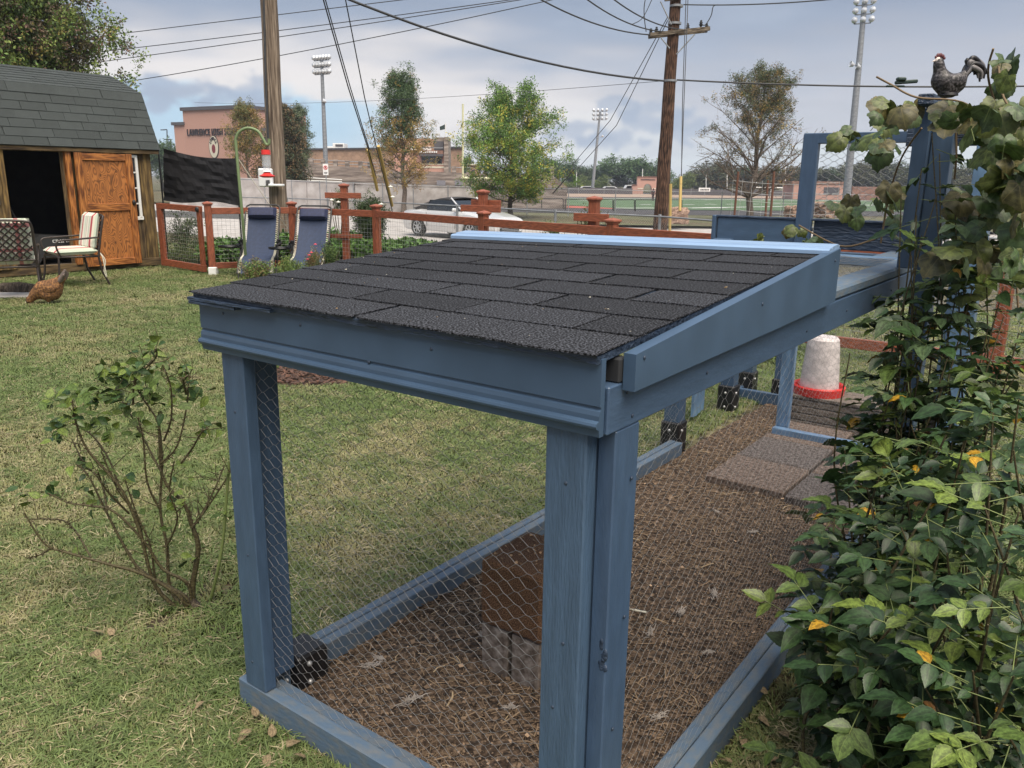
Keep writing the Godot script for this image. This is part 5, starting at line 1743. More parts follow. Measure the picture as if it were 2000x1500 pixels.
func hexnet(parent: Node, called: String, org: Vector3, ex: Vector3, ey: Vector3, wd: float, ht: float, dx := 0.030, dy := 0.0305, r := 0.0005, jit := 0.002, bulge := 0.006) -> void:
	var b := MB.new()
	var nx := int(wd / dx)
	var ny := int(ht / dy)
	var ez := ex.cross(ey)
	var node := func(i: int, j: int, side: float) -> Vector3:
		var x := (i + 0.5) * dx + side * dx * 0.17
		var y := (j + 0.25 + 0.5 * (i % 2)) * dy
		var k := i * 3.7 + side * 1.3
		return org + ex * (x + fn.get_noise_2d(k, j * 2.9) * jit * 2.0) + ey * (y + fn.get_noise_2d(k + 91.0, j * 2.9) * jit * 2.4) + ez * (fn.get_noise_2d(x * 5.0, y * 5.0 + 33.0) * bulge)
	for i in nx:
		for j in ny:
			var a: Vector3 = node.call(i, j, -1.0)
			var c: Vector3 = node.call(i, j, 1.0)
			b.wire(a, c, r * 1.25)
			if i < nx - 1:
				b.wire(c, node.call(i + 1, j, -1.0), r)
				var j2 := j - 1 if i % 2 == 0 else j + 1
				if j2 >= 0 and j2 < ny:
					b.wire(c, node.call(i + 1, j2, -1.0), r)
	obj(called, b, M.netting, parent)


func grid_net(parent: Node, called: String, a: Vector3, c: Vector3, up: Vector3, st: float, r: float, m: Material) -> void:
	var b := MB.new()
	var n := int((c - a).length() / st)
	var k := int(up.length() / st)
	for i in n + 1:
		var p := a.lerp(c, float(i) / n)
		b.wire(p, p + up, r)
	for j in k + 1:
		b.wire(a + up * (float(j) / k), c + up * (float(j) / k), r)
	obj(called, b, m, parent)


func post_cap(parent: Node, p: Vector3, s: float, turn: float) -> void:
	var b := MB.new()
	var bs := Basis(Vector3.UP, turn)
	b.box(p + Vector3(0, 0.008, 0), Vector3(s * 1.15, 0.016, s * 1.15), 0.003, bs)
	b.box(p + Vector3(0, 0.028, 0), Vector3(s * 1.4, 0.024, s * 1.4), 0.006, bs)
	b.x = Transform3D(bs, p + Vector3(0, 0.04, 0))
	var h := s * 0.68
	for k in 4:
		var a := PI / 4 + k * PI / 2
		var q1 := Vector3(cos(a), 0, sin(a)) * h * 1.38
		var q2 := Vector3(cos(a + PI / 2), 0, sin(a + PI / 2)) * h * 1.38
		b.flat(q1, q2, Vector3(0, 0.022, 0), q1 + q2 + Vector3.UP)
	obj("cap", b, M.red_top, parent)


func red_fence() -> void:
	var f := thing("red_fence", "low red wooden fence with wire panels along the yard edge", "fence")
	var ps := [[409, 12.42], [572, 13.0], [736, 12.2], [945, 10.25], [1196, 8.75], [1500, 7.4], [1985, 6.3], [2330, 5.5]]
	var pp := []
	for q in ps:
		var p := at(q[0], 450, q[1])
		p.y = 0.0
		pp.append(p)
	for i in pp.size():
		var p: Vector3 = pp[i]
		var dirv: Vector3 = (pp[mini(i + 1, pp.size() - 1)] - pp[maxi(i - 1, 0)]).normalized()
		var turn := atan2(-dirv.z, dirv.x)
		board(f, "post", p - Vector3(0, 0.1, 0), p + Vector3(0, 1.045, 0), dirv * 0.095, 0.095, M.red_paint, 0.006)
		post_cap(f, p + Vector3(0, 1.045, 0), 0.1, turn)
		if i < pp.size() - 1:
			var q: Vector3 = pp[i + 1]
			var e := (q - p).normalized()
			var side := e.cross(Vector3.UP) * 0.03
			board(f, "top_rail", p + e * 0.05 + Vector3(0, 0.965, 0) + side, q - e * 0.05 + Vector3(0, 0.965, 0) + side, Vector3.UP * 0.095, 0.04, M.red_paint, 0.004)
			board(f, "bottom_rail", p + e * 0.05 + Vector3(0, 0.15, 0) + side, q - e * 0.05 + Vector3(0, 0.15, 0) + side, Vector3.UP * 0.09, 0.04, M.red_paint, 0.004)
			grid_net(f, "wire_panel", p + e * 0.06 + Vector3(0, 0.19, 0) - side * 0.4, q - e * 0.06 + Vector3(0, 0.19, 0) - side * 0.4, Vector3(0, 0.74, 0), 0.06, 0.0017, M.galvanized)
	var bb := MB.new()
	bb.box(pp[0] + Vector3(0.02, 0.05, 0.02), Vector3(0.12, 0.16, 0.12), 0.01)
	obj("white_footing", bb, M.white_paint, f)
	# the gate between the shed and the first post
	var g := thing("fence_gate", "red wooden gate with wire panel between shed and fence", "gate")
	var a := Vector3(-5.72, 0, -13.28)
	var c := Vector3(-4.73, 0, -12.50)
	var e := (c - a).normalized()
	board(g, "stile", a + e * 0.07 + Vector3(0, 0.05, 0), a + e * 0.07 + Vector3(0, 1.03, 0), e * 0.13, 0.05, M.red_paint)
	board(g, "stile", c - e * 0.05 + Vector3(0, 0.05, 0), c - e * 0.05 + Vector3(0, 1.01, 0), e * 0.09, 0.045, M.red_paint)
	board(g, "rail", a + Vector3(0, 1.0, 0) + e * 0.02, c + Vector3(0, 0.985, 0), Vector3.UP * 0.085, 0.055, M.red_paint)
	board(g, "rail", a + Vector3(0, 0.11, 0) + e * 0.02, c + Vector3(0, 0.09, 0), Vector3.UP * 0.1, 0.055, M.red_paint)
	grid_net(g, "wire_panel", a + e * 0.12 + Vector3(0, 0.15, 0), c - e * 0.09 + Vector3(0, 0.15, 0), Vector3(0, 0.81, 0), 0.055, 0.0017, M.galvanized)
	bb = MB.new()
	bb.ball(c - e * 0.04 + Vector3(0, 0.98, 0) + e.cross(Vector3.UP) * 0.035, Vector3(0.04, 0.04, 0.02))
	obj("latch", bb, M.black_iron, g)
	# cross-shaped posts standing behind the fence
	var cs := [[675, 12.75, 1.37, 0.56, 1.21, 0.56, "red cross shaped post beside the white flowering bush"], [943, 10.65, 1.335, 0.56, 1.115, 0.37, "red cross shaped post with two upper arms in front of the convertible"], [1159, 9.15, 1.30, 0.42, 1.09, 0.36, "red cross shaped post left of the brown utility pole"]]
	for i in 3:
		var q: Array = cs[i]
		var p := at(q[0], 450, q[1])
		p.y = 0.0
		var k := thing("cross_post", q[6], "post", p, 0.0, "cross shaped red posts behind the fence")
		var turn := [-0.1, -0.42, -0.55][i] as float
		k.rotation.y = turn
		board(k, "post", Vector3(0, -0.1, 0), Vector3(0, q[2] - 0.04, 0), Vector3.RIGHT * 0.1, 0.1, M.red_paint, 0.006)
		post_cap(k, Vector3(0, q[2] - 0.04, 0), 0.1, 0.0)
		board(k, "arm", Vector3(-q[3] / 2, q[4], 0.07), Vector3(q[3] / 2, q[4], 0.07), Vector3.UP * 0.085, 0.035, M.red_paint)
		if i == 1:
			board(k, "arm", Vector3(-0.2, q[4] + 0.065, -0.07), Vector3(0.22, q[4] + 0.065, -0.07), Vector3.UP * 0.085, 0.035, M.red_paint)
		board(k, "arm", Vector3(-q[5] / 2, 0.60 if i == 0 else 0.78, 0.07), Vector3(q[5] / 2, 0.60 if i == 0 else 0.78, 0.07), Vector3.UP * 0.06, 0.035, M.red_paint)


func bracket(parent: Node, u: float, w: float, h := 0.19) -> void:
	var b := MB.new()
	b.box(c3(u, h / 2, w), Vector3(0.112, h, 0.112), 0.008)
	var o := obj("post_bracket", b, M.black_iron, parent)
	for y in [0.25, 0.75]:
		for s in [Vector3(0.058, 0, 0.02), Vector3(0.0, 0, 0.058)]:
			b = MB.new()
			b.ball(c3(u, h * y, w) + s, Vector3(0.009, 0.009, 0.009), 8, 5)
			obj("bolt", b, M.bolt, o)


func roof_at(a: float, b: float, lift := 0.0) -> Vector3:
	var fl := c3(-0.022, 1.204, -0.034)
	var fr := c3(W - 0.004, 1.204, -0.034)
	var bl := c3(-0.03, 1.288, 1.06)
	var br := c3(W - 0.004, 1.299, 1.235)
	return fl.lerp(fr, a).lerp(bl.lerp(br, a), b) + Vector3(0, lift, 0)


func chicken_run() -> void:
	var r := thing("chicken_run", "blue painted wire chicken run with black shingled lean-to roof", "chicken run", RUN_AT, RUN_TURN)
	var bl := func() -> Material: return M["blue%d" % (rng.randi() % 3)]
	var X := Vector3.RIGHT
	var Y := Vector3.UP
	var Z := Vector3.BACK
	# sills
	board(r, "front_sill", c3(0, 0.0445, 0.019), c3(W + 0.03, 0.0445, 0.019), Y * 0.089, 0.038, M.blue_dusty)
	board(r, "front_sill", c3(0.095, 0.041, 0.061), c3(W - 0.1, 0.041, 0.061), Y * 0.084, 0.037, M.blue_dusty)
	board(r, "left_sill", c3(0.004, 0.0445, 0.04), c3(0.004, 0.0445, 2.82), Y * 0.089, 0.036, M.blue_dusty)
	board(r, "left_sill", c3(0.043, 0.043, 0.13), c3(0.043, 0.043, 2.82), Y * 0.086, 0.037, M.blue_dusty)
	board(r, "right_sill", c3(W + 0.006, 0.0445, 0.04), c3(W + 0.006, 0.0445, 2.2), Y * 0.089, 0.037, M.blue_dusty)
	board(r, "right_sill", c3(W - 0.035, 0.043, 0.13), c3(W - 0.035, 0.043, 2.2), Y * 0.086, 0.037, M.blue_dusty)
	board(r, "back_sill", c3(-0.2, 0.0445, 4.2), c3(0.5, 0.0445, 4.2), Y * 0.089, 0.038, M.blue0)
	board(r, "left_sill", c3(-0.17, 0.0445, 3.96), c3(-0.17, 0.0445, 4.32), Y * 0.089, 0.038, M.blue0)
	# front posts
	board(r, "post", c3(0.0825, 0.09, 0.019), c3(0.0825, 1.056, 0.019), X * 0.089, 0.038, bl.call())
	board(r, "post", c3(0.07, 0.09, 0.088), c3(0.07, 1.056, 0.088), Z * 0.089, 0.038, M.blue1)
	board(r, "post", c3(W - 0.0825, 0.09, 0.019), c3(W - 0.0825, 1.056, 0.019), X * 0.089, 0.038, M.blue_rough)
	board(r, "post", c3(W - 0.077, 0.09, 0.0605), c3(W - 0.077, 1.056, 0.0605), X * 0.075, 0.038, M.blue1)
	board(r, "post", c3(W - 0.019, 0.0, 0.0825), c3(W - 0.019, 1.056, 0.0825), Z * 0.089, 0.038, bl.call())
	# posts along the left side and the back, on black brackets
	for q in [[-0.02, 2.87, 1.15], [-0.10, 3.86, 1.15], [-0.15, 4.33, 1.15], [0.12, 4.26, 1.15], [1.1, 4.26, 1.15]]:
		board(r, "post", c3(q[0], 0.02, q[1]), c3(q[0], q[2], q[1]), X * 0.089, 0.089, bl.call())
		bracket(r, q[0], q[1])
	bracket(r, 0.05, 0.19, 0.12)
	for k in 3:
		board(r, "picket", c3(-0.16 - 0.012 * k, 0.05, 3.46 + k * 0.075), c3(-0.16 - 0.012 * k, 1.05, 3.46 + k * 0.075), Z * 0.066, 0.02, M.blue_pale)
	# top beams
	board(r, "right_beam", c3(W - 0.017, 1.101, 0.002), c3(W - 0.017, 1.101, 2.54), Y * 0.089, 0.038, M.blue2)
	board(r, "left_beam", c3(0.019, 1.101, 0.002), c3(0.019, 1.101, 2.95), Y * 0.089, 0.038, bl.call())
	board(r, "top_plate", c3(W - 0.045, 1.1655, 1.262), c3(W - 0.045, 1.1655, 2.53), X * 0.096, 0.037, M.blue_dusty, 0.008)
	board(r, "cross_board", c3(0.04, 1.166, 2.585), c3(W + 0.0, 1.166, 2.585), Z * 0.089, 0.038, M.blue_pale)
	board(r, "top_plate", c3(W - 0.16, 1.166, 2.63), c3(W - 0.16, 1.166, 2.98), X * 0.089, 0.036, M.blue_dusty)
	board(r, "top_plate", c3(0.05, 1.166, 1.2), c3(0.05, 1.166, 2.54), X * 0.089, 0.037, M.blue_dusty)
	board(r, "cross_board", c3(-0.1, 1.13, 3.03), c3(W, 1.13, 3.03), Y * 0.06, 0.038, M.blue1)
	# moulded fascia across the front
	var b := MB.new()
	var fp := PackedVector2Array()
	for q in [[0.0, 1.197], [0.0145, 1.197], [0.0145, 1.113], [0.0105, 1.111], [0.0105, 1.107], [0.0145, 1.104], [0.0165, 1.096], [0.0165, 1.0875], [0.0205, 1.0865], [0.0245, 1.084], [0.0262, 1.0795], [0.0245, 1.075], [0.0205, 1.0725], [0.0165, 1.0715], [0.0150, 1.066], [0.0130, 1.057], [0.0, 1.057]]:
		fp.append(Vector2(q[0], q[1]))
	b.prism(fp, c3(-0.016, 0, -0.002), Vector3(0, 0, 1), Vector3.UP, Vector3(W + 0.012, 0, 0))
	obj("fascia", b, M.blue_flat, r)
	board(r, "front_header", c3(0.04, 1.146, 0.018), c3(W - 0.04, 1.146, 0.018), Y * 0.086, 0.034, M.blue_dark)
	board(r, "corner_filler", c3(W - 0.045, 1.168, 0.05), c3(W + 0.002, 1.168, 0.05), Y * 0.045, 0.03, M.shadow_gap)
	# deck under the shingles
	b = MB.new()
	for q in [[-0.013, -0.001]]:
		var c := [roof_at(0.004, 0.004, q[1]), roof_at(0.998, 0.004, q[1]), roof_at(0.998, 1, q[1]), roof_at(0.004, 1, q[1])]
		var dn := Vector3(0, -0.014, 0)
		b.quad(c[0], c[1], c[2], c[3], Y)
		b.quad(c[0] + dn, c[1] + dn, c[2] + dn, c[3] + dn, -Y)
		for k in 4:
			b.quad(c[k], c[(k + 1) % 4], c[(k + 1) % 4] + dn, c[k] + dn, c[k] - c[(k + 2) % 4])
	obj("roof_deck", b, M.blue_dark, r)
	for k in 2:
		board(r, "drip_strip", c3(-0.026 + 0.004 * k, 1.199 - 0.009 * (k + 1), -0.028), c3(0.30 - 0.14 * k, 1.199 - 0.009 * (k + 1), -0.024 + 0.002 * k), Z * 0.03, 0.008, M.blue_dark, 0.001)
	# shingle tabs, each its own piece
	var rows := 9
	var tab := 0.2545
	for j in range(rows - 1, -1, -1):
		var off := [0.0, 0.5, 0.12, 0.62, 0.22, 0.74, 0.3, 0.85, 0.42][j] as float
		for k in 6:
			var a0 := (k - off) * tab + rf(-0.004, 0.004)
			var a1 := a0 + tab - 0.0065
			var lo := j == 0
			a0 = maxf(a0, -0.006)
			a1 = minf(a1, 1.0)
			if a1 > 0.93:
				a1 = 1.0
			if a0 > 0.925:
				continue
			if a1 - a0 < 0.015:
				continue
			var s := MB.new()
			var b0 := float(j) / rows - (0.006 if lo else 0.0)
			var b1 := minf(float(j + 1) / rows + 0.03, 1.0)
			var wave := [rf(-0.0012, 0.0012), rf(-0.0012, 0.0012), rf(-0.0012, 0.0012), rf(-0.0012, 0.0012), rf(-0.0012, 0.0012)]
			var g := 4
			for i in g:
				var t0 := lerpf(a0, a1, i / float(g))
				var t1 := lerpf(a0, a1, (i + 1) / float(g))
				var h0: float = 0.0058 + wave[i] * 0.7
				var h1: float = 0.0058 + wave[i + 1] * 0.7
				var p0 := roof_at(t0, b0 + wave[i], h0)
				var p1 := roof_at(t1, b0 + wave[i + 1], h1)
				var q0 := roof_at(t0, b1, 0.0018)
				var q1 := roof_at(t1, b1, 0.0018)
				s.quad(p0, p1, q1, q0, Y)
				var dn := Vector3(0, -0.0036, 0)
				s.quad(p0, p1, p1 + dn, p0 + dn, Z)
				s.quad(p0 + dn, p1 + dn, q1 + dn * 0.4, q0 + dn * 0.4, -Y)
				if i == 0:
					s.quad(p0, q0, q0 + dn * 0.4, p0 + dn, -X)
				if i == g - 1:
					s.quad(p1, q1, q1 + dn * 0.4, p1 + dn, X)
			obj("shingle", s, M["shingle%d" % (rng.randi() % 3)], r)
	# rake boards, ridge board
	b = MB.new()
	b.prism(PackedVector2Array([Vector2(0.045, 1.133), Vector2(0.8, 1.146), Vector2(1.0, 1.151), Vector2(1.258, 1.158), Vector2(1.258, 1.312), Vector2(0.045, 1.2)]), Vector3(W + 0.004, 0, 0), Vector3(0, 0, -1), Y, Vector3(0.024, 0, 0))
	obj("rake_board", b, M.blue_flat, r)
	b = MB.new()
	b.prism(PackedVector2Array([Vector2(0.03, 1.13), Vector2(1.1, 1.15), Vector2(1.1, 1.278), Vector2(0.03, 1.188)]), Vector3(-0.022, 0, 0), Vector3(0, 0, -1), Y, Vector3(0.018, 0, 0))
	obj("rake_board", b, M.blue_flat, r)
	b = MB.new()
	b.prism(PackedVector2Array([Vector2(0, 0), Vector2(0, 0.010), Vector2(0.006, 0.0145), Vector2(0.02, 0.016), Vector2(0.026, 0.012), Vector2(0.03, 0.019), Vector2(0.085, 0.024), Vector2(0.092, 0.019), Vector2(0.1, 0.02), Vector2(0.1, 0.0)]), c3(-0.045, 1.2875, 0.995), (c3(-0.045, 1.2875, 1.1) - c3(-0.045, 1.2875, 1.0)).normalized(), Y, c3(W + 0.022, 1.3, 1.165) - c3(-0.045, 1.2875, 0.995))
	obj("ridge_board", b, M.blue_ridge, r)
	b = MB.new()
	b.quad(c3(-0.02, 1.15, 1.1), c3(W - 0.01, 1.15, 1.262), c3(W - 0.01, 1.302, 1.262), c3(-0.02, 1.288, 1.1), Vector3(0, 0, -1))
	b.quad(c3(-0.02, 1.15, 1.09), c3(W - 0.01, 1.15, 1.252), c3(W - 0.01, 1.302, 1.252), c3(-0.02, 1.288, 1.09), Vector3(0, 0, 1))
	obj("roof_back_board", b, M.blue_flat, r)
	# netting
	hexnet(r, "wire_netting", c3(0.045, 0.02, 0.0395), X, Y, W - 0.09, 1.04)
	hexnet(r, "wire_netting", c3(0.0235, 0.03, 2.82), Z, Y, 2.7, 1.04, 0.03, 0.0305, 0.0004)
	hexnet(r, "wire_netting", c3(W - 0.0145, 0.03, 2.3), Z, Y, 2.2, 1.05, 0.031, 0.0315, 0.00034)
	hexnet(r, "wire_netting", c3(0.06, 1.187, 1.28), X, -Z, W - 0.12, 1.28)
	# grit and bits of leaf that settled on the roof
	var gx := []
	var gc := []
	for i in 44:
		var q := roof_at(rng.randf(), rng.randf(), 0.0065)
		gx.append(Transform3D(Basis.from_euler(Vector3(rf(-0.3, 0.3), rng.randf() * TAU, rf(-0.3, 0.3))).scaled(Vector3.ONE * (rf(0.001, 0.0022) if rng.randf() < 0.88 else rf(0.003, 0.006))), q))
		gc.append(Color(0.45, 0.42, 0.36) if rng.randf() < 0.5 else Color(0.22, 0.15, 0.08))
	var gm := MB.new()
	gm.ball(Vector3.ZERO, Vector3(1, 0.35, 0.6), 6, 4)
	many("roof_grit", gm.mesh(), M.litter, gx, gc, r)
	# screws
	for q in [[0.085, 1.16], [0.38, 1.165], [0.78, 1.163], [0.6, 1.11]]:
		b = MB.new()
		b.ball(c3(q[0], q[1], -0.0165), Vector3(0.0042, 0.0042, 0.0022), 8, 5)
		obj("screw", b, M.screw, r)
	for q in [[0.08, 0.9], [0.09, 0.5], [0.075, 0.17], [1.095, 0.95], [1.10, 0.62], [1.08, 0.47]]:
		b = MB.new()
		b.ball(c3(q[0], q[1], 0.0), Vector3(0.004, 0.004, 0.002), 8, 5)
		obj("screw", b, M.screw, r)
	for q in [[0.1, 0.95], [0.1, 0.66], [0.075, 0.42], [0.09, 1.075], [0.065, 1.125], [0.42, 1.095], [1.1, 1.09], [1.5, 1.1], [2.1, 1.105]]:
		b = MB.new()
		b.ball(c3(W + 0.003, q[1], q[0]), Vector3(0.002, 0.004, 0.004), 8, 5)
		obj("screw", b, M.screw, r)
	for q in [[0.075, 1.19], [0.65, 1.22], [1.21, 1.28]]:
		b = MB.new()
		b.ball(c3(W + 0.029, q[1], q[0]), Vector3(0.002, 0.004, 0.004), 8, 5)
		obj("screw", b, M.screw, r)
	# the bare knot on the corner post
	b = MB.new()
	for k in 7:
		b.ball(c3(W - 0.005 + rf(-0.008, 0.004), 0.595 + rf(-0.025, 0.03), 0.0385), Vector3(rf(0.004, 0.008), rf(0.006, 0.014), 0.003), 7, 5)
	obj("knot", b, M.blue_dark, r)
	# raised back with board panel, block and upright wire frame
	board(r, "back_board", c3(0.10, 1.243, 3.0), c3(0.512, 1.243, 3.0), Y * 0.135, 0.024, M.blue0)
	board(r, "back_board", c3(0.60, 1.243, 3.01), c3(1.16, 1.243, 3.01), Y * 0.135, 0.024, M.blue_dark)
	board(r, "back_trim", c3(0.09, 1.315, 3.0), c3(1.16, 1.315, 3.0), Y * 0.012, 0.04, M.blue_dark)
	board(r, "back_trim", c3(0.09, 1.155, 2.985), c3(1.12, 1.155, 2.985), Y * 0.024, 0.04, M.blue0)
	board(r, "back_trim", c3(0.085, 1.18, 2.99), c3(0.085, 1.32, 2.99), X * 0.02, 0.04, M.blue1)
	b = MB.new()
	b.box(c3(0.15, 1.181, 2.965), Vector3(0.095, 0.04, 0.05), 0.004)
	obj("corner_block", b, M.blue1, r)
	board(r, "raised_stile", c3(0.556, 1.15, 2.98), c3(0.556, 1.72, 2.98), X * 0.075, 0.038, M.blue2)
	board(r, "raised_rail", c3(0.52, 1.7, 2.98), c3(1.16, 1.7, 2.98), Y * 0.05, 0.037, M.blue2)
	hexnet(r, "wire_netting", c3(0.59, 1.31, 2.995), X, Y, 0.57, 0.38, 0.03, 0.0305, 0.0011)
	# wire door inside the run
	board(r, "inner_stile", c3(0.40, 0.02, 3.46), c3(0.40, 1.12, 3.46), X * 0.075, 0.036, M.blue_pale)
	board(r, "inner_rail", c3(0.365, 0.05, 3.40), c3(1.12, 0.05, 3.40), Y * 0.10, 0.045, M.blue_pale)
	hexnet(r, "wire_netting", c3(0.44, 0.09, 3.465), X, Y, 0.66, 1.0)
	hexnet(r, "wire_netting", c3(-0.1, 0.09, 4.23), X, Y, 1.25, 1.0)


func rounded_block(size: Vector3, bump: float, sd: float, n := 8, soft := 0.14) -> MB:
	var b := MB.new()
	var f := func(p: Vector3) -> Vector3:
		var q := p.clamp(Vector3.ONE * (soft - 1.0), Vector3.ONE * (1.0 - soft))
		var d := p - q
		if d.length() > 0.0001:
			d = d.normalized() * soft
		var k := q + d
		return k * size / 2.0 * (1.0 + bump * fn.get_noise_3d(k.x * 1.5 + sd, k.y * 1.5, k.z * 1.5))
	for ax in 3:
		var i := (ax + 1) % 3
		var j := (ax + 2) % 3
		for sg in [-1.0, 1.0]:
			for u in n:
				for v in n:
					var q := []
					for k in [[u, v], [u + 1, v], [u + 1, v + 1], [u, v + 1]]:
						var p := Vector3()
						p[ax] = sg
						p[i] = k[0] * 2.0 / n - 1.0
						p[j] = k[1] * 2.0 / n - 1.0
						q.append(f.call(p))
					var nn := Vector3()
					nn[ax] = sg
					b.quad(q[0], q[1], q[2], q[3], nn)
	return b


func run_contents() -> void:
	var rot := Basis(Vector3.UP, RUN_TURN)
	var rx := Transform3D(rot, RUN_AT)
	# trodden soil inside the run
	var b := MB.new()
	var hgt := func(u: float, w: float) -> float:
		return 0.008 + 0.016 * fn.get_noise_2d(u * 3.0, w * 3.0 + 70.0) + 0.007 * fn.get_noise_2d(u * 14.0, w * 14.0) + 0.01
	var nu := 44
	var nw := 150
	for i in nu:
		for j in nw:
			var u0 := lerpf(0.05, W - 0.03, i / float(nu))
			var u1 := lerpf(0.05, W - 0.03, (i + 1) / float(nu))
			var w0 := lerpf(0.07, 4.2, j / float(nw))
			var w1 := lerpf(0.07, 4.2, (j + 1) / float(nw))
			b.quad(c3(u0, hgt.call(u0, w0), w0), c3(u1, hgt.call(u1, w0), w0), c3(u1, hgt.call(u1, w1), w1), c3(u0, hgt.call(u0, w1), w1), Vector3.UP)
	var so := struct("soil", b, M.soil)
	so.transform = rx
	# straw and chips on it
	var st := MB.new()
	st.tube([Vector3(-0.5, 0, 0), Vector3(0.1, 0.06, 0.05), Vector3(0.5, 0, 0)], 0.024, 4)
	var xs := []
	var cols := []
	for i in 26000:
		var u := rf(0.06, W - 0.04)
		var w := 0.08 + 3.9 * pow(rng.randf(), 1.25)
		if fn.get_noise_2d(u * 2.2 + 5.0, w * 2.2) + 0.35 < rng.randf() * 0.6:
			continue
		var l := rf(0.008, 0.026) if rng.randf() < 0.88 else rf(0.03, 0.065)
		var p := c3(u, hgt.call(u, w) + rf(0.0, 0.007), w)
		var bs := Basis.from_euler(Vector3(rf(-0.3, 0.3), rng.randf() * TAU, rf(-0.22, 0.22))).scaled_local(Vector3(l, l * rf(0.7, 1.3), l * rf(0.7, 1.9)))
		xs.append(rx * Transform3D(bs, p))
		var c := Color(0.31, 0.22, 0.14).lerp(Color(0.15, 0.10, 0.066), rng.randf())
		if rng.randf() < 0.05:
			c = Color(0.48, 0.36, 0.22)
		cols.append(c)
	many("straw_litter", st.mesh(), M.litter, xs, cols)
	var chip := MB.new()
	chip.quad(Vector3(-0.5, 0, -0.35), Vector3(0.4, 0.05, -0.4), Vector3(0.5, 0, 0.3), Vector3(-0.4, 0.1, 0.4), Vector3.UP)
	xs = []
	cols = []
	for i in 16000:
		var u := rf(0.06, W - 0.04)
		var w := 0.08 + 3.6 * pow(rng.randf(), 1.2)
		var s := rf(0.003, 0.008) if rng.randf() < 0.94 else rf(0.01, 0.018)
		xs.append(rx * Transform3D(Basis.from_euler(Vector3(rf(-0.5, 0.5), rng.randf() * TAU, rf(-0.5, 0.5))).scaled(Vector3.ONE * s), c3(u, hgt.call(u, w) + 0.006, w)))
		cols.append(Color(0.25, 0.172, 0.112).lerp(Color(0.125, 0.084, 0.056), rng.randf()) * (2.0 if rng.randf() < 0.05 else 1.0))
	many("wood_chips", chip.mesh(), M.litter, xs, cols)
	# block on two bricks
	for k in 2:
		var g := thing("grey_brick", ["left of the two upright grey bricks under the brown block", "right of the two upright grey bricks under the brown block"][k], "brick", rx * c3(0.4985 + k * 0.115, 0.085, 0.66), RUN_TURN, "bricks under the brown block")
		obj("body", rounded_block(Vector3(0.099, 0.175, 0.20), 0.012, k * 3.0, 8, 0.07), M.grey_brick, g)
	var pb := thing("feed_block", "dark brown crumbly block resting on two grey bricks in the run", "block", rx * c3(0.565, 0.285, 0.675), RUN_TURN)
	obj("body", rounded_block(Vector3(0.228, 0.215, 0.25), 0.035, 9.0, 16, 0.12), M.peat, pb)
	var crumbs := MB.new()
	for k in 130:
		crumbs.x = Transform3D(Basis.from_euler(Vector3(rf(-0.6, 0.6), rng.randf() * TAU, rf(-0.6, 0.6))).scaled(Vector3.ONE * rf(0.005, 0.012)), Vector3(rf(-0.1, 0.1), 0.108 + rf(-0.004, 0.004), rf(-0.1, 0.1)))
		var cv := rf(0.5, 1.5)
		crumbs.col = Color(0.30 * cv, 0.19 * cv, 0.11 * cv)
		crumbs.quad(Vector3(-0.5, 0, -0.35), Vector3(0.4, 0.05, -0.4), Vector3(0.5, 0, 0.3), Vector3(-0.4, 0.1, 0.4), Vector3.UP)
	stuff(obj("crumbs", crumbs, M.litter, pb))
	# pavers
	var pl := ["front left paver of the paved patch in the run", "front right paver of the paved patch, nearest the corner roses", "middle left paver of the paved patch in the run", "middle right paver of the paved patch, beside the roses", "rear left paver in front of the wire door", "rear right paver in front of the wire door"]
	var i := 0
	for row in 3:
		for c in 2:
			var p := thing("paver", pl[i], "paver", rx * c3(0.54 + c * 0.412, 0.034, 2.69 + row * 0.41 - c * 0.03), RUN_TURN + rf(-0.012, 0.012), "pavers in the chicken run")
			var m := MB.new()
			m.box(Vector3.ZERO, Vector3(0.396, 0.058, 0.396), 0.007)
			obj("slab", m, M.paver if (row + c) % 2 == 0 else M.paver_grey, p)
			i += 1
	# feeder on a low crate
	var cr := thing("wooden_crate", "low stack of weathered planks under the chicken feeder", "crate", rx * c3(0.62, 0.0, 3.95), RUN_TURN)
	for k in 4:
		board(cr, "plank", Vector3(-0.3, 0.03 + k * 0.045, 0.14), Vector3(0.3, 0.03 + k * 0.045, 0.14), Vector3.UP * 0.038, 0.03, M.crate_wood)
		board(cr, "plank", Vector3(-0.29, 0.03 + k * 0.045, -0.12), Vector3(-0.29, 0.03 + k * 0.045, 0.12), Vector3.UP * 0.038, 0.03, M.crate_wood)
	for k in 4:
		board(cr, "top_plank", Vector3(-0.3, 0.2, -0.1 + k * 0.075), Vector3(0.3, 0.2, -0.1 + k * 0.075), Vector3.BACK * 0.07, 0.02, M.crate_wood)
	var fd := thing("chicken_feeder", "milky plastic chicken feeder with red tray on a crate", "feeder", rx * c3(0.455, 0.21, 3.93), RUN_TURN)
	b = MB.new()
	b.lathe([Vector2(0.118, 0.03), Vector2(0.112, 0.12), Vector2(0.098, 0.3), Vector2(0.092, 0.345), Vector2(0.08, 0.36), Vector2(0.001, 0.365)], 26)
	obj("jar", b, M.milky, fd)
	b = MB.new()
	b.lathe([Vector2(0.001, 0.0), Vector2(0.15, 0.0), Vector2(0.158, 0.05), Vector2(0.152, 0.06), Vector2(0.143, 0.05), Vector2(0.135, 0.02), Vector2(0.11, 0.02), Vector2(0.11, 0.05)], 26)
	obj("tray", b, M.red_plastic, fd)


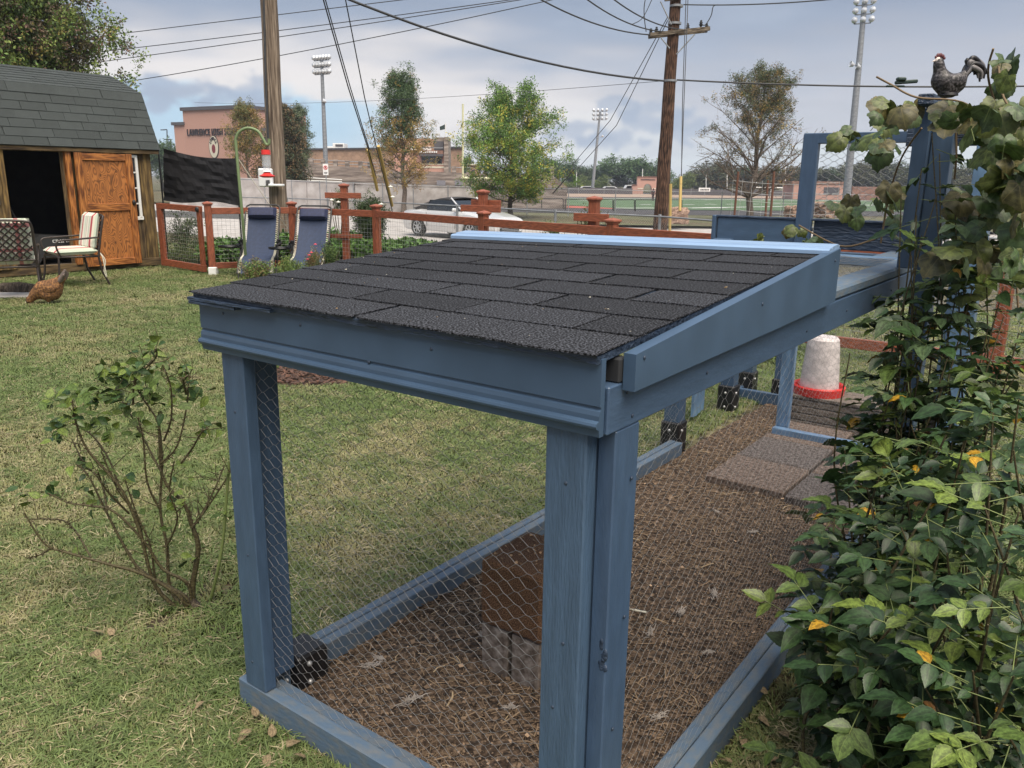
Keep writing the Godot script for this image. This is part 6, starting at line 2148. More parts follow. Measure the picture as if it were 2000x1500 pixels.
func arbor() -> void:
	var a := thing("arbor", "tall dark blue wooden arbor overgrown with grape leaves", "arbor", RUN_AT, RUN_TURN)
	var X := Vector3.RIGHT
	var Y := Vector3.UP
	var Z := Vector3.BACK
	board(a, "post", c3(1.203, 1.186, 2.17), c3(1.203, 1.757, 2.17), X * 0.055, 0.05, M.blue2)
	board(a, "post", c3(1.2685, 0.0, 2.21), c3(1.2685, 1.757, 2.21), X * 0.072, 0.08, M.blue1)
	board(a, "post", c3(1.33, 0.0, 2.9), c3(1.33, 1.75, 2.9), X * 0.089, 0.089, M.blue_pale)
	board(a, "post", c3(2.35, 0.0, 2.21), c3(2.35, 1.757, 2.21), X * 0.089, 0.089, M.blue1)
	board(a, "post", c3(2.35, 0.0, 2.9), c3(2.35, 1.757, 2.9), X * 0.089, 0.089, M.blue1)
	board(a, "header", c3(1.306, 1.705, 2.21), c3(2.5, 1.705, 2.21), Y * 0.1, 0.038, M.blue_dark)
	board(a, "header", c3(1.0, 1.705, 2.9), c3(2.5, 1.705, 2.9), Y * 0.1, 0.038, M.blue_dark)
	for u in [1.23, 1.65, 2.05, 2.42]:
		board(a, "crosspiece", c3(u, 1.775, 2.0), c3(u, 1.775, 3.1), Y * 0.036, 0.05, M.blue_dark)
	hexnet(a, "wire_netting", c3(1.36, 0.1, 2.93), X, Y, 0.95, 1.5, 0.03, 0.0305, 0.0008)
	b_clip()


func b_clip() -> void:
	# the little dark clothes peg caught in the vine
	var p := thing("clothes_peg", "dark green plastic clip on a vine shoot left of the rooster", "clip", at(1770, 160, 2.9))
	var b := MB.new()
	b.box(Vector3(0, 0, 0), Vector3(0.075, 0.012, 0.014), 0.003, Basis(Vector3.BACK, 0.08))
	obj("arm", b, M.green_plastic, p)
	b = MB.new()
	b.box(Vector3(-0.02, 0.008, 0.004), Vector3(0.03, 0.012, 0.02), 0.004)
	obj("spring", b, M.green_plastic, p)
	b = MB.new()
	b.box(Vector3(-0.035, -0.014, 0), Vector3(0.06, 0.006, 0.012), 0.002)
	obj("arm", b, M.green_plastic, p)


func rose_leaf(curl: float, fold: float, sd: int) -> ArrayMesh:
	# one serrated leaflet along +y, one unit long, its upper face towards +z
	var b := MB.new()
	var n := 9
	var g := RandomNumberGenerator.new()
	g.seed = sd
	var wig := g.randf_range(-0.06, 0.06)
	var pt := func(f: float, s: float) -> Vector3:
		var w := 0.29 * pow(sin(PI * pow(f, 0.78)), 0.9) * (1.08 - 0.22 * f)
		return Vector3(s * w + wig * sin(f * PI), f, -curl * f * f + fold * absf(s) * w * 1.2 + 0.02 * sin(f * 24.0) * absf(s))
	var nrm := func(f: float, s: float) -> Vector3:
		return Vector3(-s * fold * 1.1, curl * 2.0 * f, 1.0).normalized()
	for i in n:
		var f0 := float(i) / n
		var f1 := float(i + 1) / n
		for s in [-1.0, 1.0]:
			var a: Vector3 = pt.call(f0, 0.0)
			var c: Vector3 = pt.call(f1, 0.0)
			var d: Vector3 = pt.call(f1, s)
			var e: Vector3 = pt.call(f0, s)
			var tooth: Vector3 = pt.call(lerpf(f0, f1, 0.75), s * 1.09)
			var ns: Vector3 = nrm.call(f0, s)
			var nm: Vector3 = nrm.call(f0, s * 0.2)
			var us: float = 0.5 + s * 0.48
			b.tri(a, c, e, nm, nm, ns, Vector2(0.5, f0), Vector2(0.5, f1), Vector2(us, f0))
			b.tri(c, d, e, nm, ns, ns, Vector2(0.5, f1), Vector2(us, f1), Vector2(us, f0))
			if i > 0 and i < n - 1:
				b.tri(e, tooth, d, ns, ns, ns, Vector2(us, f0), Vector2(us, f1), Vector2(us, f1))
	return b.mesh()


func grape_leaf(cup: float, sd: int) -> ArrayMesh:
	# a broad lobed leaf, its stalk at the origin, tip towards +y, upper face +z
	var b := MB.new()
	var g := RandomNumberGenerator.new()
	g.seed = sd
	var n := 36
	var out := []
	for i in n:
		var a := TAU * i / n
		var lobe := 0.45 + 0.05 * cos(a * 5.0) * (0.5 + 0.5 * cos(a * 0.5)) + 0.014 * (1.0 if i % 2 == 0 else -1.0) + g.randf_range(-0.012, 0.012)
		var r := lobe * (1.0 + 0.18 * cos(a))
		if absf(a - PI) < 0.5:
			r *= lerpf(0.35, 1.0, absf(a - PI) / 0.5)
		var p := Vector2(sin(a) * r, cos(a) * r + 0.2)
		out.append(p)
	var up := func(p: Vector2) -> Vector3:
		var q := p - Vector2(0, 0.2)
		return Vector3(p.x, p.y, -cup * q.length_squared() + 0.05 * sin(q.angle() * 5.0 + sd) * q.length() - 0.12 * p.y * p.y)
	var nm := func(p: Vector2) -> Vector3:
		var e := 0.03
		var c: Vector3 = up.call(p)
		return ((up.call(p + Vector2(e, 0)) as Vector3) - c).cross((up.call(p + Vector2(0, e)) as Vector3) - c).normalized()
	var c0 := Vector2(0, 0.2)
	for i in n:
		var p: Vector2 = out[i]
		var q: Vector2 = out[(i + 1) % n]
		var hp := c0.lerp(p, 0.55)
		var hq := c0.lerp(q, 0.55)
		for t in [[c0, hp, hq], [hp, p, q], [hp, q, hq]]:
			b.tri(up.call(t[0]), up.call(t[1]), up.call(t[2]), nm.call(t[0]), nm.call(t[1]), nm.call(t[2]), t[0] + Vector2(0.5, 0.28), t[1] + Vector2(0.5, 0.28), t[2] + Vector2(0.5, 0.28))
	return b.mesh()


func leaf_xf(p: Vector3, d: Vector3, n: Vector3, s: float) -> Transform3D:
	var y := d.normalized()
	var x := y.cross(n).normalized()
	var z := x.cross(y)
	return Transform3D(Basis(x * s, y * s, z * s), p)


func rv() -> Vector3:
	return Vector3(rng.randfn(), rng.randfn(), rng.randfn())


func spray(list: Array, p: Vector3, d: Vector3, s: float, tones: Array, stems: MB) -> void:
	# one compound rose leaf: a stalk with five leaflets
	var up := (Vector3.UP + rv() * 0.25).normalized()
	var y := (d + Vector3.UP * 0.1).normalized()
	var x := y.cross(up).normalized()
	var tone: String = tones[rng.randi() % tones.size()]
	var l := s * 1.9
	var e := p + y * l - Vector3.UP * l * 0.12
	stems.wire(p, e, 0.0011, 4)
	list.append([leaf_xf(e, y - Vector3.UP * rf(0.1, 0.6), up, s * rf(1.0, 1.25)), tone])
	for k in 2:
		var f := 0.45 + 0.42 * k
		for sg in [-1.0, 1.0]:
			if rng.randf() < 0.08:
				continue
			var q := p.lerp(e, f)
			var tn := tone
			if rng.randf() < 0.016:
				tn = "rose_yellow"
			elif rng.randf() < 0.008:
				tn = "rose_brown"
			list.append([leaf_xf(q, x * sg + y * rf(0.3, 0.8) - Vector3.UP * rf(0.0, 0.5), (up + rv() * 0.22).normalized(), s * rf(0.7, 1.05) * (0.85 + 0.15 * k)), tn])


func leaves(parent: Node3D, list: Array, forms: Array, most: int, tint: Material) -> void:
	var eye := Vector3(0, EYE, 0)
	list.sort_custom(func(a, b): return a[0].basis.x.length() / a[0].origin.distance_to(eye) > b[0].basis.x.length() / b[0].origin.distance_to(eye))
	var xs := []
	var cols := []
	for i in list.size():
		var q: Array = list[i]
		if i < most:
			put("leaf", forms[rng.randi() % forms.size()], M[q[1]], parent, q[0])
		else:
			xs.append(q[0])
			cols.append((M[q[1]] as StandardMaterial3D).albedo_color.srgb_to_linear() * rf(0.85, 1.15))
	if xs.size():
		many("foliage", forms[0], tint, xs, cols, parent)


func rose_bushes() -> void:
	var forms := []
	for k in 5:
		forms.append(rose_leaf([0.10, 0.25, 0.02, 0.4, -0.12][k], [0.35, 0.2, 0.5, 0.3, 0.15][k], k))
	meshes.rose = forms
	var tint := mat("rose_tint", Color.WHITE, 0.42, M.rose_dark.albedo_texture, Vector3.ONE, {"tri": false, "vc": true, "back": Color(0.35, 0.35, 0.35)})
	# the thorny bush on the lawn
	var t := thing("rose_bush", "sparse thorny rose bush on the lawn at the left", "rose bush")
	var canes := [
		[[376, 1184], [376, 1146], [388, 1070], [376, 1018], [356, 986], [320, 930], [310, 822], [308, 802]],
		[[372, 1182], [332, 1154], [324, 1070], [316, 998], [314, 910], [308, 830], [280, 782], [260, 746]],
		[[374, 1184], [360, 1166], [280, 1122], [248, 1082], [208, 998], [172, 930], [148, 906]],
		[[366, 1178], [304, 1142], [272, 1034], [232, 954], [176, 886], [152, 830], [138, 782]],
		[[372, 1185], [352, 1166], [280, 1126], [208, 1102], [132, 1082], [92, 1062], [44, 998]],
		[[100, 1066], [80, 1084], [52, 1094]],
		[[374, 1176], [368, 1138], [320, 1110], [280, 1058], [224, 1002], [172, 986], [132, 982], [96, 966]],
		[[376, 1026], [400, 1002], [444, 926], [452, 910]],
		[[380, 1022], [400, 985], [420, 946], [436, 910]],
		[[312, 906], [344, 874], [364, 810], [366, 754]],
		[[316, 858], [336, 818], [334, 754], [320, 714]],
		[[312, 922], [280, 850], [256, 802], [224, 758]],
		[[352, 906], [376, 878], [396, 842], [408, 836]],
		[[232, 954], [214, 900], [180, 850], [146, 828]],
		[[208, 998], [200, 940], [168, 900], [144, 856]],
		[[316, 998], [290, 940], [282, 860], [268, 812]],
		[[300, 1130], [296, 1060], [270, 1010], [244, 940]],
		[[176, 1090], [150, 1040], [120, 1018], [60, 1010]],
		[[280, 1058], [268, 1010], [230, 960], [200, 884]],
		[[324, 1070], [350, 1010], [330, 960], [338, 900]],
		[[260, 790], [262, 740], [300, 700], [302, 684]],
		[[366, 770], [362, 740], [372, 730]],
		[[250, 1000], [210, 960], [190, 920]],
	]
	var cb := MB.new()
	var th := MB.new()
	for i in canes.size():
		var c: Array = canes[i]
		var dz := rf(-0.16, 0.16)
		var pts := []
		for k in c.size():
			var f := float(k) / (c.size() - 1)
			pts.append(at(c[k][0] + rf(-4, 4), c[k][1] + rf(-4, 4), 2.59 + dz * f))
		if c[0][1] > 1170:
			pts[0].y = -0.03
		pts = curve(pts, 5)
		var r0: float = [0.0125, 0.0075, 0.008, 0.008, 0.0085, 0.0035, 0.007][i] if i < 7 else 0.004
		var rr := []
		for k in pts.size():
			rr.append(lerpf(r0, 0.0022, pow(float(k) / (pts.size() - 1), 0.8)))
		cb.tube(pts, rr, 6)
		for k in range(2, pts.size() - 1):
			var d: Vector3 = (pts[k + 1] - pts[k - 1]).normalized()
			for e in 2:
				if rng.randf() < 0.75:
					var o := d.cross(rv()).normalized()
					var q: Vector3 = pts[k] + d * rf(-0.01, 0.01)
					th.tube([q + o * rr[k] * 0.7, q + o * (rr[k] + rf(0.006, 0.012)) - d * 0.003], [0.0032, 0.0004], 4, false)
	obj("canes", cb, M.cane, t)
	stuff(obj("thorns", th, M.cane, t))
	var tg := MB.new()
	for k in 150:
		var c: Array = canes[rng.randi() % canes.size()]
		var i := rng.randi() % (c.size() - 1)
		var f := rng.randf()
		var q := Vector2(lerpf(c[i][0], c[i + 1][0], f), lerpf(c[i][1], c[i + 1][1], f))
		if q.y > 1120:
			continue
		var p := at(q.x, q.y, 2.59 + rf(-0.03, 0.03))
		var d := Vector3(rng.randfn() * 0.8, absf(rng.randfn()) * 0.8 + 0.2, rng.randfn() * 0.6).normalized() * rf(0.03, 0.12)
		tg.tube([p, p + d * 0.5 + rv() * 0.006, p + d], [0.0018, 0.0014, 0.0007], 4, false)
	stuff(obj("twigs", tg, M.cane, t))
	var stump := MB.new()
	stump.tube([at(392, 1205, 2.58) , at(384, 1184, 2.59), at(372, 1166, 2.59)], [0.021, 0.017, 0.009], 9)
	obj("stump", stump, M.bark, t)
	var sp := [[740, 90], [730, 75], [700, 105], [650, 180], [690, 160], [725, 140], [620, 200], [560, 200], [510, 190], [505, 240], [600, 250], [590, 330], [610, 370], [575, 345], [720, 290], [705, 275], [740, 340], [770, 370], [905, 190], [890, 180], [980, 270], [955, 265], [860, 290], [940, 340], [560, 320], [530, 320], [480, 380], [420, 380], [350, 310], [320, 300], [270, 350], [255, 330], [280, 430], [270, 450], [300, 470], [270, 500], [340, 410], [350, 400], [330, 460], [440, 420], [430, 440], [500, 470], [540, 490], [660, 500], [700, 430], [590, 690], [610, 700], [450, 690], [400, 730], [330, 660], [360, 640], [420, 630], [470, 650], [350, 770], [280, 780], [250, 770], [240, 740], [210, 810], [130, 780], [120, 795], [150, 760], [490, 770], [710, 850], [860, 870], [870, 840], [830, 790], [850, 750], [900, 650], [920, 740], [1030, 465], [995, 462], [1090, 870], [380, 1110], [290, 1010], [840, 920], [930, 1110], [910, 1090], [800, 150], [790, 165], [660, 150], [640, 225], [780, 240], [450, 300], [410, 290], [500, 210], [545, 195], [580, 205], [460, 300], [370, 300], [540, 845], [515, 850], [455, 850], [715, 300], [590, 180], [860, 270], [750, 70]]
	var list := []
	var stems := MB.new()
	for q in sp:
		var p := at(q[0] / 2.5, 650 + q[1] / 2.5, 2.59 + rf(-0.12, 0.12))
		var tones := ["rose_light", "rose_mid", "rose_light", "rose_lime", "rose_light", "rose_lime"]
		for k in (5 if q[1] < 520 else 2):
			var d := Vector3(rng.randfn(), rng.randfn() * 0.5 - 0.15, rng.randfn()).normalized()
			list.append([leaf_xf(p + rv() * 0.016, d, (Vector3.UP * 0.8 + Vector3(0, 0, 0.5) + rv() * 0.4).normalized(), rf(0.028, 0.05)), tones[rng.randi() % 6]])
		stems.wire(p, p + Vector3(rf(-0.03, 0.03), -0.035, rf(-0.02, 0.02)), 0.001, 4)
	stuff(obj("leaf_stalks", stems, M.cane_green, t))
	leaves(t, list, forms, 300, tint)
	var sh := thing("rose_sucker", "single green rose shoot standing by the left post", "plant")
	pipe(sh, "stem", curve([gy(408, 1184, -0.02), at(424, 1120, 2.6), at(436, 1050, 2.6), at(446, 926, 2.6), at(447, 900, 2.6)], 4), [0.0065, 0.0065, 0.006, 0.006, 0.006, 0.006, 0.006, 0.006, 0.0055, 0.0055, 0.005, 0.005, 0.005, 0.004, 0.004, 0.003, 0.002], M.cane_green, 7)
	for q in [[434, 1000], [445, 925], [430, 1002]]:
		put("leaf", forms[1], M.rose_lime, sh, leaf_xf(at(q[0], q[1], 2.6), Vector3(rf(-1, 1), 0.2, 0.5), Vector3.UP, 0.035))
	# the big bush at the right corner
	bush("rose_bush", "large dark green rose bush beside the run at lower right", 40, [[1620, 1490, 1.62], [1760, 1490, 1.6], [1900, 1490, 1.5], [1990, 1480, 1.42], [1760, 1380, 1.85], [1900, 1360, 1.75], [1690, 1330, 1.95]], [
		[1625, 1190, 1.75], [1565, 1215, 1.85], [1650, 1300, 1.7], [1630, 1010, 2.15], [1650, 1080, 2.0], [1690, 1400, 1.55], [1650, 1240, 1.7], [1680, 1100, 1.8], [1700, 980, 1.95], [1730, 890, 2.05], [1760, 1030, 1.75], [1780, 1180, 1.55], [1700, 1330, 1.5], [1800, 1330, 1.4], [1850, 1220, 1.42], [1850, 1080, 1.55], [1830, 960, 1.7], [1880, 880, 1.8], [1920, 980, 1.6], [1950, 1100, 1.42], [1930, 1220, 1.35], [1980, 1320, 1.25], [1900, 1400, 1.3], [1780, 1440, 1.42], [1985, 1180, 1.3], [1990, 1000, 1.5], [1980, 880, 1.65], [1940, 800, 1.85], [1880, 780, 2.0], [1990, 780, 1.75], [1820, 860, 1.95], [1690, 1010, 2.05], [1680, 1150, 1.85], [1690, 1200, 1.62], [1740, 1270, 1.52], [1900, 1310, 1.33], [1830, 1400, 1.38], [1960, 1420, 1.22], [1690, 940, 2.1], [1770, 960, 1.85]],
		0.057, ["rose_dark", "rose_dark", "rose_mid", "rose_mid", "rose_dark", "rose_light"], 7, forms, tint)
	bush("rose_bush", "tall climbing rose winding up the blue arbor post", 60, [[1700, 1060, 2.6], [1780, 1080, 2.55], [1850, 1100, 2.5], [1900, 1060, 2.6]], [
		[1660, 690, 2.55], [1650, 880, 2.5], [1740, 770, 2.6], [1760, 700, 2.65], [1760, 650, 2.7], [1790, 600, 2.7], [1770, 740, 2.6], [1810, 680, 2.6], [1850, 620, 2.65], [1830, 540, 2.75], [1800, 460, 2.8], [1760, 380, 2.85], [1800, 330, 2.9], [1835, 300, 2.9], [1870, 480, 2.75], [1900, 560, 2.65], [1930, 640, 2.6], [1960, 560, 2.6], [1890, 700, 2.5], [1950, 720, 2.45], [1990, 650, 2.45], [1840, 760, 2.45], [1760, 840, 2.5], [1780, 830, 2.45], [1925, 450, 2.75], [1865, 400, 2.75], [1790, 420, 2.75], [1830, 380, 2.7], [1780, 500, 2.7], [1845, 470, 2.7], [1820, 260, 2.8], [1750, 820, 2.55], [1720, 890, 2.45], [1750, 920, 2.4], [1800, 900, 2.35], [1860, 860, 2.4], [1880, 920, 2.3], [1950, 860, 2.3], [1720, 960, 2.45], [1760, 980, 2.35], [1780, 760, 2.5], [1820, 620, 2.65], [1870, 560, 2.7], [1980, 740, 2.3], [1905, 790, 2.4], [1770, 620, 2.7], [1850, 700, 2.55], [1960, 620, 2.5], [1780, 540, 2.75]],
		0.061, ["rose_grey", "rose_mid", "rose_mid", "rose_light", "rose_grey"], 6, forms, tint)


func bush(called: String, label: String, most_canes: int, feet: Array, tips: Array, size: float, tones: Array, per: int, forms: Array, tint: Material) -> void:
	var t := thing(called, label, "rose bush")
	var cb := MB.new()
	var stems := MB.new()
	var list := []
	for i in mini(most_canes, tips.size()):
		var q: Array = tips[i]
		var tip := at(q[0], q[1], q[2])
		var best := Vector3()
		var bd := 1e9
		for f in feet:
			var p := at(f[0], f[1], f[2])
			p.y = -0.02
			var d := Vector2(p.x - tip.x, p.z - tip.z).length() + rf(0, 0.15)
			if d < bd:
				bd = d
				best = p
		best += Vector3(rf(-0.05, 0.05), 0, rf(-0.05, 0.05))
		var mid := best.lerp(tip, 0.5) + Vector3(rf(-0.09, 0.09), 0.06, rf(-0.09, 0.09))
		var path := curve([best, mid, tip], 9)
		var rr := []
		for k in path.size():
			rr.append(lerpf(0.0065 if size < 0.06 else 0.0045, 0.0018, float(k) / (path.size() - 1)))
		cb.tube(path, rr, 6)
		for k in per * 2:
			var f := lerpf(0.18, 1.0, (k + rng.randf()) / (per * 2.0))
			var j := mini(int(f * (path.size() - 1)), path.size() - 2)
			var p: Vector3 = path[j].lerp(path[j + 1], f * (path.size() - 1) - j)
			var d := Vector3(rng.randfn(), rng.randfn() * 0.3 + 0.15, rng.randfn()).normalized()
			var s := size * rf(0.7, 1.3)
			if f < 0.4 and rng.randf() < 0.35 and size < 0.06:
				continue
			var sx := seen(p)
			if size < 0.06:
				if sx.x < (1500.0 if sx.y > 1180 and sx.y < 1240 else 1585.0) + rf(0, 30):
					continue
			elif (sx.x < 1700 and rng.randf() < 0.75) or (sx.x < 1760 and sx.y < 800 and rng.randf() < 0.55) or (sx.x > 1750 and sx.x < 1825 and sx.y > 210 and sx.y < 540 and rng.randf() < 0.5):
				continue
			var tn: Array = tones
			if f > 0.93:
				tn = ["rose_light", "rose_lime", "rose_mid"]
			spray(list, p + d * 0.012, d, s, tn, stems)
	obj("canes", cb, M.cane, t)
	stuff(obj("leaf_stalks", stems, M.cane_green, t))
	leaves(t, list, forms, 300, tint)


func grape_vine() -> void:
	var forms := []
	for k in 4:
		forms.append(grape_leaf([0.25, 0.5, 0.1, 0.8][k], k + 1))
	var tint := mat("grape_tint", Color.WHITE, 0.5, M.grape_olive.albedo_texture, Vector3.ONE, {"tri": false, "vc": true, "back": Color(0.5, 0.5, 0.45)})
	var t := thing("grape_vine", "broad leaved olive green grape vine covering the arbor top", "vine")
	var list := []
	var st := MB.new()
	var tones := ["grape_olive", "grape_green", "grape_grey", "grape_olive", "grape_brown", "grape_green"]
	# [x, y, depth, spread x, spread y, leaves, size]
	for q in [[1915, 150, 2.75, 60, 60, 16, 0.12], [1965, 240, 2.6, 50, 90, 26, 0.125], [1880, 230, 2.75, 60, 35, 16, 0.12], [1800, 200, 2.8, 60, 16, 12, 0.12], [1745, 215, 2.9, 40, 20, 8, 0.115], [1730, 265, 2.85, 35, 28, 9, 0.11], [1670, 272, 3.0, 16, 14, 4, 0.07], [1730, 385, 3.1, 45, 35, 11, 0.11], [1660, 405, 3.2, 30, 16, 6, 0.09], [1960, 370, 2.6, 45, 60, 20, 0.12], [1920, 480, 2.75, 60, 60, 18, 0.13], [1985, 480, 2.5, 25, 70, 12, 0.12], [1560, 440, 3.15, 12, 20, 3, 0.075], [1590, 475, 3.0, 26, 8, 6, 0.085], [1480, 468, 3.05, 16, 5, 4, 0.06], [1940, 110, 2.7, 40, 14, 4, 0.06], [1985, 330, 2.5, 25, 40, 9, 0.13], [1870, 420, 2.85, 30, 50, 8, 0.12]]:
		for i in int(q[5] * 1.35):
			var p := at(q[0] + rng.randfn() * q[3] * 0.62, q[1] + rng.randfn() * q[4] * 0.62, q[2] + rf(-0.22, 0.22))
			var sp := seen(p)
			if q[2] > 2.55 and sp.x > 1785 and sp.x < 1945 and sp.y > 70 and sp.y < 200:
				continue
			if sp.x > 1745 and sp.x < 1850 and sp.y > 215 and sp.y < 520 and rng.randf() < 0.75:
				continue
			var d := Vector3(rng.randfn() * 0.8, -0.75 + rng.randfn() * 0.5, rng.randfn() * 0.6)
			var n := (Vector3(-0.1, 0.7, 0.62) + rv() * 0.38).normalized()
			var s: float = q[6] * rf(0.5, 1.0)
			var lf := leaf_xf(p, d, n, s)
			list.append([lf, tones[rng.randi() % 6] if rng.randf() < 0.93 else "grape_lime"])
			st.wire(p, p - n * s * 0.25 - Vector3(rf(-0.01, 0.01), 0.02, rf(-0.01, 0.01)), 0.0014, 4)
	stuff(obj("leaf_stalks", st, M.cane_green, t))
	var sb := MB.new()
	for c in [[[1990, 620, 2.7], [1975, 420, 2.75], [1955, 250, 2.8], [1930, 150, 2.75], [1940, 95, 2.7]], [[1955, 250, 2.8], [1880, 200, 2.8], [1790, 190, 2.85], [1740, 165, 2.9], [1712, 150, 2.9]], [[1860, 210, 2.78], [1866, 240, 2.74], [1868, 300, 2.72], [1864, 350, 2.74]], [[1840, 215, 2.8], [1868, 238, 2.75]], [[1760, 470, 3.0], [1735, 455, 3.05], [1700, 470, 3.05], [1640, 480, 3.02], [1560, 440, 3.1]], [[1735, 390, 3.0], [1728, 425, 3.02], [1720, 475, 3.02]], [[1990, 230, 2.55], [1960, 190, 2.6], [1950, 130, 2.65]], [[1800, 250, 2.85], [1760, 310, 2.95], [1730, 400, 3.05]]]:
		var pts := []
		for q in c:
			pts.append(at(q[0], q[1], q[2]))
		sb.tube(curve(pts, 6), 0.0035, 6)
	obj("stems", sb, M.vine_stem, t)
	leaves(t, list, forms, 260, tint)


func cushion(size: Vector3, nx := 14, ny := 10) -> MB:
	var b := MB.new()
	var f := func(x: float, y: float, s: float) -> Vector3:
		var edge := pow(maxf(0.0, 1.0 - pow(absf(x), 8.0)) * maxf(0.0, 1.0 - pow(absf(y), 8.0)), 0.4)
		return Vector3(x * size.x / 2, y * size.y / 2, s * size.z / 2 * edge)
	for s in [-1.0, 1.0]:
		for i in nx:
			for j in ny:
				var q := []
				var uv := []
				for k in [[i, j], [i + 1, j], [i + 1, j + 1], [i, j + 1]]:
					var x: float = k[0] * 2.0 / nx - 1.0
					var y: float = k[1] * 2.0 / ny - 1.0
					q.append(f.call(x, y, s))
					uv.append(Vector2(x * 0.5 + 0.5, y * 0.5 + 0.5))
				for t in [[0, 1, 2], [0, 2, 3]]:
					var nn: Vector3 = (q[t[1]] - q[t[0]]).cross(q[t[2]] - q[t[0]]).normalized()
					if nn.z * s < 0:
						nn = -nn
					b.tri(q[t[0]], q[t[1]], q[t[2]], nn, nn, nn, uv[t[0]], uv[t[1]], uv[t[2]])
	return b


func patio_chair(label: String, where: Vector3, turn: float, cloth: Material) -> Node3D:
	# faces +z, its back towards -z
	var c := thing("patio_chair", label, "chair", where, turn, "striped patio chairs by the shed")
	var w := 0.28
	for s in [-1.0, 1.0]:
		pipe(c, "leg", [Vector3(s * w, 0.42, 0.25), Vector3(s * (w + 0.01), 0.2, 0.27), Vector3(s * (w + 0.015), 0.0, 0.32)], 0.014, M.chair_iron, 7)
		pipe(c, "leg", [Vector3(s * w, 0.42, -0.24), Vector3(s * w, 0.2, -0.27), Vector3(s * w, 0.0, -0.36)], 0.014, M.chair_iron, 7)
		pipe(c, "arm", curve([Vector3(s * w, 0.42, 0.22), Vector3(s * (w + 0.02), 0.55, 0.27), Vector3(s * (w + 0.025), 0.63, 0.24), Vector3(s * (w + 0.025), 0.645, 0.05), Vector3(s * (w + 0.01), 0.66, -0.26)], 5), 0.0125, M.chair_iron, 7)
	pipe(c, "seat_frame", [Vector3(-w, 0.42, 0.25), Vector3(w, 0.42, 0.25), Vector3(w, 0.41, -0.25), Vector3(-w, 0.41, -0.25), Vector3(-w, 0.42, 0.25)], 0.013, M.chair_iron, 7)
	var b := MB.new()
	b.tube(curve([Vector3(-w, 0.40, -0.24), Vector3(-w, 0.7, -0.30), Vector3(-w + 0.01, 0.9, -0.35), Vector3(-w + 0.06, 0.94, -0.362), Vector3(0, 0.955, -0.365), Vector3(w - 0.06, 0.94, -0.362), Vector3(w - 0.01, 0.9, -0.35), Vector3(w, 0.7, -0.30), Vector3(w, 0.40, -0.24)], 4), 0.015, 7)
	b.tube([Vector3(-w, 0.49, -0.26), Vector3(w, 0.49, -0.26)], 0.011, 6)
	obj("back_frame", b, M.chair_iron, c)
	b = MB.new()
	for i in range(-7, 8):
		for d in [-1.0, 1.0]:
			var x0 := i * 0.078
			var pts := []
			for k in 9:
				var f := k / 8.0
				var x: float = x0 + d * 0.44 * (f - 0.5)
				if absf(x) < w:
					pts.append(Vector3(x, lerpf(0.49, 0.935, f), lerpf(-0.262, -0.36, f) + d * 0.003))
			if pts.size() > 1:
				b.tube(pts, 0.009, 4)
	obj("lattice", b, M.chair_iron, c)
	var q := cushion(Vector3(0.53, 0.52, 0.10))
	obj("seat_cushion", q, cloth, c, Transform3D(Basis(Vector3.RIGHT, -PI / 2), Vector3(0, 0.48, 0.01)))
	obj("back_cushion", cushion(Vector3(0.52, 0.5, 0.09)), cloth, c, Transform3D(Basis(Vector3.RIGHT, -0.21), Vector3(0, 0.73, -0.25)))
	return c


func seats() -> void:
	patio_chair("dark lattice backed patio chair cut by the left edge, seen from behind", Vector3(-6.02, 0, -9.75), PI + 0.5, M.plaid)
	var c := patio_chair("striped cushioned patio chair facing left before the open shed door", Vector3(-5.95, 0, -11.0), -PI / 2 + 0.8, M.stripes)
	var tb := MB.new()
	for k in 2:
		tb.tube(curve([Vector3(0.26, 0.47, -0.26), Vector3(0.29, 0.35, -0.30 - k * 0.02), Vector3(0.28, 0.16 + k * 0.05, -0.29), Vector3(0.30, 0.15, -0.31), Vector3(0.31, 0.4, -0.28)], 4), 0.006, 5)
	obj("cushion_tie", tb, M.cord_white, c)
	var pts := [[507, 12.35, 0.10, "navy zero gravity lounge chair behind the green shepherd hook"], [606, 12.15, 0.02, "navy zero gravity lounge chair nearest the white rose bush"]]
	for q in pts:
		var p := at(q[0], 450, q[1])
		p.y = 0.0
		lounge(q[3], p, q[2])


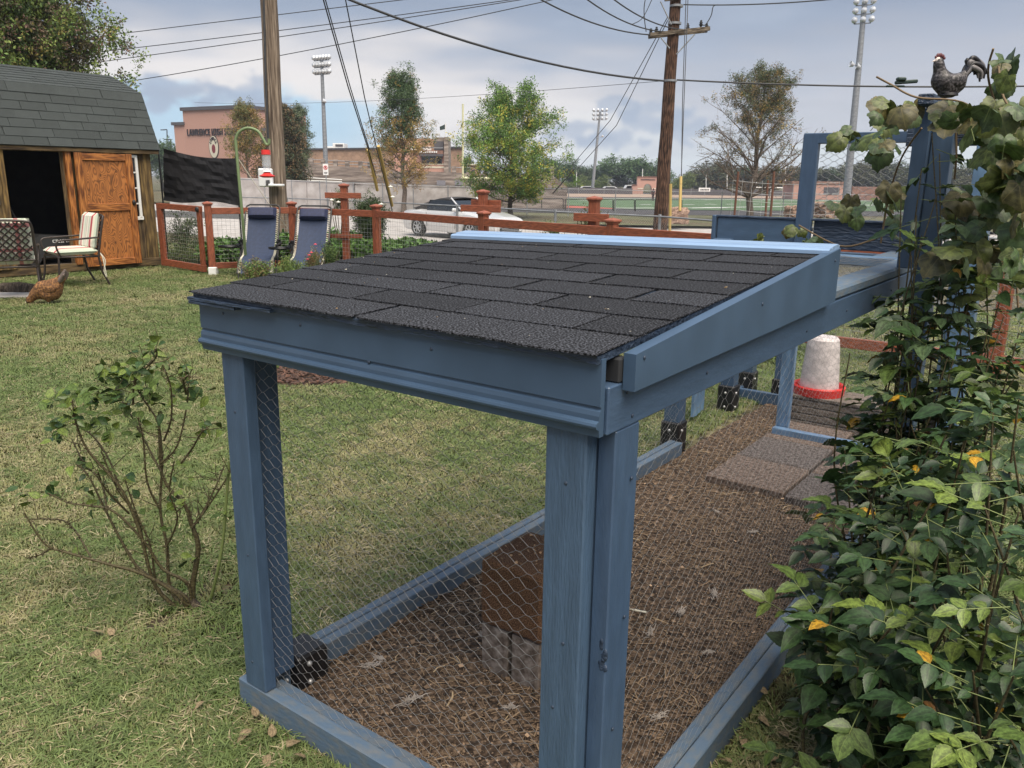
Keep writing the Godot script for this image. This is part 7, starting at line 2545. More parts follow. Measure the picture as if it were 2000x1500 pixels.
func lounge(label: String, where: Vector3, turn: float) -> void:
	var c := thing("lounge_chair", label, "chair", where, turn, "navy lounge chairs at the fence")
	var w := 0.255
	# side view of the sling: top, lumbar, seat, knees
	var line := [Vector3(0, 1.0, -0.34), Vector3(0, 0.72, -0.17), Vector3(0, 0.45, 0.02), Vector3(0, 0.34, 0.16), Vector3(0, 0.29, 0.34), Vector3(0, 0.10, 0.50)]
	var path := curve(line, 5)
	var b := MB.new()
	var pl := []
	for p in path:
		pl.append(p)
	var left := []
	var right := []
	for p in path:
		left.append(p + Vector3(-w, 0, 0))
		right.append(p + Vector3(w, 0, 0))
	var loop := [left[-1]]
	left.reverse()
	loop = left + [path[0] + Vector3(-w + 0.02, 0.035, -0.02), path[0] + Vector3(-w + 0.06, 0.055, -0.03), path[0] + Vector3(w - 0.06, 0.055, -0.03), path[0] + Vector3(w - 0.02, 0.035, -0.02)] + right
	b.tube(loop, 0.013, 7)
	obj("frame", b, M.black_iron, c)
	b = MB.new()
	for i in path.size() - 1:
		var p: Vector3 = path[i]
		var q: Vector3 = path[i + 1]
		var k := 8
		for j in k:
			var x0 := lerpf(-w + 0.045, w - 0.045, j / float(k))
			var x1 := lerpf(-w + 0.045, w - 0.045, (j + 1) / float(k))
			var s0 := Vector3(0, -0.03 * sin(PI * j / k), 0)
			var s1 := Vector3(0, -0.03 * sin(PI * (j + 1) / k), 0)
			b.quad(p + Vector3(x0, 0, 0) + s0, p + Vector3(x1, 0, 0) + s1, q + Vector3(x1, 0, 0) + s1, q + Vector3(x0, 0, 0) + s0, Vector3(0, 0.6, 1))
	obj("sling", b, M.navy, c)
	b = MB.new()
	for i in range(1, path.size() * 2 - 2):
		var f := i / 2.0
		var p: Vector3 = path[int(f)].lerp(path[mini(int(f) + 1, path.size() - 1)], f - int(f))
		for s in [-1.0, 1.0]:
			b.wire(p + Vector3(s * (w - 0.045), 0.006, 0.006), p + Vector3(s * (w - 0.004), -0.008, 0.006), 0.0045, 4)
	stuff(obj("lacing", b, M.cord_white, c))
	obj("pillow", cushion(Vector3(0.42, 0.17, 0.12), 12, 8), M.navy_pillow, c, Transform3D(Basis(Vector3.RIGHT, -0.5), path[0] + Vector3(0, -0.06, 0.08)))
	for s in [-1.0, 1.0]:
		pipe(c, "armrest", [Vector3(s * (w + 0.03), 0.50, -0.10), Vector3(s * (w + 0.03), 0.49, 0.30)], [0.022, 0.018], M.black_iron, 7)
		pipe(c, "leg", [Vector3(s * (w + 0.02), 0.50, 0.02), Vector3(s * (w + 0.01), 0.0, 0.42)], 0.012, M.black_iron, 6)
		pipe(c, "leg", [Vector3(s * (w + 0.02), 0.55, 0.18), Vector3(s * (w + 0.01), 0.0, -0.34)], 0.012, M.black_iron, 6)
		pipe(c, "clamp", [Vector3(s * (w + 0.02), 0.44, -0.02), Vector3(s * (w + 0.02), 0.56, 0.0)], 0.03, M.black_iron, 7)
	b = MB.new()
	b.x = Transform3D(Basis.from_scale(Vector3(1.25, 1, 0.8)), Vector3(-w - 0.17, 0.44, 0.1))
	b.lathe([Vector2(0.001, 0.0), Vector2(0.13, 0.0), Vector2(0.145, 0.02), Vector2(0.14, 0.035), Vector2(0.125, 0.02), Vector2(0.001, 0.018)], 18)
	obj("tray", b, M.black_iron, c)


func birds() -> void:
	# the pecking hen: head down at the left, tail up at the right
	var h := thing("hen", "brown hen pecking in the grass by the patio chair leg", "hen", Vector3(-5.40, 0, -9.35), 0.1)
	var body := surface_net([
		[Vector3(-0.02, 0.21, 0), Vector3(0.10, 0.235, 0), 0.105, 0.10], [Vector3(-0.02, 0.17, 0), Vector3(0.08, 0.16, 0), 0.10, 0.095],
		[Vector3(0.12, 0.26, 0), Vector3(0.20, 0.34, 0), 0.075, 0.05], [Vector3(-0.06, 0.20, 0), Vector3(-0.14, 0.14, 0), 0.085, 0.06],
		[Vector3(-0.14, 0.14, 0), Vector3(-0.21, 0.075, 0.01), 0.058, 0.032], [Vector3(-0.21, 0.07, 0.01), Vector3(-0.235, 0.05, 0.012), 0.033, 0.022],
		[Vector3(0.03, 0.12, 0.05), Vector3(0.03, 0.06, 0.05), 0.05, 0.02], [Vector3(0.03, 0.12, -0.05), Vector3(0.03, 0.06, -0.05), 0.05, 0.02]], 0.05, 0.011)
	h.scale = Vector3.ONE * 0.9
	put("body", body, M.hen_body, h)
	var b := MB.new()
	for k in 8:
		var s := (k - 3.5) / 3.5
		var root := Vector3(0.15, 0.28, s * 0.02)
		var tip := Vector3(0.255 + absf(s) * 0.01, 0.46 - absf(s) * 0.06, s * 0.075)
		b.tube([root, root.lerp(tip, 0.5) + Vector3(0.012, 0, 0), tip], [0.026, 0.034, 0.012], 6)
	obj("tail", b, M.hen_tail, h)
	for s in [-1.0, 1.0]:
		b = MB.new()
		b.ball(Vector3(0.05, 0.225, s * 0.095), Vector3(0.115, 0.062, 0.026), 12, 8)
		obj("wing", b, M.hen_body, h)
		b = MB.new()
		b.tube([Vector3(0.03, 0.08, s * 0.05), Vector3(0.025, 0.02, s * 0.05), Vector3(-0.02, 0.006, s * 0.05)], [0.009, 0.007, 0.005], 6)
		obj("leg", b, M.goal_yellow, h)
	b = MB.new()
	b.ball(Vector3(-0.232, 0.055, 0.012), Vector3(0.036, 0.034, 0.03), 10, 7)
	obj("head", b, M.hen_head, h)
	b = MB.new()
	b.tube([Vector3(-0.258, 0.045, 0.012), Vector3(-0.285, 0.02, 0.012)], [0.012, 0.002], 6)
	obj("beak", b, M.goal_yellow, h)
	b = MB.new()
	b.ball(Vector3(-0.235, 0.092, 0.012), Vector3(0.024, 0.012, 0.006), 8, 5)
	obj("comb", b, M.comb, h)
	# the little speckled rooster standing on the arbor
	var p := at(1851, 187, 2.66)
	var r := thing("rooster_figure", "small speckled rooster figurine perched on the arbor top", "figurine", p, 0.18)
	var k := 0.166 / 0.166
	var rb := surface_net([
		[Vector3(-0.022, 0.038, 0), Vector3(0.022, 0.036, 0), 0.031, 0.027], [Vector3(-0.032, 0.05, 0), Vector3(-0.044, 0.085, 0), 0.026, 0.0135],
		[Vector3(-0.044, 0.085, 0), Vector3(-0.047, 0.098, 0), 0.0125, 0.0125], [Vector3(0.025, 0.04, 0), Vector3(0.05, 0.066, 0), 0.023, 0.012],
		[Vector3(-0.01, 0.012, 0), Vector3(0.01, 0.012, 0), 0.02, 0.018]], 0.014, 0.0034)
	put("body", rb, M.speckled, r)
	b = MB.new()
	b.ball(Vector3(-0.050, 0.1, 0), Vector3(0.0115, 0.0105, 0.0112), 12, 9)
	obj("face", b, M.face_cream, r)
	b = MB.new()
	for q in [[-0.058, 0.110, 0.0045], [-0.051, 0.1145, 0.007], [-0.043, 0.1155, 0.007], [-0.035, 0.113, 0.006], [-0.030, 0.108, 0.005]]:
		b.ball(Vector3(q[0], q[1], 0), Vector3(q[2] * 1.0, q[2], 0.0035), 8, 6)
	obj("comb", b, M.comb, r)
	b = MB.new()
	b.ball(Vector3(-0.056, 0.086, 0.003), Vector3(0.0035, 0.008, 0.003), 8, 6)
	b.ball(Vector3(-0.056, 0.086, -0.003), Vector3(0.0035, 0.008, 0.003), 8, 6)
	obj("wattle", b, M.comb, r)
	b = MB.new()
	b.tube([Vector3(-0.059, 0.100, 0), Vector3(-0.069, 0.0965, 0)], [0.004, 0.0006], 7)
	obj("beak", b, M.face_cream, r)
	b = MB.new()
	b.ball(Vector3(-0.0545, 0.1025, 0.0098), Vector3(0.0018, 0.0018, 0.0014), 7, 5)
	obj("eye", b, M.letter_dark, r)
	for i in 11:
		var s := (i - 5) / 5.0
		var rise := 0.118 - absf(s) * 0.03 - (i % 3) * 0.006
		var far := 0.098 - (i % 4) * 0.010
		var path := curve([Vector3(0.040, 0.055 - (i % 3) * 0.006, s * 0.006), Vector3(0.058, 0.088 - (i % 3) * 0.008, s * 0.013), Vector3(far * 0.82, rise, s * 0.017), Vector3(far + 0.012, rise - 0.012, s * 0.018), Vector3(far + 0.019, rise - 0.042 + (i % 3) * 0.01, s * 0.016)], 5)
		var rr := []
		for q in path.size():
			var f := float(q) / (path.size() - 1)
			rr.append(0.0056 * (0.35 + 1.0 * sin(PI * minf(1.0, f * 0.9 + 0.08))))
		b = MB.new()
		b.tube(path, rr, 6)
		obj("tail_feather", b, M.tail_black if i % 3 != 1 else M.tail_white, r)
	for s in [-1.0, 1.0]:
		b = MB.new()
		b.ball(Vector3(0.008, 0.042, s * 0.026), Vector3(0.03, 0.017, 0.007), 12, 8)
		obj("wing", b, M.speckled, r)
	b = MB.new()
	b.lathe([Vector2(0.001, 0.0), Vector2(0.03, 0.0), Vector2(0.028, 0.008), Vector2(0.001, 0.01)], 14)
	obj("base", b, M.tail_black, r)


func car() -> void:
	# a soft-top car, front towards +x; the wheels stand on y = 0
	var rear := gy(824, 461.5, -0.78)
	var turn := -0.76
	var pos := rear - Basis(Vector3.UP, turn) * Vector3(-1.38, 0, 0.86)
	var c := thing("convertible", "silver convertible with black soft top parked on the street", "car", Vector3(pos.x, -0.78, pos.z), turn)
	var xs := []
	var x := -2.36
	while x <= 2.44:
		xs.append(x)
		x += 0.08
	c.scale = Vector3.ONE * 1.1
	var side := func(xx: float) -> float:                # half width
		return 0.90 - 0.20 * pow(maxf(0.0, absf(xx + 0.05) - 1.55) / 0.85, 2.2)
	var belly := func(xx: float) -> float:
		var y := 0.22 + 0.12 * pow(maxf(0.0, absf(xx) - 2.0) / 0.4, 2.0)
		for wx in [-1.38, 1.38]:
			var d: float = absf(xx - wx)
			if d < 0.39:
				y = maxf(y, 0.33 + sqrt(0.39 * 0.39 - d * d))
		return y
	var shoulder := func(xx: float) -> float:
		var y := 0.92
		if xx > 0.75:
			y = lerpf(0.92, 0.70, pow((xx - 0.75) / 1.66, 1.5))
		elif xx < -1.3:
			y = lerpf(0.93, 0.86, (-1.3 - xx) / 1.0)
		return y
	var deck := func(xx: float) -> float:
		var y: float = shoulder.call(xx) + 0.06
		if xx > 0.75:
			y = lerpf(1.0, 0.74, pow((xx - 0.75) / 1.66, 1.5))
		if xx > 2.2:
			y -= 0.3 * pow((xx - 2.2) / 0.24, 2.0)
		if xx < -2.2:
			y -= 0.25 * pow((-2.2 - xx) / 0.16, 2.0)
		return y
	var ring := func(xx: float) -> Array:
		var hw: float = side.call(xx)
		var b0: float = belly.call(xx)
		var sh: float = shoulder.call(xx)
		var dk: float = deck.call(xx)
		sh = minf(sh, dk - 0.01)
		var out := []
		for q in [[0.93, b0], [0.985, minf(maxf(b0 + 0.06, 0.42), sh - 0.05)], [1.0, lerpf(maxf(b0, 0.4), sh, 0.5)], [0.985, lerpf(maxf(b0, 0.4), sh, 0.86)], [0.95, sh], [0.80, lerpf(sh, dk, 0.7)], [0.4, dk], [0.0, dk + 0.012]]:
			out.append(Vector3(xx, q[1], hw * q[0]))
		for k in range(6, -1, -1):
			out.append(Vector3(out[k].x, out[k].y, -out[k].z))
		return out
	var b := MB.new()
	for i in xs.size() - 1:
		var p: Array = ring.call(xs[i])
		var q: Array = ring.call(xs[i + 1])
		for k in p.size() - 1:
			var mid2: Vector3 = (p[k] + p[k + 1]) / 2.0
			b.quad(p[k], p[k + 1], q[k + 1], q[k], Vector3(0, mid2.y - 0.62, mid2.z * 0.9))
	for e in [[xs[0], -1.0], [xs[-1], 1.0]]:
		var p: Array = ring.call(e[0])
		for k in range(1, p.size() - 1):
			b.flat(p[0], p[k], p[k + 1], Vector3(e[1], 0, 0))
	obj("body", b, M.car_silver, c)
	b = MB.new()
	b.box(Vector3(0, 0.36, 0), Vector3(4.2, 0.24, 1.5))
	obj("underbody", b, M.car_dark, c)
	# cabin: glass below, cloth roof above
	var cab := func(y: float) -> Array:                  # rear x, front x, half width
		var f := (y - 0.93) / 0.50
		return [lerpf(-1.62, -0.95, pow(f, 1.2)), lerpf(0.95, 0.12, f), lerpf(0.80, 0.58, f)]
	b = MB.new()
	var levels := [0.93, 1.02, 1.12, 1.22, 1.30]
	for i in levels.size() - 1:
		var p: Array = cab.call(levels[i])
		var q: Array = cab.call(levels[i + 1])
		for s in [-1.0, 1.0]:
			b.quad(Vector3(-0.95, levels[i], p[2] * s), Vector3(p[1] - 0.02, levels[i], p[2] * s), Vector3(q[1] - 0.02, levels[i + 1], q[2] * s), Vector3(-0.95, levels[i + 1], q[2] * s), Vector3(0, 0.3, s))
		b.quad(Vector3(p[1], levels[i], -p[2]), Vector3(p[1], levels[i], p[2]), Vector3(q[1], levels[i + 1], q[2]), Vector3(q[1], levels[i + 1], -q[2]), Vector3(1, 0.5, 0))
	obj("window", b, M.car_glass, c)
	b = MB.new()
	var tops := []
	for i in 15:
		var f := i / 14.0
		var xx := lerpf(-1.70, 0.16, f)
		var y := 0.95 + 0.47 * pow(sin(PI * minf(f * 0.5 + 0.02, 0.5)), 0.75) - 0.05 * pow(maxf(0.0, f - 0.7) / 0.3, 2.0)
		var w := lerpf(0.80, 0.62, clampf((y - 0.95) / 0.45, 0, 1))
		var low := y - 0.015 if f < 0.05 else (0.93 if xx < -0.93 else maxf(y - 0.13, 1.20))
		var st := []
		for q in [[1.02, low], [1.0, lerpf(low, y, 0.6)], [0.86, y - 0.02], [0.5, y], [0.0, y + 0.015]]:
			st.append(Vector3(xx, q[1], w * q[0]))
		for k in range(3, -1, -1):
			st.append(Vector3(xx, st[k].y, -st[k].z))
		tops.append(st)
	for i in tops.size() - 1:
		for k in 8:
			var mm: Vector3 = (tops[i][k] + tops[i][k + 1]) / 2.0
			b.quad(tops[i][k], tops[i][k + 1], tops[i + 1][k + 1], tops[i + 1][k], Vector3(-0.1, mm.y - 0.95, mm.z))
	obj("soft_top", b, M.soft_top, c)
	for s in [-1.0, 1.0]:
		pipe(c, "windscreen_pillar", [Vector3(0.97, 0.93, 0.81 * s), Vector3(0.14, 1.38, 0.60 * s)], 0.028, M.car_silver, 7)
		b = MB.new()
		b.box(Vector3(0.66, 1.0, 0.93 * s), Vector3(0.12, 0.12, 0.2), 0.04)
		obj("mirror", b, M.car_silver, c)
		b = MB.new()
		b.ball(Vector3(2.05, 0.66, 0.68 * s), Vector3(0.30, 0.085, 0.16), 12, 8)
		obj("headlight", b, M.headlight, c)
		b = MB.new()
		b.box(Vector3(-2.27, 0.78, 0.62 * s), Vector3(0.12, 0.14, 0.26), 0.03)
		obj("tail_light", b, M.sign_red, c)
		pipe(c, "door_seam", [Vector3(0.62, 0.35, 0.905 * s), Vector3(0.7, 0.88, 0.885 * s)], 0.008, M.car_dark, 4)
		pipe(c, "door_seam", [Vector3(-0.82, 0.38, 0.905 * s), Vector3(-0.88, 0.88, 0.885 * s)], 0.008, M.car_dark, 4)
		b = MB.new()
		b.box(Vector3(-0.62, 0.76, 0.905 * s), Vector3(0.2, 0.03, 0.03), 0.01)
		obj("handle", b, M.car_silver, c)
		for wx in [-1.38, 1.38]:
			var o := MB.new()
			o.x = Transform3D(Basis(Vector3.RIGHT, PI / 2 * s), Vector3(wx, 0.33, 0.80 * s))
			o.lathe([Vector2(0.22, 0.10), Vector2(0.30, 0.105), Vector2(0.33, 0.06), Vector2(0.33, -0.08), Vector2(0.30, -0.1), Vector2(0.001, -0.1)], 24)
			var wl := obj("wheel", o, M.tyre, c)
			o = MB.new()
			o.x = Transform3D(Basis(Vector3.RIGHT, PI / 2 * s), Vector3(wx, 0.33, 0.80 * s))
			o.lathe([Vector2(0.001, 0.035), Vector2(0.20, 0.03), Vector2(0.205, 0.1), Vector2(0.225, 0.1)], 24)
			obj("dish", o, M.car_dark, wl)
			o = MB.new()
			for k in 7:
				var a := TAU * k / 7
				o.box(Vector3(wx + cos(a) * 0.11, 0.33 + sin(a) * 0.11, 0.885 * s), Vector3(0.2, 0.045, 0.02), 0.005, Basis(Vector3.BACK, a))
			for k in 24:
				var a0 := TAU * k / 24
				var a1 := TAU * (k + 1) / 24
				o.wire(Vector3(wx + cos(a0) * 0.212, 0.33 + sin(a0) * 0.212, 0.892 * s), Vector3(wx + cos(a1) * 0.212, 0.33 + sin(a1) * 0.212, 0.892 * s), 0.014, 5)
			obj("rim", o, M.rim, wl)
	b = MB.new()
	b.box(Vector3(2.39, 0.40, 0), Vector3(0.10, 0.14, 0.9), 0.03)
	obj("grille", b, M.car_dark, c)
	b = MB.new()
	for k in 3:
		b.box(Vector3(2.45, 0.36 + k * 0.045, 0), Vector3(0.012, 0.012, 0.86))
	obj("grille_bar", b, M.rim, c)


func shrub(called: String, label: String, cat: String, c: Vector3, rad: Vector3, n: int, cs: float, pal: Array, mesh: ArrayMesh, group := "") -> Node3D:
	var base := ground(c)
	var t := thing(called, label, cat, base, 0.0, group)
	var st := MB.new()
	var xs := []
	var cols := []
	var ce := c - base
	for i in 9:
		var p := Vector3(rng.randfn() * rad.x * 0.3, 0, rng.randfn() * rad.z * 0.3)
		var e := ce + Vector3(rng.randfn() * rad.x * 0.5, rf(-0.2, 0.8) * rad.y, rng.randfn() * rad.z * 0.5)
		st.tube([p * 0.5 - Vector3(0, 0.03, 0), p.lerp(e, 0.5), e], [0.012, 0.008, 0.003], 5)
	obj("stems", st, M.cane, t)
	for i in n:
		var d := rv().normalized() * pow(rng.randf(), 0.45)
		var p := ce + Vector3(d.x * rad.x, d.y * rad.y, d.z * rad.z) * (0.8 + 0.5 * fn.get_noise_3d(d.x * 2.0 + c.x, d.y * 2.0, d.z * 2.0))
		if p.y < 0.01:
			p.y = 0.02
		xs.append(Transform3D(Basis.from_euler(Vector3(rng.randf() * TAU, rng.randf() * TAU, 0)).scaled(Vector3.ONE * cs * rf(0.7, 1.3)), p))
		cols.append((pal[rng.randi() % pal.size()] as Color) * rf(1.0, 1.6))
	many("leaves", mesh, M.foliage, xs, cols, t)
	return t


func flowers(parent: Node3D, spots: Array, size: float, m: Material) -> void:
	for p in spots:
		var b := MB.new()
		for k in 7:
			var a := TAU * k / 7
			var o := Vector3(cos(a), 0.5, sin(a)) * size
			b.ball(o * 0.6, Vector3(size * 0.6, size * 0.3, size * 0.6), 6, 4)
		b.ball(Vector3(0, size * 0.5, 0), Vector3.ONE * size * 0.5, 6, 4)
		obj("flower", b, m, parent, Transform3D(Basis.IDENTITY, p - parent.position))


func small_things() -> void:
	# the green hook with its feeder
	var h := thing("shepherd_hook", "tall green shepherd hook in front of the lounge chairs", "hook")
	var pts := [gy(483, 546, -0.05), at(474, 430, 12.0), at(461, 285, 12.0), at(461, 270, 12.0), at(468, 257, 12.0), at(484, 250, 12.0), at(503, 256, 12.0), at(514, 272, 12.0), at(520, 282, 12.0), at(525, 281, 12.0), at(525.5, 271, 12.0)]
	pipe(h, "rod", curve(pts, 5), 0.021, M.hook_green, 9)
	var hf := thing("hummingbird_feeder", "hummingbird feeder with red cap and red dish hanging from the hook", "bird feeder", at(522, 345, 12.0))
	var b := MB.new()
	b.lathe([Vector2(0.001, 0.0), Vector2(0.06, -0.015), Vector2(0.105, 0.0), Vector2(0.11, 0.014), Vector2(0.07, 0.032), Vector2(0.05, 0.05), Vector2(0.04, 0.06), Vector2(0.001, 0.062)], 20)
	obj("dish", b, M.red_plastic, hf)
	b = MB.new()
	b.lathe([Vector2(0.035, 0.06), Vector2(0.045, 0.10), Vector2(0.06, 0.15), Vector2(0.058, 0.29), Vector2(0.06, 0.30), Vector2(0.001, 0.305)], 20)
	obj("bottle", b, M.clear_plastic, hf)
	b = MB.new()
	b.lathe([Vector2(0.001, 0.372), Vector2(0.062, 0.37), Vector2(0.066, 0.305), Vector2(0.001, 0.30)], 18)
	obj("cap", b, M.red_plastic, hf)
	b = MB.new()
	b.lathe([Vector2(0.001, 0.058), Vector2(0.05, 0.062), Vector2(0.066, 0.068), Vector2(0.05, 0.085), Vector2(0.001, 0.086)], 18)
	obj("collar", b, M.white_plastic, hf)
	pipe(hf, "hanger", [Vector3(0, 0.37, 0), at(523, 284, 12.0) - hf.position], 0.006, M.cable, 5)
	var cd := thing("cord", "pale cord running down from the hook behind the lounge chairs", "cord")
	pipe(cd, "line", sag(at(464, 308, 12.4), at(570, 456, 13.2), 0.03), 0.006, M.cord_white, 5)
	# black shade cloth between the shed and the hook
	var cl := thing("shade_cloth", "black mesh shade cloth strung between the shed and the hook", "cloth")
	b = MB.new()
	var nx := 24
	var ny := 12
	var pf := func(i: int, j: int) -> Vector3:
		var u := float(i) / nx
		var v := float(j) / ny
		var top := at(lerpf(319, 466, u), lerpf(290, 309, u) + 7.0 * sin(u * PI) * (1 - v), lerpf(14.3, 13.6, u))
		var bot := at(lerpf(320, 466, u), lerpf(391, 400, u) + 3.0 * sin(u * 7.0), lerpf(14.3, 13.6, u))
		return top.lerp(bot, v) + Vector3(0, 0, 0.045 * fn.get_noise_2d(u * 3.0, v * 6.0))
	for i in nx:
		for j in ny:
			b.quad(pf.call(i, j), pf.call(i + 1, j), pf.call(i + 1, j + 1), pf.call(i, j + 1), Vector3(0, 0, 1))
	obj("sheet", b, M.mesh_cloth, cl)
	for q in [[319, 14.35], [467, 13.65]]:
		var p := at(q[0], 400, q[1])
		var p2 := at(q[0], 288 if q[0] < 400 else 306, q[1])
		pipe(cl, "stake", [Vector3(p.x, -0.1, p.z), Vector3(p.x, p2.y, p.z)], 0.014, M.black_iron, 6)
	# planting round the fence
	var leafy: ArrayMesh = meshes.clump_fine
	var big := clump_mesh(14, 0.8, 8)
	var wr := shrub("white_rose_bush", "tall dark bush with white flowers behind the red cross post", "bush", at(722, 430, 14.4), Vector3(0.36, 0.48, 0.3), 620, 0.085, [Color(0.04, 0.065, 0.026), Color(0.06, 0.09, 0.035), Color(0.03, 0.045, 0.022)], leafy)
	flowers(wr, [at(656, 388, 14.2), at(648, 392, 14.2), at(661, 396, 14.2), at(763, 366, 14.2), at(767, 386, 14.2), at(745, 400, 14.1), at(740, 403, 14.1), at(668, 372, 14.3)], 0.035, M.petal_white)
	shrub("white_rose_bush_shoots", "loose shoots of the flowering bush left of the cross post", "bush", at(664, 392, 14.3), Vector3(0.16, 0.26, 0.15), 70, 0.07, [Color(0.09, 0.12, 0.045), Color(0.06, 0.085, 0.035)], leafy)
	shrub("gate_shrub", "thin leafy shrub seen through the gate wire", "shrub", at(362, 458, 14.2), Vector3(0.34, 0.5, 0.3), 190, 0.085, [Color(0.05, 0.075, 0.032), Color(0.07, 0.1, 0.04)], leafy)
	shrub("low_shrub", "low green shrub at the ground behind the gate", "shrub", at(368, 505, 13.8), Vector3(0.45, 0.22, 0.3), 220, 0.09, [Color(0.055, 0.085, 0.03), Color(0.09, 0.11, 0.04)], leafy)
	var lab := ["behind the fence left of the first lounge chair", "between the two lounge chairs, behind the fence", "behind the fence under the white flowering bush", "right of the flowering bush, behind the second fence post", "at the foot of the chain link fence, near the convertible"]
	var pos := [[440, 488, 13.6, 0.5, 0.14], [555, 482, 14.6, 0.45, 0.22], [668, 474, 14.8, 0.6, 0.2], [800, 482, 14.9, 0.6, 0.09], [700, 482, 14.3, 0.9, 0.12]]
	for i in 5:
		var q: Array = pos[i]
		shrub("green_perennial", "low bright green perennials " + lab[i], "plants", at(q[0], q[1], q[2]), Vector3(q[3], q[4], 0.4), 330, 0.10, [Color(0.075, 0.145, 0.04), Color(0.10, 0.18, 0.05), Color(0.05, 0.10, 0.03)], big)
	var rs := shrub("red_rose", "small rose with red flowers before the second lounge chair", "rose bush", at(612, 512, 11.2), Vector3(0.15, 0.2, 0.12), 90, 0.06, [Color(0.07, 0.11, 0.035), Color(0.12, 0.15, 0.05), Color(0.15, 0.10, 0.05)], leafy)
	flowers(rs, [at(604, 499, 11.1), at(601, 507, 11.1), at(616, 478, 11.2), at(608, 494, 11.1)], 0.02, M.petal_pink)
	shrub("rose_shrub", "leafy young roses around the foot of the hook", "rose bush", at(500, 530, 11.2), Vector3(0.3, 0.2, 0.2), 170, 0.07, [Color(0.09, 0.14, 0.04), Color(0.13, 0.18, 0.05), Color(0.14, 0.10, 0.05)], leafy)
	shrub("rose_shrub", "small leafy roses right of the first lounge chair", "rose bush", at(566, 522, 11.0), Vector3(0.22, 0.14, 0.15), 100, 0.065, [Color(0.09, 0.14, 0.04), Color(0.13, 0.17, 0.05)], leafy)
	shrub("rose_shrub", "leafy rose at the right side of the second lounge chair", "rose bush", at(645, 500, 11.4), Vector3(0.14, 0.18, 0.12), 90, 0.065, [Color(0.05, 0.085, 0.03), Color(0.08, 0.12, 0.04)], leafy)
	shrub("fence_vine", "thin vine on the fence wire below the third cross post", "vine", at(1080, 448, 9.6), Vector3(0.13, 0.09, 0.05), 26, 0.07, [Color(0.06, 0.09, 0.03), Color(0.1, 0.13, 0.05)], leafy)
	shrub("fence_vine", "thin vine around the third cross post", "vine", at(1150, 425, 9.3), Vector3(0.16, 0.14, 0.06), 30, 0.06, [Color(0.09, 0.12, 0.04), Color(0.13, 0.15, 0.05)], leafy)
	shrub("run_shrub", "small rose bush on the lawn seen under the roof beam", "rose bush", at(1495, 735, 6.8), Vector3(0.3, 0.4, 0.25), 120, 0.09, [Color(0.07, 0.1, 0.03), Color(0.1, 0.14, 0.045)], leafy)
	# garden net on rusty stakes
	var gn := thing("garden_net", "white string garden net on rusty stakes behind the fence", "net")
	var stk := [[1442, 335, 1432, 424, 8.9], [1512, 335, 1506, 424, 8.4], [1500, 352, 1497, 424, 8.9]]
	for q in stk:
		pipe(gn, "stake", [at(q[2], q[3], q[4]) - Vector3(0, 0.9, 0), at(q[0], q[1], q[4])], 0.012, M.rust, 6)
	b = MB.new()
	var A := at(1432, 352, 8.95)
	var B := at(1640, 356, 8.0)
	var hgt := 0.5
	for i in 11:
		var f := i / 10.0
		var p := A.lerp(B, f)
		b.tube(sag(p + Vector3(0, 0.02 * sin(f * 9.0), 0), p - Vector3(0.02 * sin(f * 13.0), hgt, 0), 0.0, 4), 0.0022, 3)
	for j in 6:
		var v := j / 5.0
		b.tube(sag(A - Vector3(0, hgt * v, 0), B - Vector3(0, hgt * v, 0), 0.03 + 0.015 * sin(j * 2.0), 10), 0.0022, 3)
	obj("string", b, M.net_cord, gn)
	# boulders on the verge
	var bl := [[1317, 421, 40.0, 0.55, 0.38, "big pinkish boulder on the verge right of the brown pole"], [1552, 414, 50.0, 0.5, 0.35, "pale boulder on the verge left of the raised wire panel"], [1617, 410, 50.0, 0.75, 0.45, "tan boulder on the verge seen through the raised wire panel"]]
	for q in bl:
		var p := at(q[0], q[1], q[2])
		var o := thing("boulder", q[5], "boulder", Vector3(p.x, p.y, p.z), 0.4)
		obj("stone", rounded_block(Vector3(q[3] * 2.0, q[4] * 2.0, q[3] * 1.6), 0.25, q[0], 10), M.boulder, o)
	# paving and a board lying by the left chair
	var pv := thing("stone_slab", "pale stone slab in the grass under the left patio chair", "slab", gy(18, 576, 0.02), 0.2)
	b = MB.new()
	b.box(Vector3.ZERO, Vector3(0.95, 0.05, 0.55), 0.012)
	obj("slab", b, M.concrete, pv)
	var lg := thing("log", "short brown log lying behind the left patio chair", "log", gy(40, 565, 0.07), 0.1)
	b = MB.new()
	b.tube([Vector3(-0.22, 0, 0), Vector3(0, 0.01, 0.01), Vector3(0.22, -0.01, 0.03)], [0.08, 0.085, 0.075], 12)
	obj("wood", b, M.bark, lg)
	# feathers and fallen leaves
	var fl := [[805, 1368, 0.07], [995, 1382, 0.035], [740, 1285, 0.03], [940, 1240, 0.03], [1395, 1160, 0.05], [1330, 1195, 0.04], [1270, 1235, 0.05], [1470, 1040, 0.035], [1380, 1275, 0.03], [725, 1300, 0.05], [1285, 1400, 0.04], [1400, 1000, 0.03]]
	var fw := ["big one near the run's front edge", "small one near the corner post foot", "by the left bracket", "in the middle left of the floor", "right of the corner post, upper", "right of the corner post, middle", "right of the corner post, lower", "far one before the pavers", "near the right sill", "left, beside the bracket leaf", "lowest, right of the corner post", "farthest, near the pavers' edge"]
	var fi := 0
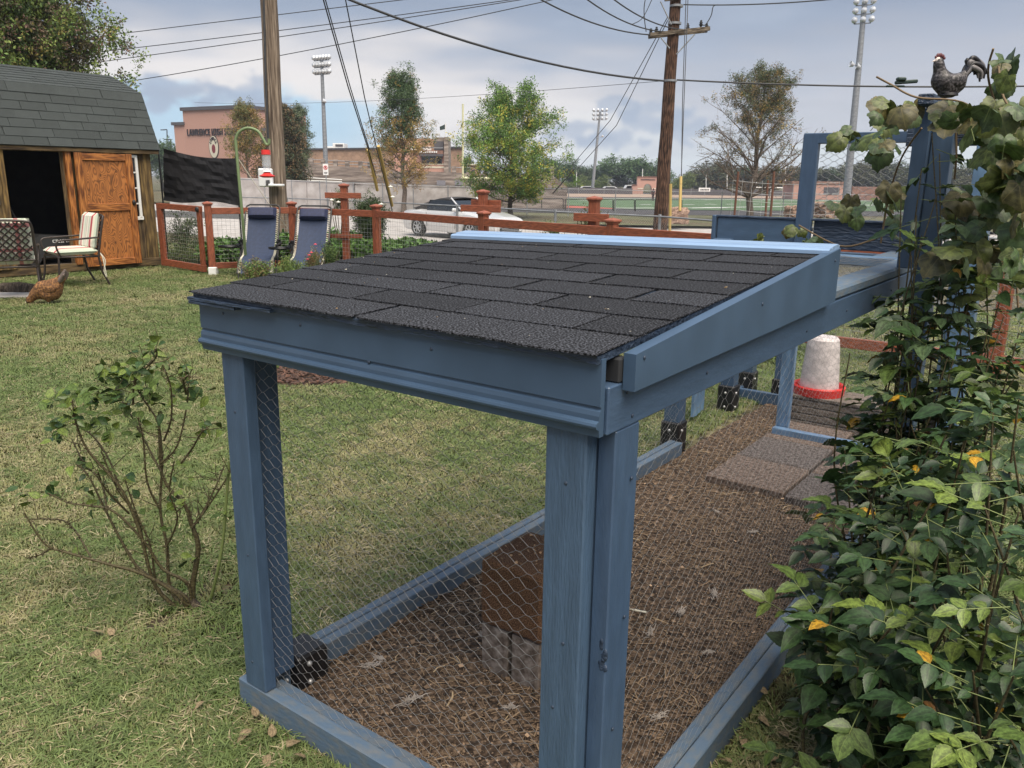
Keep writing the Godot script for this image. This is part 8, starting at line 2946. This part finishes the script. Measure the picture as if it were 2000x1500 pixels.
	for q in fl:
		var p := gy(q[0], q[1], 0.03)
		var o := thing("feather_tuft", "pale feather tuft on the run floor, " + fw[fi], "feather", p, rng.randf() * TAU, "feather tufts on the run floor")
		fi += 1
		b = MB.new()
		for k in 40:
			var d: Vector3 = Vector3(rng.randfn(), absf(rng.randfn()) * 0.22, rng.randfn() * 0.45) * q[2] * 0.36
			var oo: Vector3 = Vector3(rng.randfn(), 0, rng.randfn() * 0.5) * q[2] * 0.22
			b.tube([oo, oo + d * 0.6 + Vector3(0, 0.004, 0), oo + d], [0.0012, 0.0016, 0.0004], 3, false)
		obj("down", b, M.feather, o)
	var dl := [[182, 1272, 0.07], [205, 1235, 0.06], [330, 1197, 0.045], [222, 1240, 0.05], [130, 1335, 0.04], [398, 1370, 0.04], [415, 1245, 0.03], [690, 1290, 0.04], [760, 1270, 0.035], [500, 1400, 0.05], [490, 1425, 0.06], [530, 1440, 0.05], [560, 1460, 0.06], [520, 1475, 0.05], [600, 1480, 0.05], [1480, 1400, 0.05], [1450, 1440, 0.05], [1490, 1480, 0.05], [1540, 1440, 0.05], [1430, 1490, 0.05], [1570, 1480, 0.05], [1560, 1400, 0.045], [1500, 1355, 0.05], [1220, 1190, 0.05], [830, 1240, 0.03]]
	var dw := ["large one on the lawn below the left rose bush", "near the rose bush, upper of the pair", "in the bare soil at the foot of the rose bush", "behind the large one on the lawn", "alone on the lawn at lower left", "by the front left corner of the run", "left of the left post of the run", "inside the run near the left bracket", "inside the run beside the left sill", "right under the front sill's left end", "outside the front sill, second from its left end", "outside the front sill, third from its left end", "outside the front sill near its middle", "lowest left, before the front sill", "at the bottom edge before the front sill", "right of the right sill under the roses", "on the bare soil right of the right sill", "at the bottom edge right of the sill", "near the pale sprig under the roses", "at the bottom, just right of the sill end", "at the bottom under the rose canes", "under the roses beside the upper right sill", "touching the right sill under the roses", "in the run just right of the corner post", "in the run in front of the left sill, middle"]
	var di := 0
	for q in dl:
		var p := gy(q[0], q[1], 0.034)
		var o := thing("fallen_leaf", "dry brown fallen leaf " + dw[di], "leaf", p, 0.0, "fallen leaves on the ground")
		di += 1
		put("blade", meshes.rose[3 if rng.randf() < 0.5 else 4], M.dead_leaf, o, leaf_xf(Vector3.ZERO, Vector3(rng.randfn(), 0.15, rng.randfn()), Vector3(rf(-0.5, 0.5), 1, rf(-0.5, 0.5)).normalized(), q[2] * 0.8))
	var gl := thing("fallen_sprig", "pale green fallen rose sprig on the ground at lower right", "leaf", gy(1520, 1475, 0.02))
	for k in 5:
		put("leaf", meshes.rose[0], M.rose_grey, gl, leaf_xf(Vector3(0.006 * k, 0.004, 0.004 * k), Vector3(cos(k * 1.3), 0.05, sin(k * 1.3)), Vector3(0.1, 1, 0.1).normalized(), 0.045))
	var tw := thing("twig", "pale broken twig lying in the run behind the corner post", "twig")
	pipe(tw, "stick", [gy(1230, 1190, 0.025), gy(1262, 1196, 0.03)], 0.004, M.cord_white, 6)
	# bark mulch bed beyond the run
	var xs := []
	var cols := []
	b = MB.new()
	b.box(Vector3.ZERO, Vector3(1, 0.3, 0.5), 0.1)
	for i in 420:
		var a := rng.randf() * TAU
		var r := sqrt(rng.randf())
		var p := Vector3(-1.55 + cos(a) * r * 0.52, 0.02, -6.05 + sin(a) * r * 0.34)
		xs.append(Transform3D(Basis.from_euler(Vector3(rf(-0.5, 0.5), rng.randf() * TAU, rf(-0.5, 0.5))).scaled(Vector3.ONE * rf(0.015, 0.05)), p))
		cols.append(Color(0.12, 0.06, 0.04).lerp(Color(0.05, 0.03, 0.025), rng.randf()))
	many("mulch_bed", b.mesh(), M.litter, xs, cols)


func lawn() -> void:
	# tufts of short grass, green and straw coloured, with a few dry blades
	var tufts := []
	for k in 1:
		var b := MB.new()
		for i in 26:
			var a := rng.randf() * TAU
			var r := sqrt(rng.randf()) * 0.5
			var p := Vector3(cos(a) * r, 0, sin(a) * r)
			var d := Vector3(rng.randfn(), 0, rng.randfn()).normalized()
			var l := rf(0.35, 0.9)
			var lean := rf(0.25, 1.3)
			var w := d.cross(Vector3.UP) * rf(0.026, 0.046)
			var m := p + Vector3.UP * l * 0.55 + d * l * lean * 0.3
			var t := p + Vector3.UP * l * maxf(0.15, 0.95 - lean * 0.5) + d * l * lean * 0.85
			var v := rf(0.7, 1.3)
			b.col = Color(v, v, v * rf(0.75, 1.05))
			if rng.randf() < 0.2:
				b.col = Color(2.6, 1.9, 1.8)
			var n := (Vector3.UP + d * -0.3).normalized()
			b.tri(p - w, p + w, m + w * 0.8, n, n, n)
			b.tri(p - w, m + w * 0.8, m - w * 0.8, n, n, n)
			b.tri(m - w * 0.8, m + w * 0.8, t, n, n, n)
		tufts.append(b.mesh())
	var xs := []
	var cols := []
	var cam := Vector3(0, EYE, 0)
	var want := 112000
	var tries := 0
	while xs.size() < want and tries < want * 6:
		tries += 1
		var z := -1.0 - 17.0 * pow(rng.randf(), 1.9)
		var half := -z * 0.76 + 0.6
		var x := rf(-half, half)
		var s := beyond(x, z)
		if s > 3.5:
			continue
		var q := in_run(Vector3(x, 0, z))
		if q.x > -0.04 and q.x < W + 0.03 and q.y > -0.01 and q.y < 4.3:
			continue
		var d := dryness(x, z)
		var keep := 1.0
		if Vector2(x + 1.06, z + 2.62).length() < 0.29 + fn.get_noise_2d(x * 5.0, z * 5.0) * 0.12:
			keep = 0.22
		if Vector2((x + 1.55) / 0.55, (z + 6.05) / 0.36).length() < 1.0:
			continue
		if q.x > W and q.x < 2.6 and q.y > -0.8 and q.y < 3.2:
			keep = 0.35
		if q.x > -0.15 and q.y < 0 and q.y > -0.12 and q.x < W + 0.2:
			keep = 0.4
		keep *= 1.0 - 0.62 * d
		if rng.randf() > keep:
			continue
		var dist := Vector2(x, z).length()
		var sc := 0.05 + 0.0075 * dist
		var tall := rf(0.7, 1.25) * minf(0.050 + 0.0022 * dist, 0.068) * (1.3 if s > 0.3 else 1.0)
		xs.append(Transform3D(Basis(Vector3.UP, rng.randf() * TAU).scaled_local(Vector3(sc, tall, sc)), Vector3(x, land(x, z) - 0.003, z)))
		var g := Color(0.092, 0.138, 0.044).lerp(Color(0.135, 0.185, 0.062), rng.randf())
		var c := g.lerp(Color(0.26, 0.23, 0.125), clampf(d * 1.1 - 0.3 + rf(-0.3, 0.3), 0.0, 1.0))
		cols.append(c)
	many("lawn_grass", tufts[0], M.blade, xs, cols)
	# longer dry blades lying on top, and a few taller green wisps
	var b2 := MB.new()
	for i in 9:
		var p := Vector3(rng.randfn(), 0, rng.randfn()) * 0.35 + Vector3(0, rf(0.15, 0.5), 0)
		var d := Vector3(rng.randfn(), rng.randfn() * 0.22, rng.randfn()).normalized()
		var w := d.cross(Vector3.UP).normalized() * rf(0.022, 0.034)
		var l := rf(0.5, 1.2)
		var m := p + d * l * 0.5 + Vector3(0, 0.06, 0) + w.normalized() * rf(-0.1, 0.1)
		var t := p + d * l + w.normalized() * rf(-0.25, 0.25)
		var v := rf(0.75, 1.25)
		b2.col = Color(v, v, v)
		b2.tri(p - w, p + w, m + w, Vector3.UP, Vector3.UP, Vector3.UP)
		b2.tri(p - w, m + w, m - w, Vector3.UP, Vector3.UP, Vector3.UP)
		b2.tri(m - w, m + w, t, Vector3.UP, Vector3.UP, Vector3.UP)
	var ys := []
	var yc := []
	for i in range(0, xs.size(), 3):
		var o: Vector3 = (xs[i] as Transform3D).origin
		var dist := o.length()
		var d := dryness(o.x, o.z)
		var green := rng.randf() > 0.22 + d * 0.5
		var s := rf(0.03, 0.058) + 0.003 * dist
		ys.append(Transform3D(Basis(Vector3.UP, rng.randf() * TAU).scaled_local(Vector3(s, s * (1.0 if green else 0.7), s)), o + Vector3(rf(-0.02, 0.02), 0.008, rf(-0.02, 0.02))))
		yc.append(Color(0.115, 0.155, 0.055) * rf(0.5, 1.35) if green else Color(0.40, 0.345, 0.21) * rf(0.55, 1.15))
	many("dry_grass", b2.mesh(), M.blade, ys, yc)
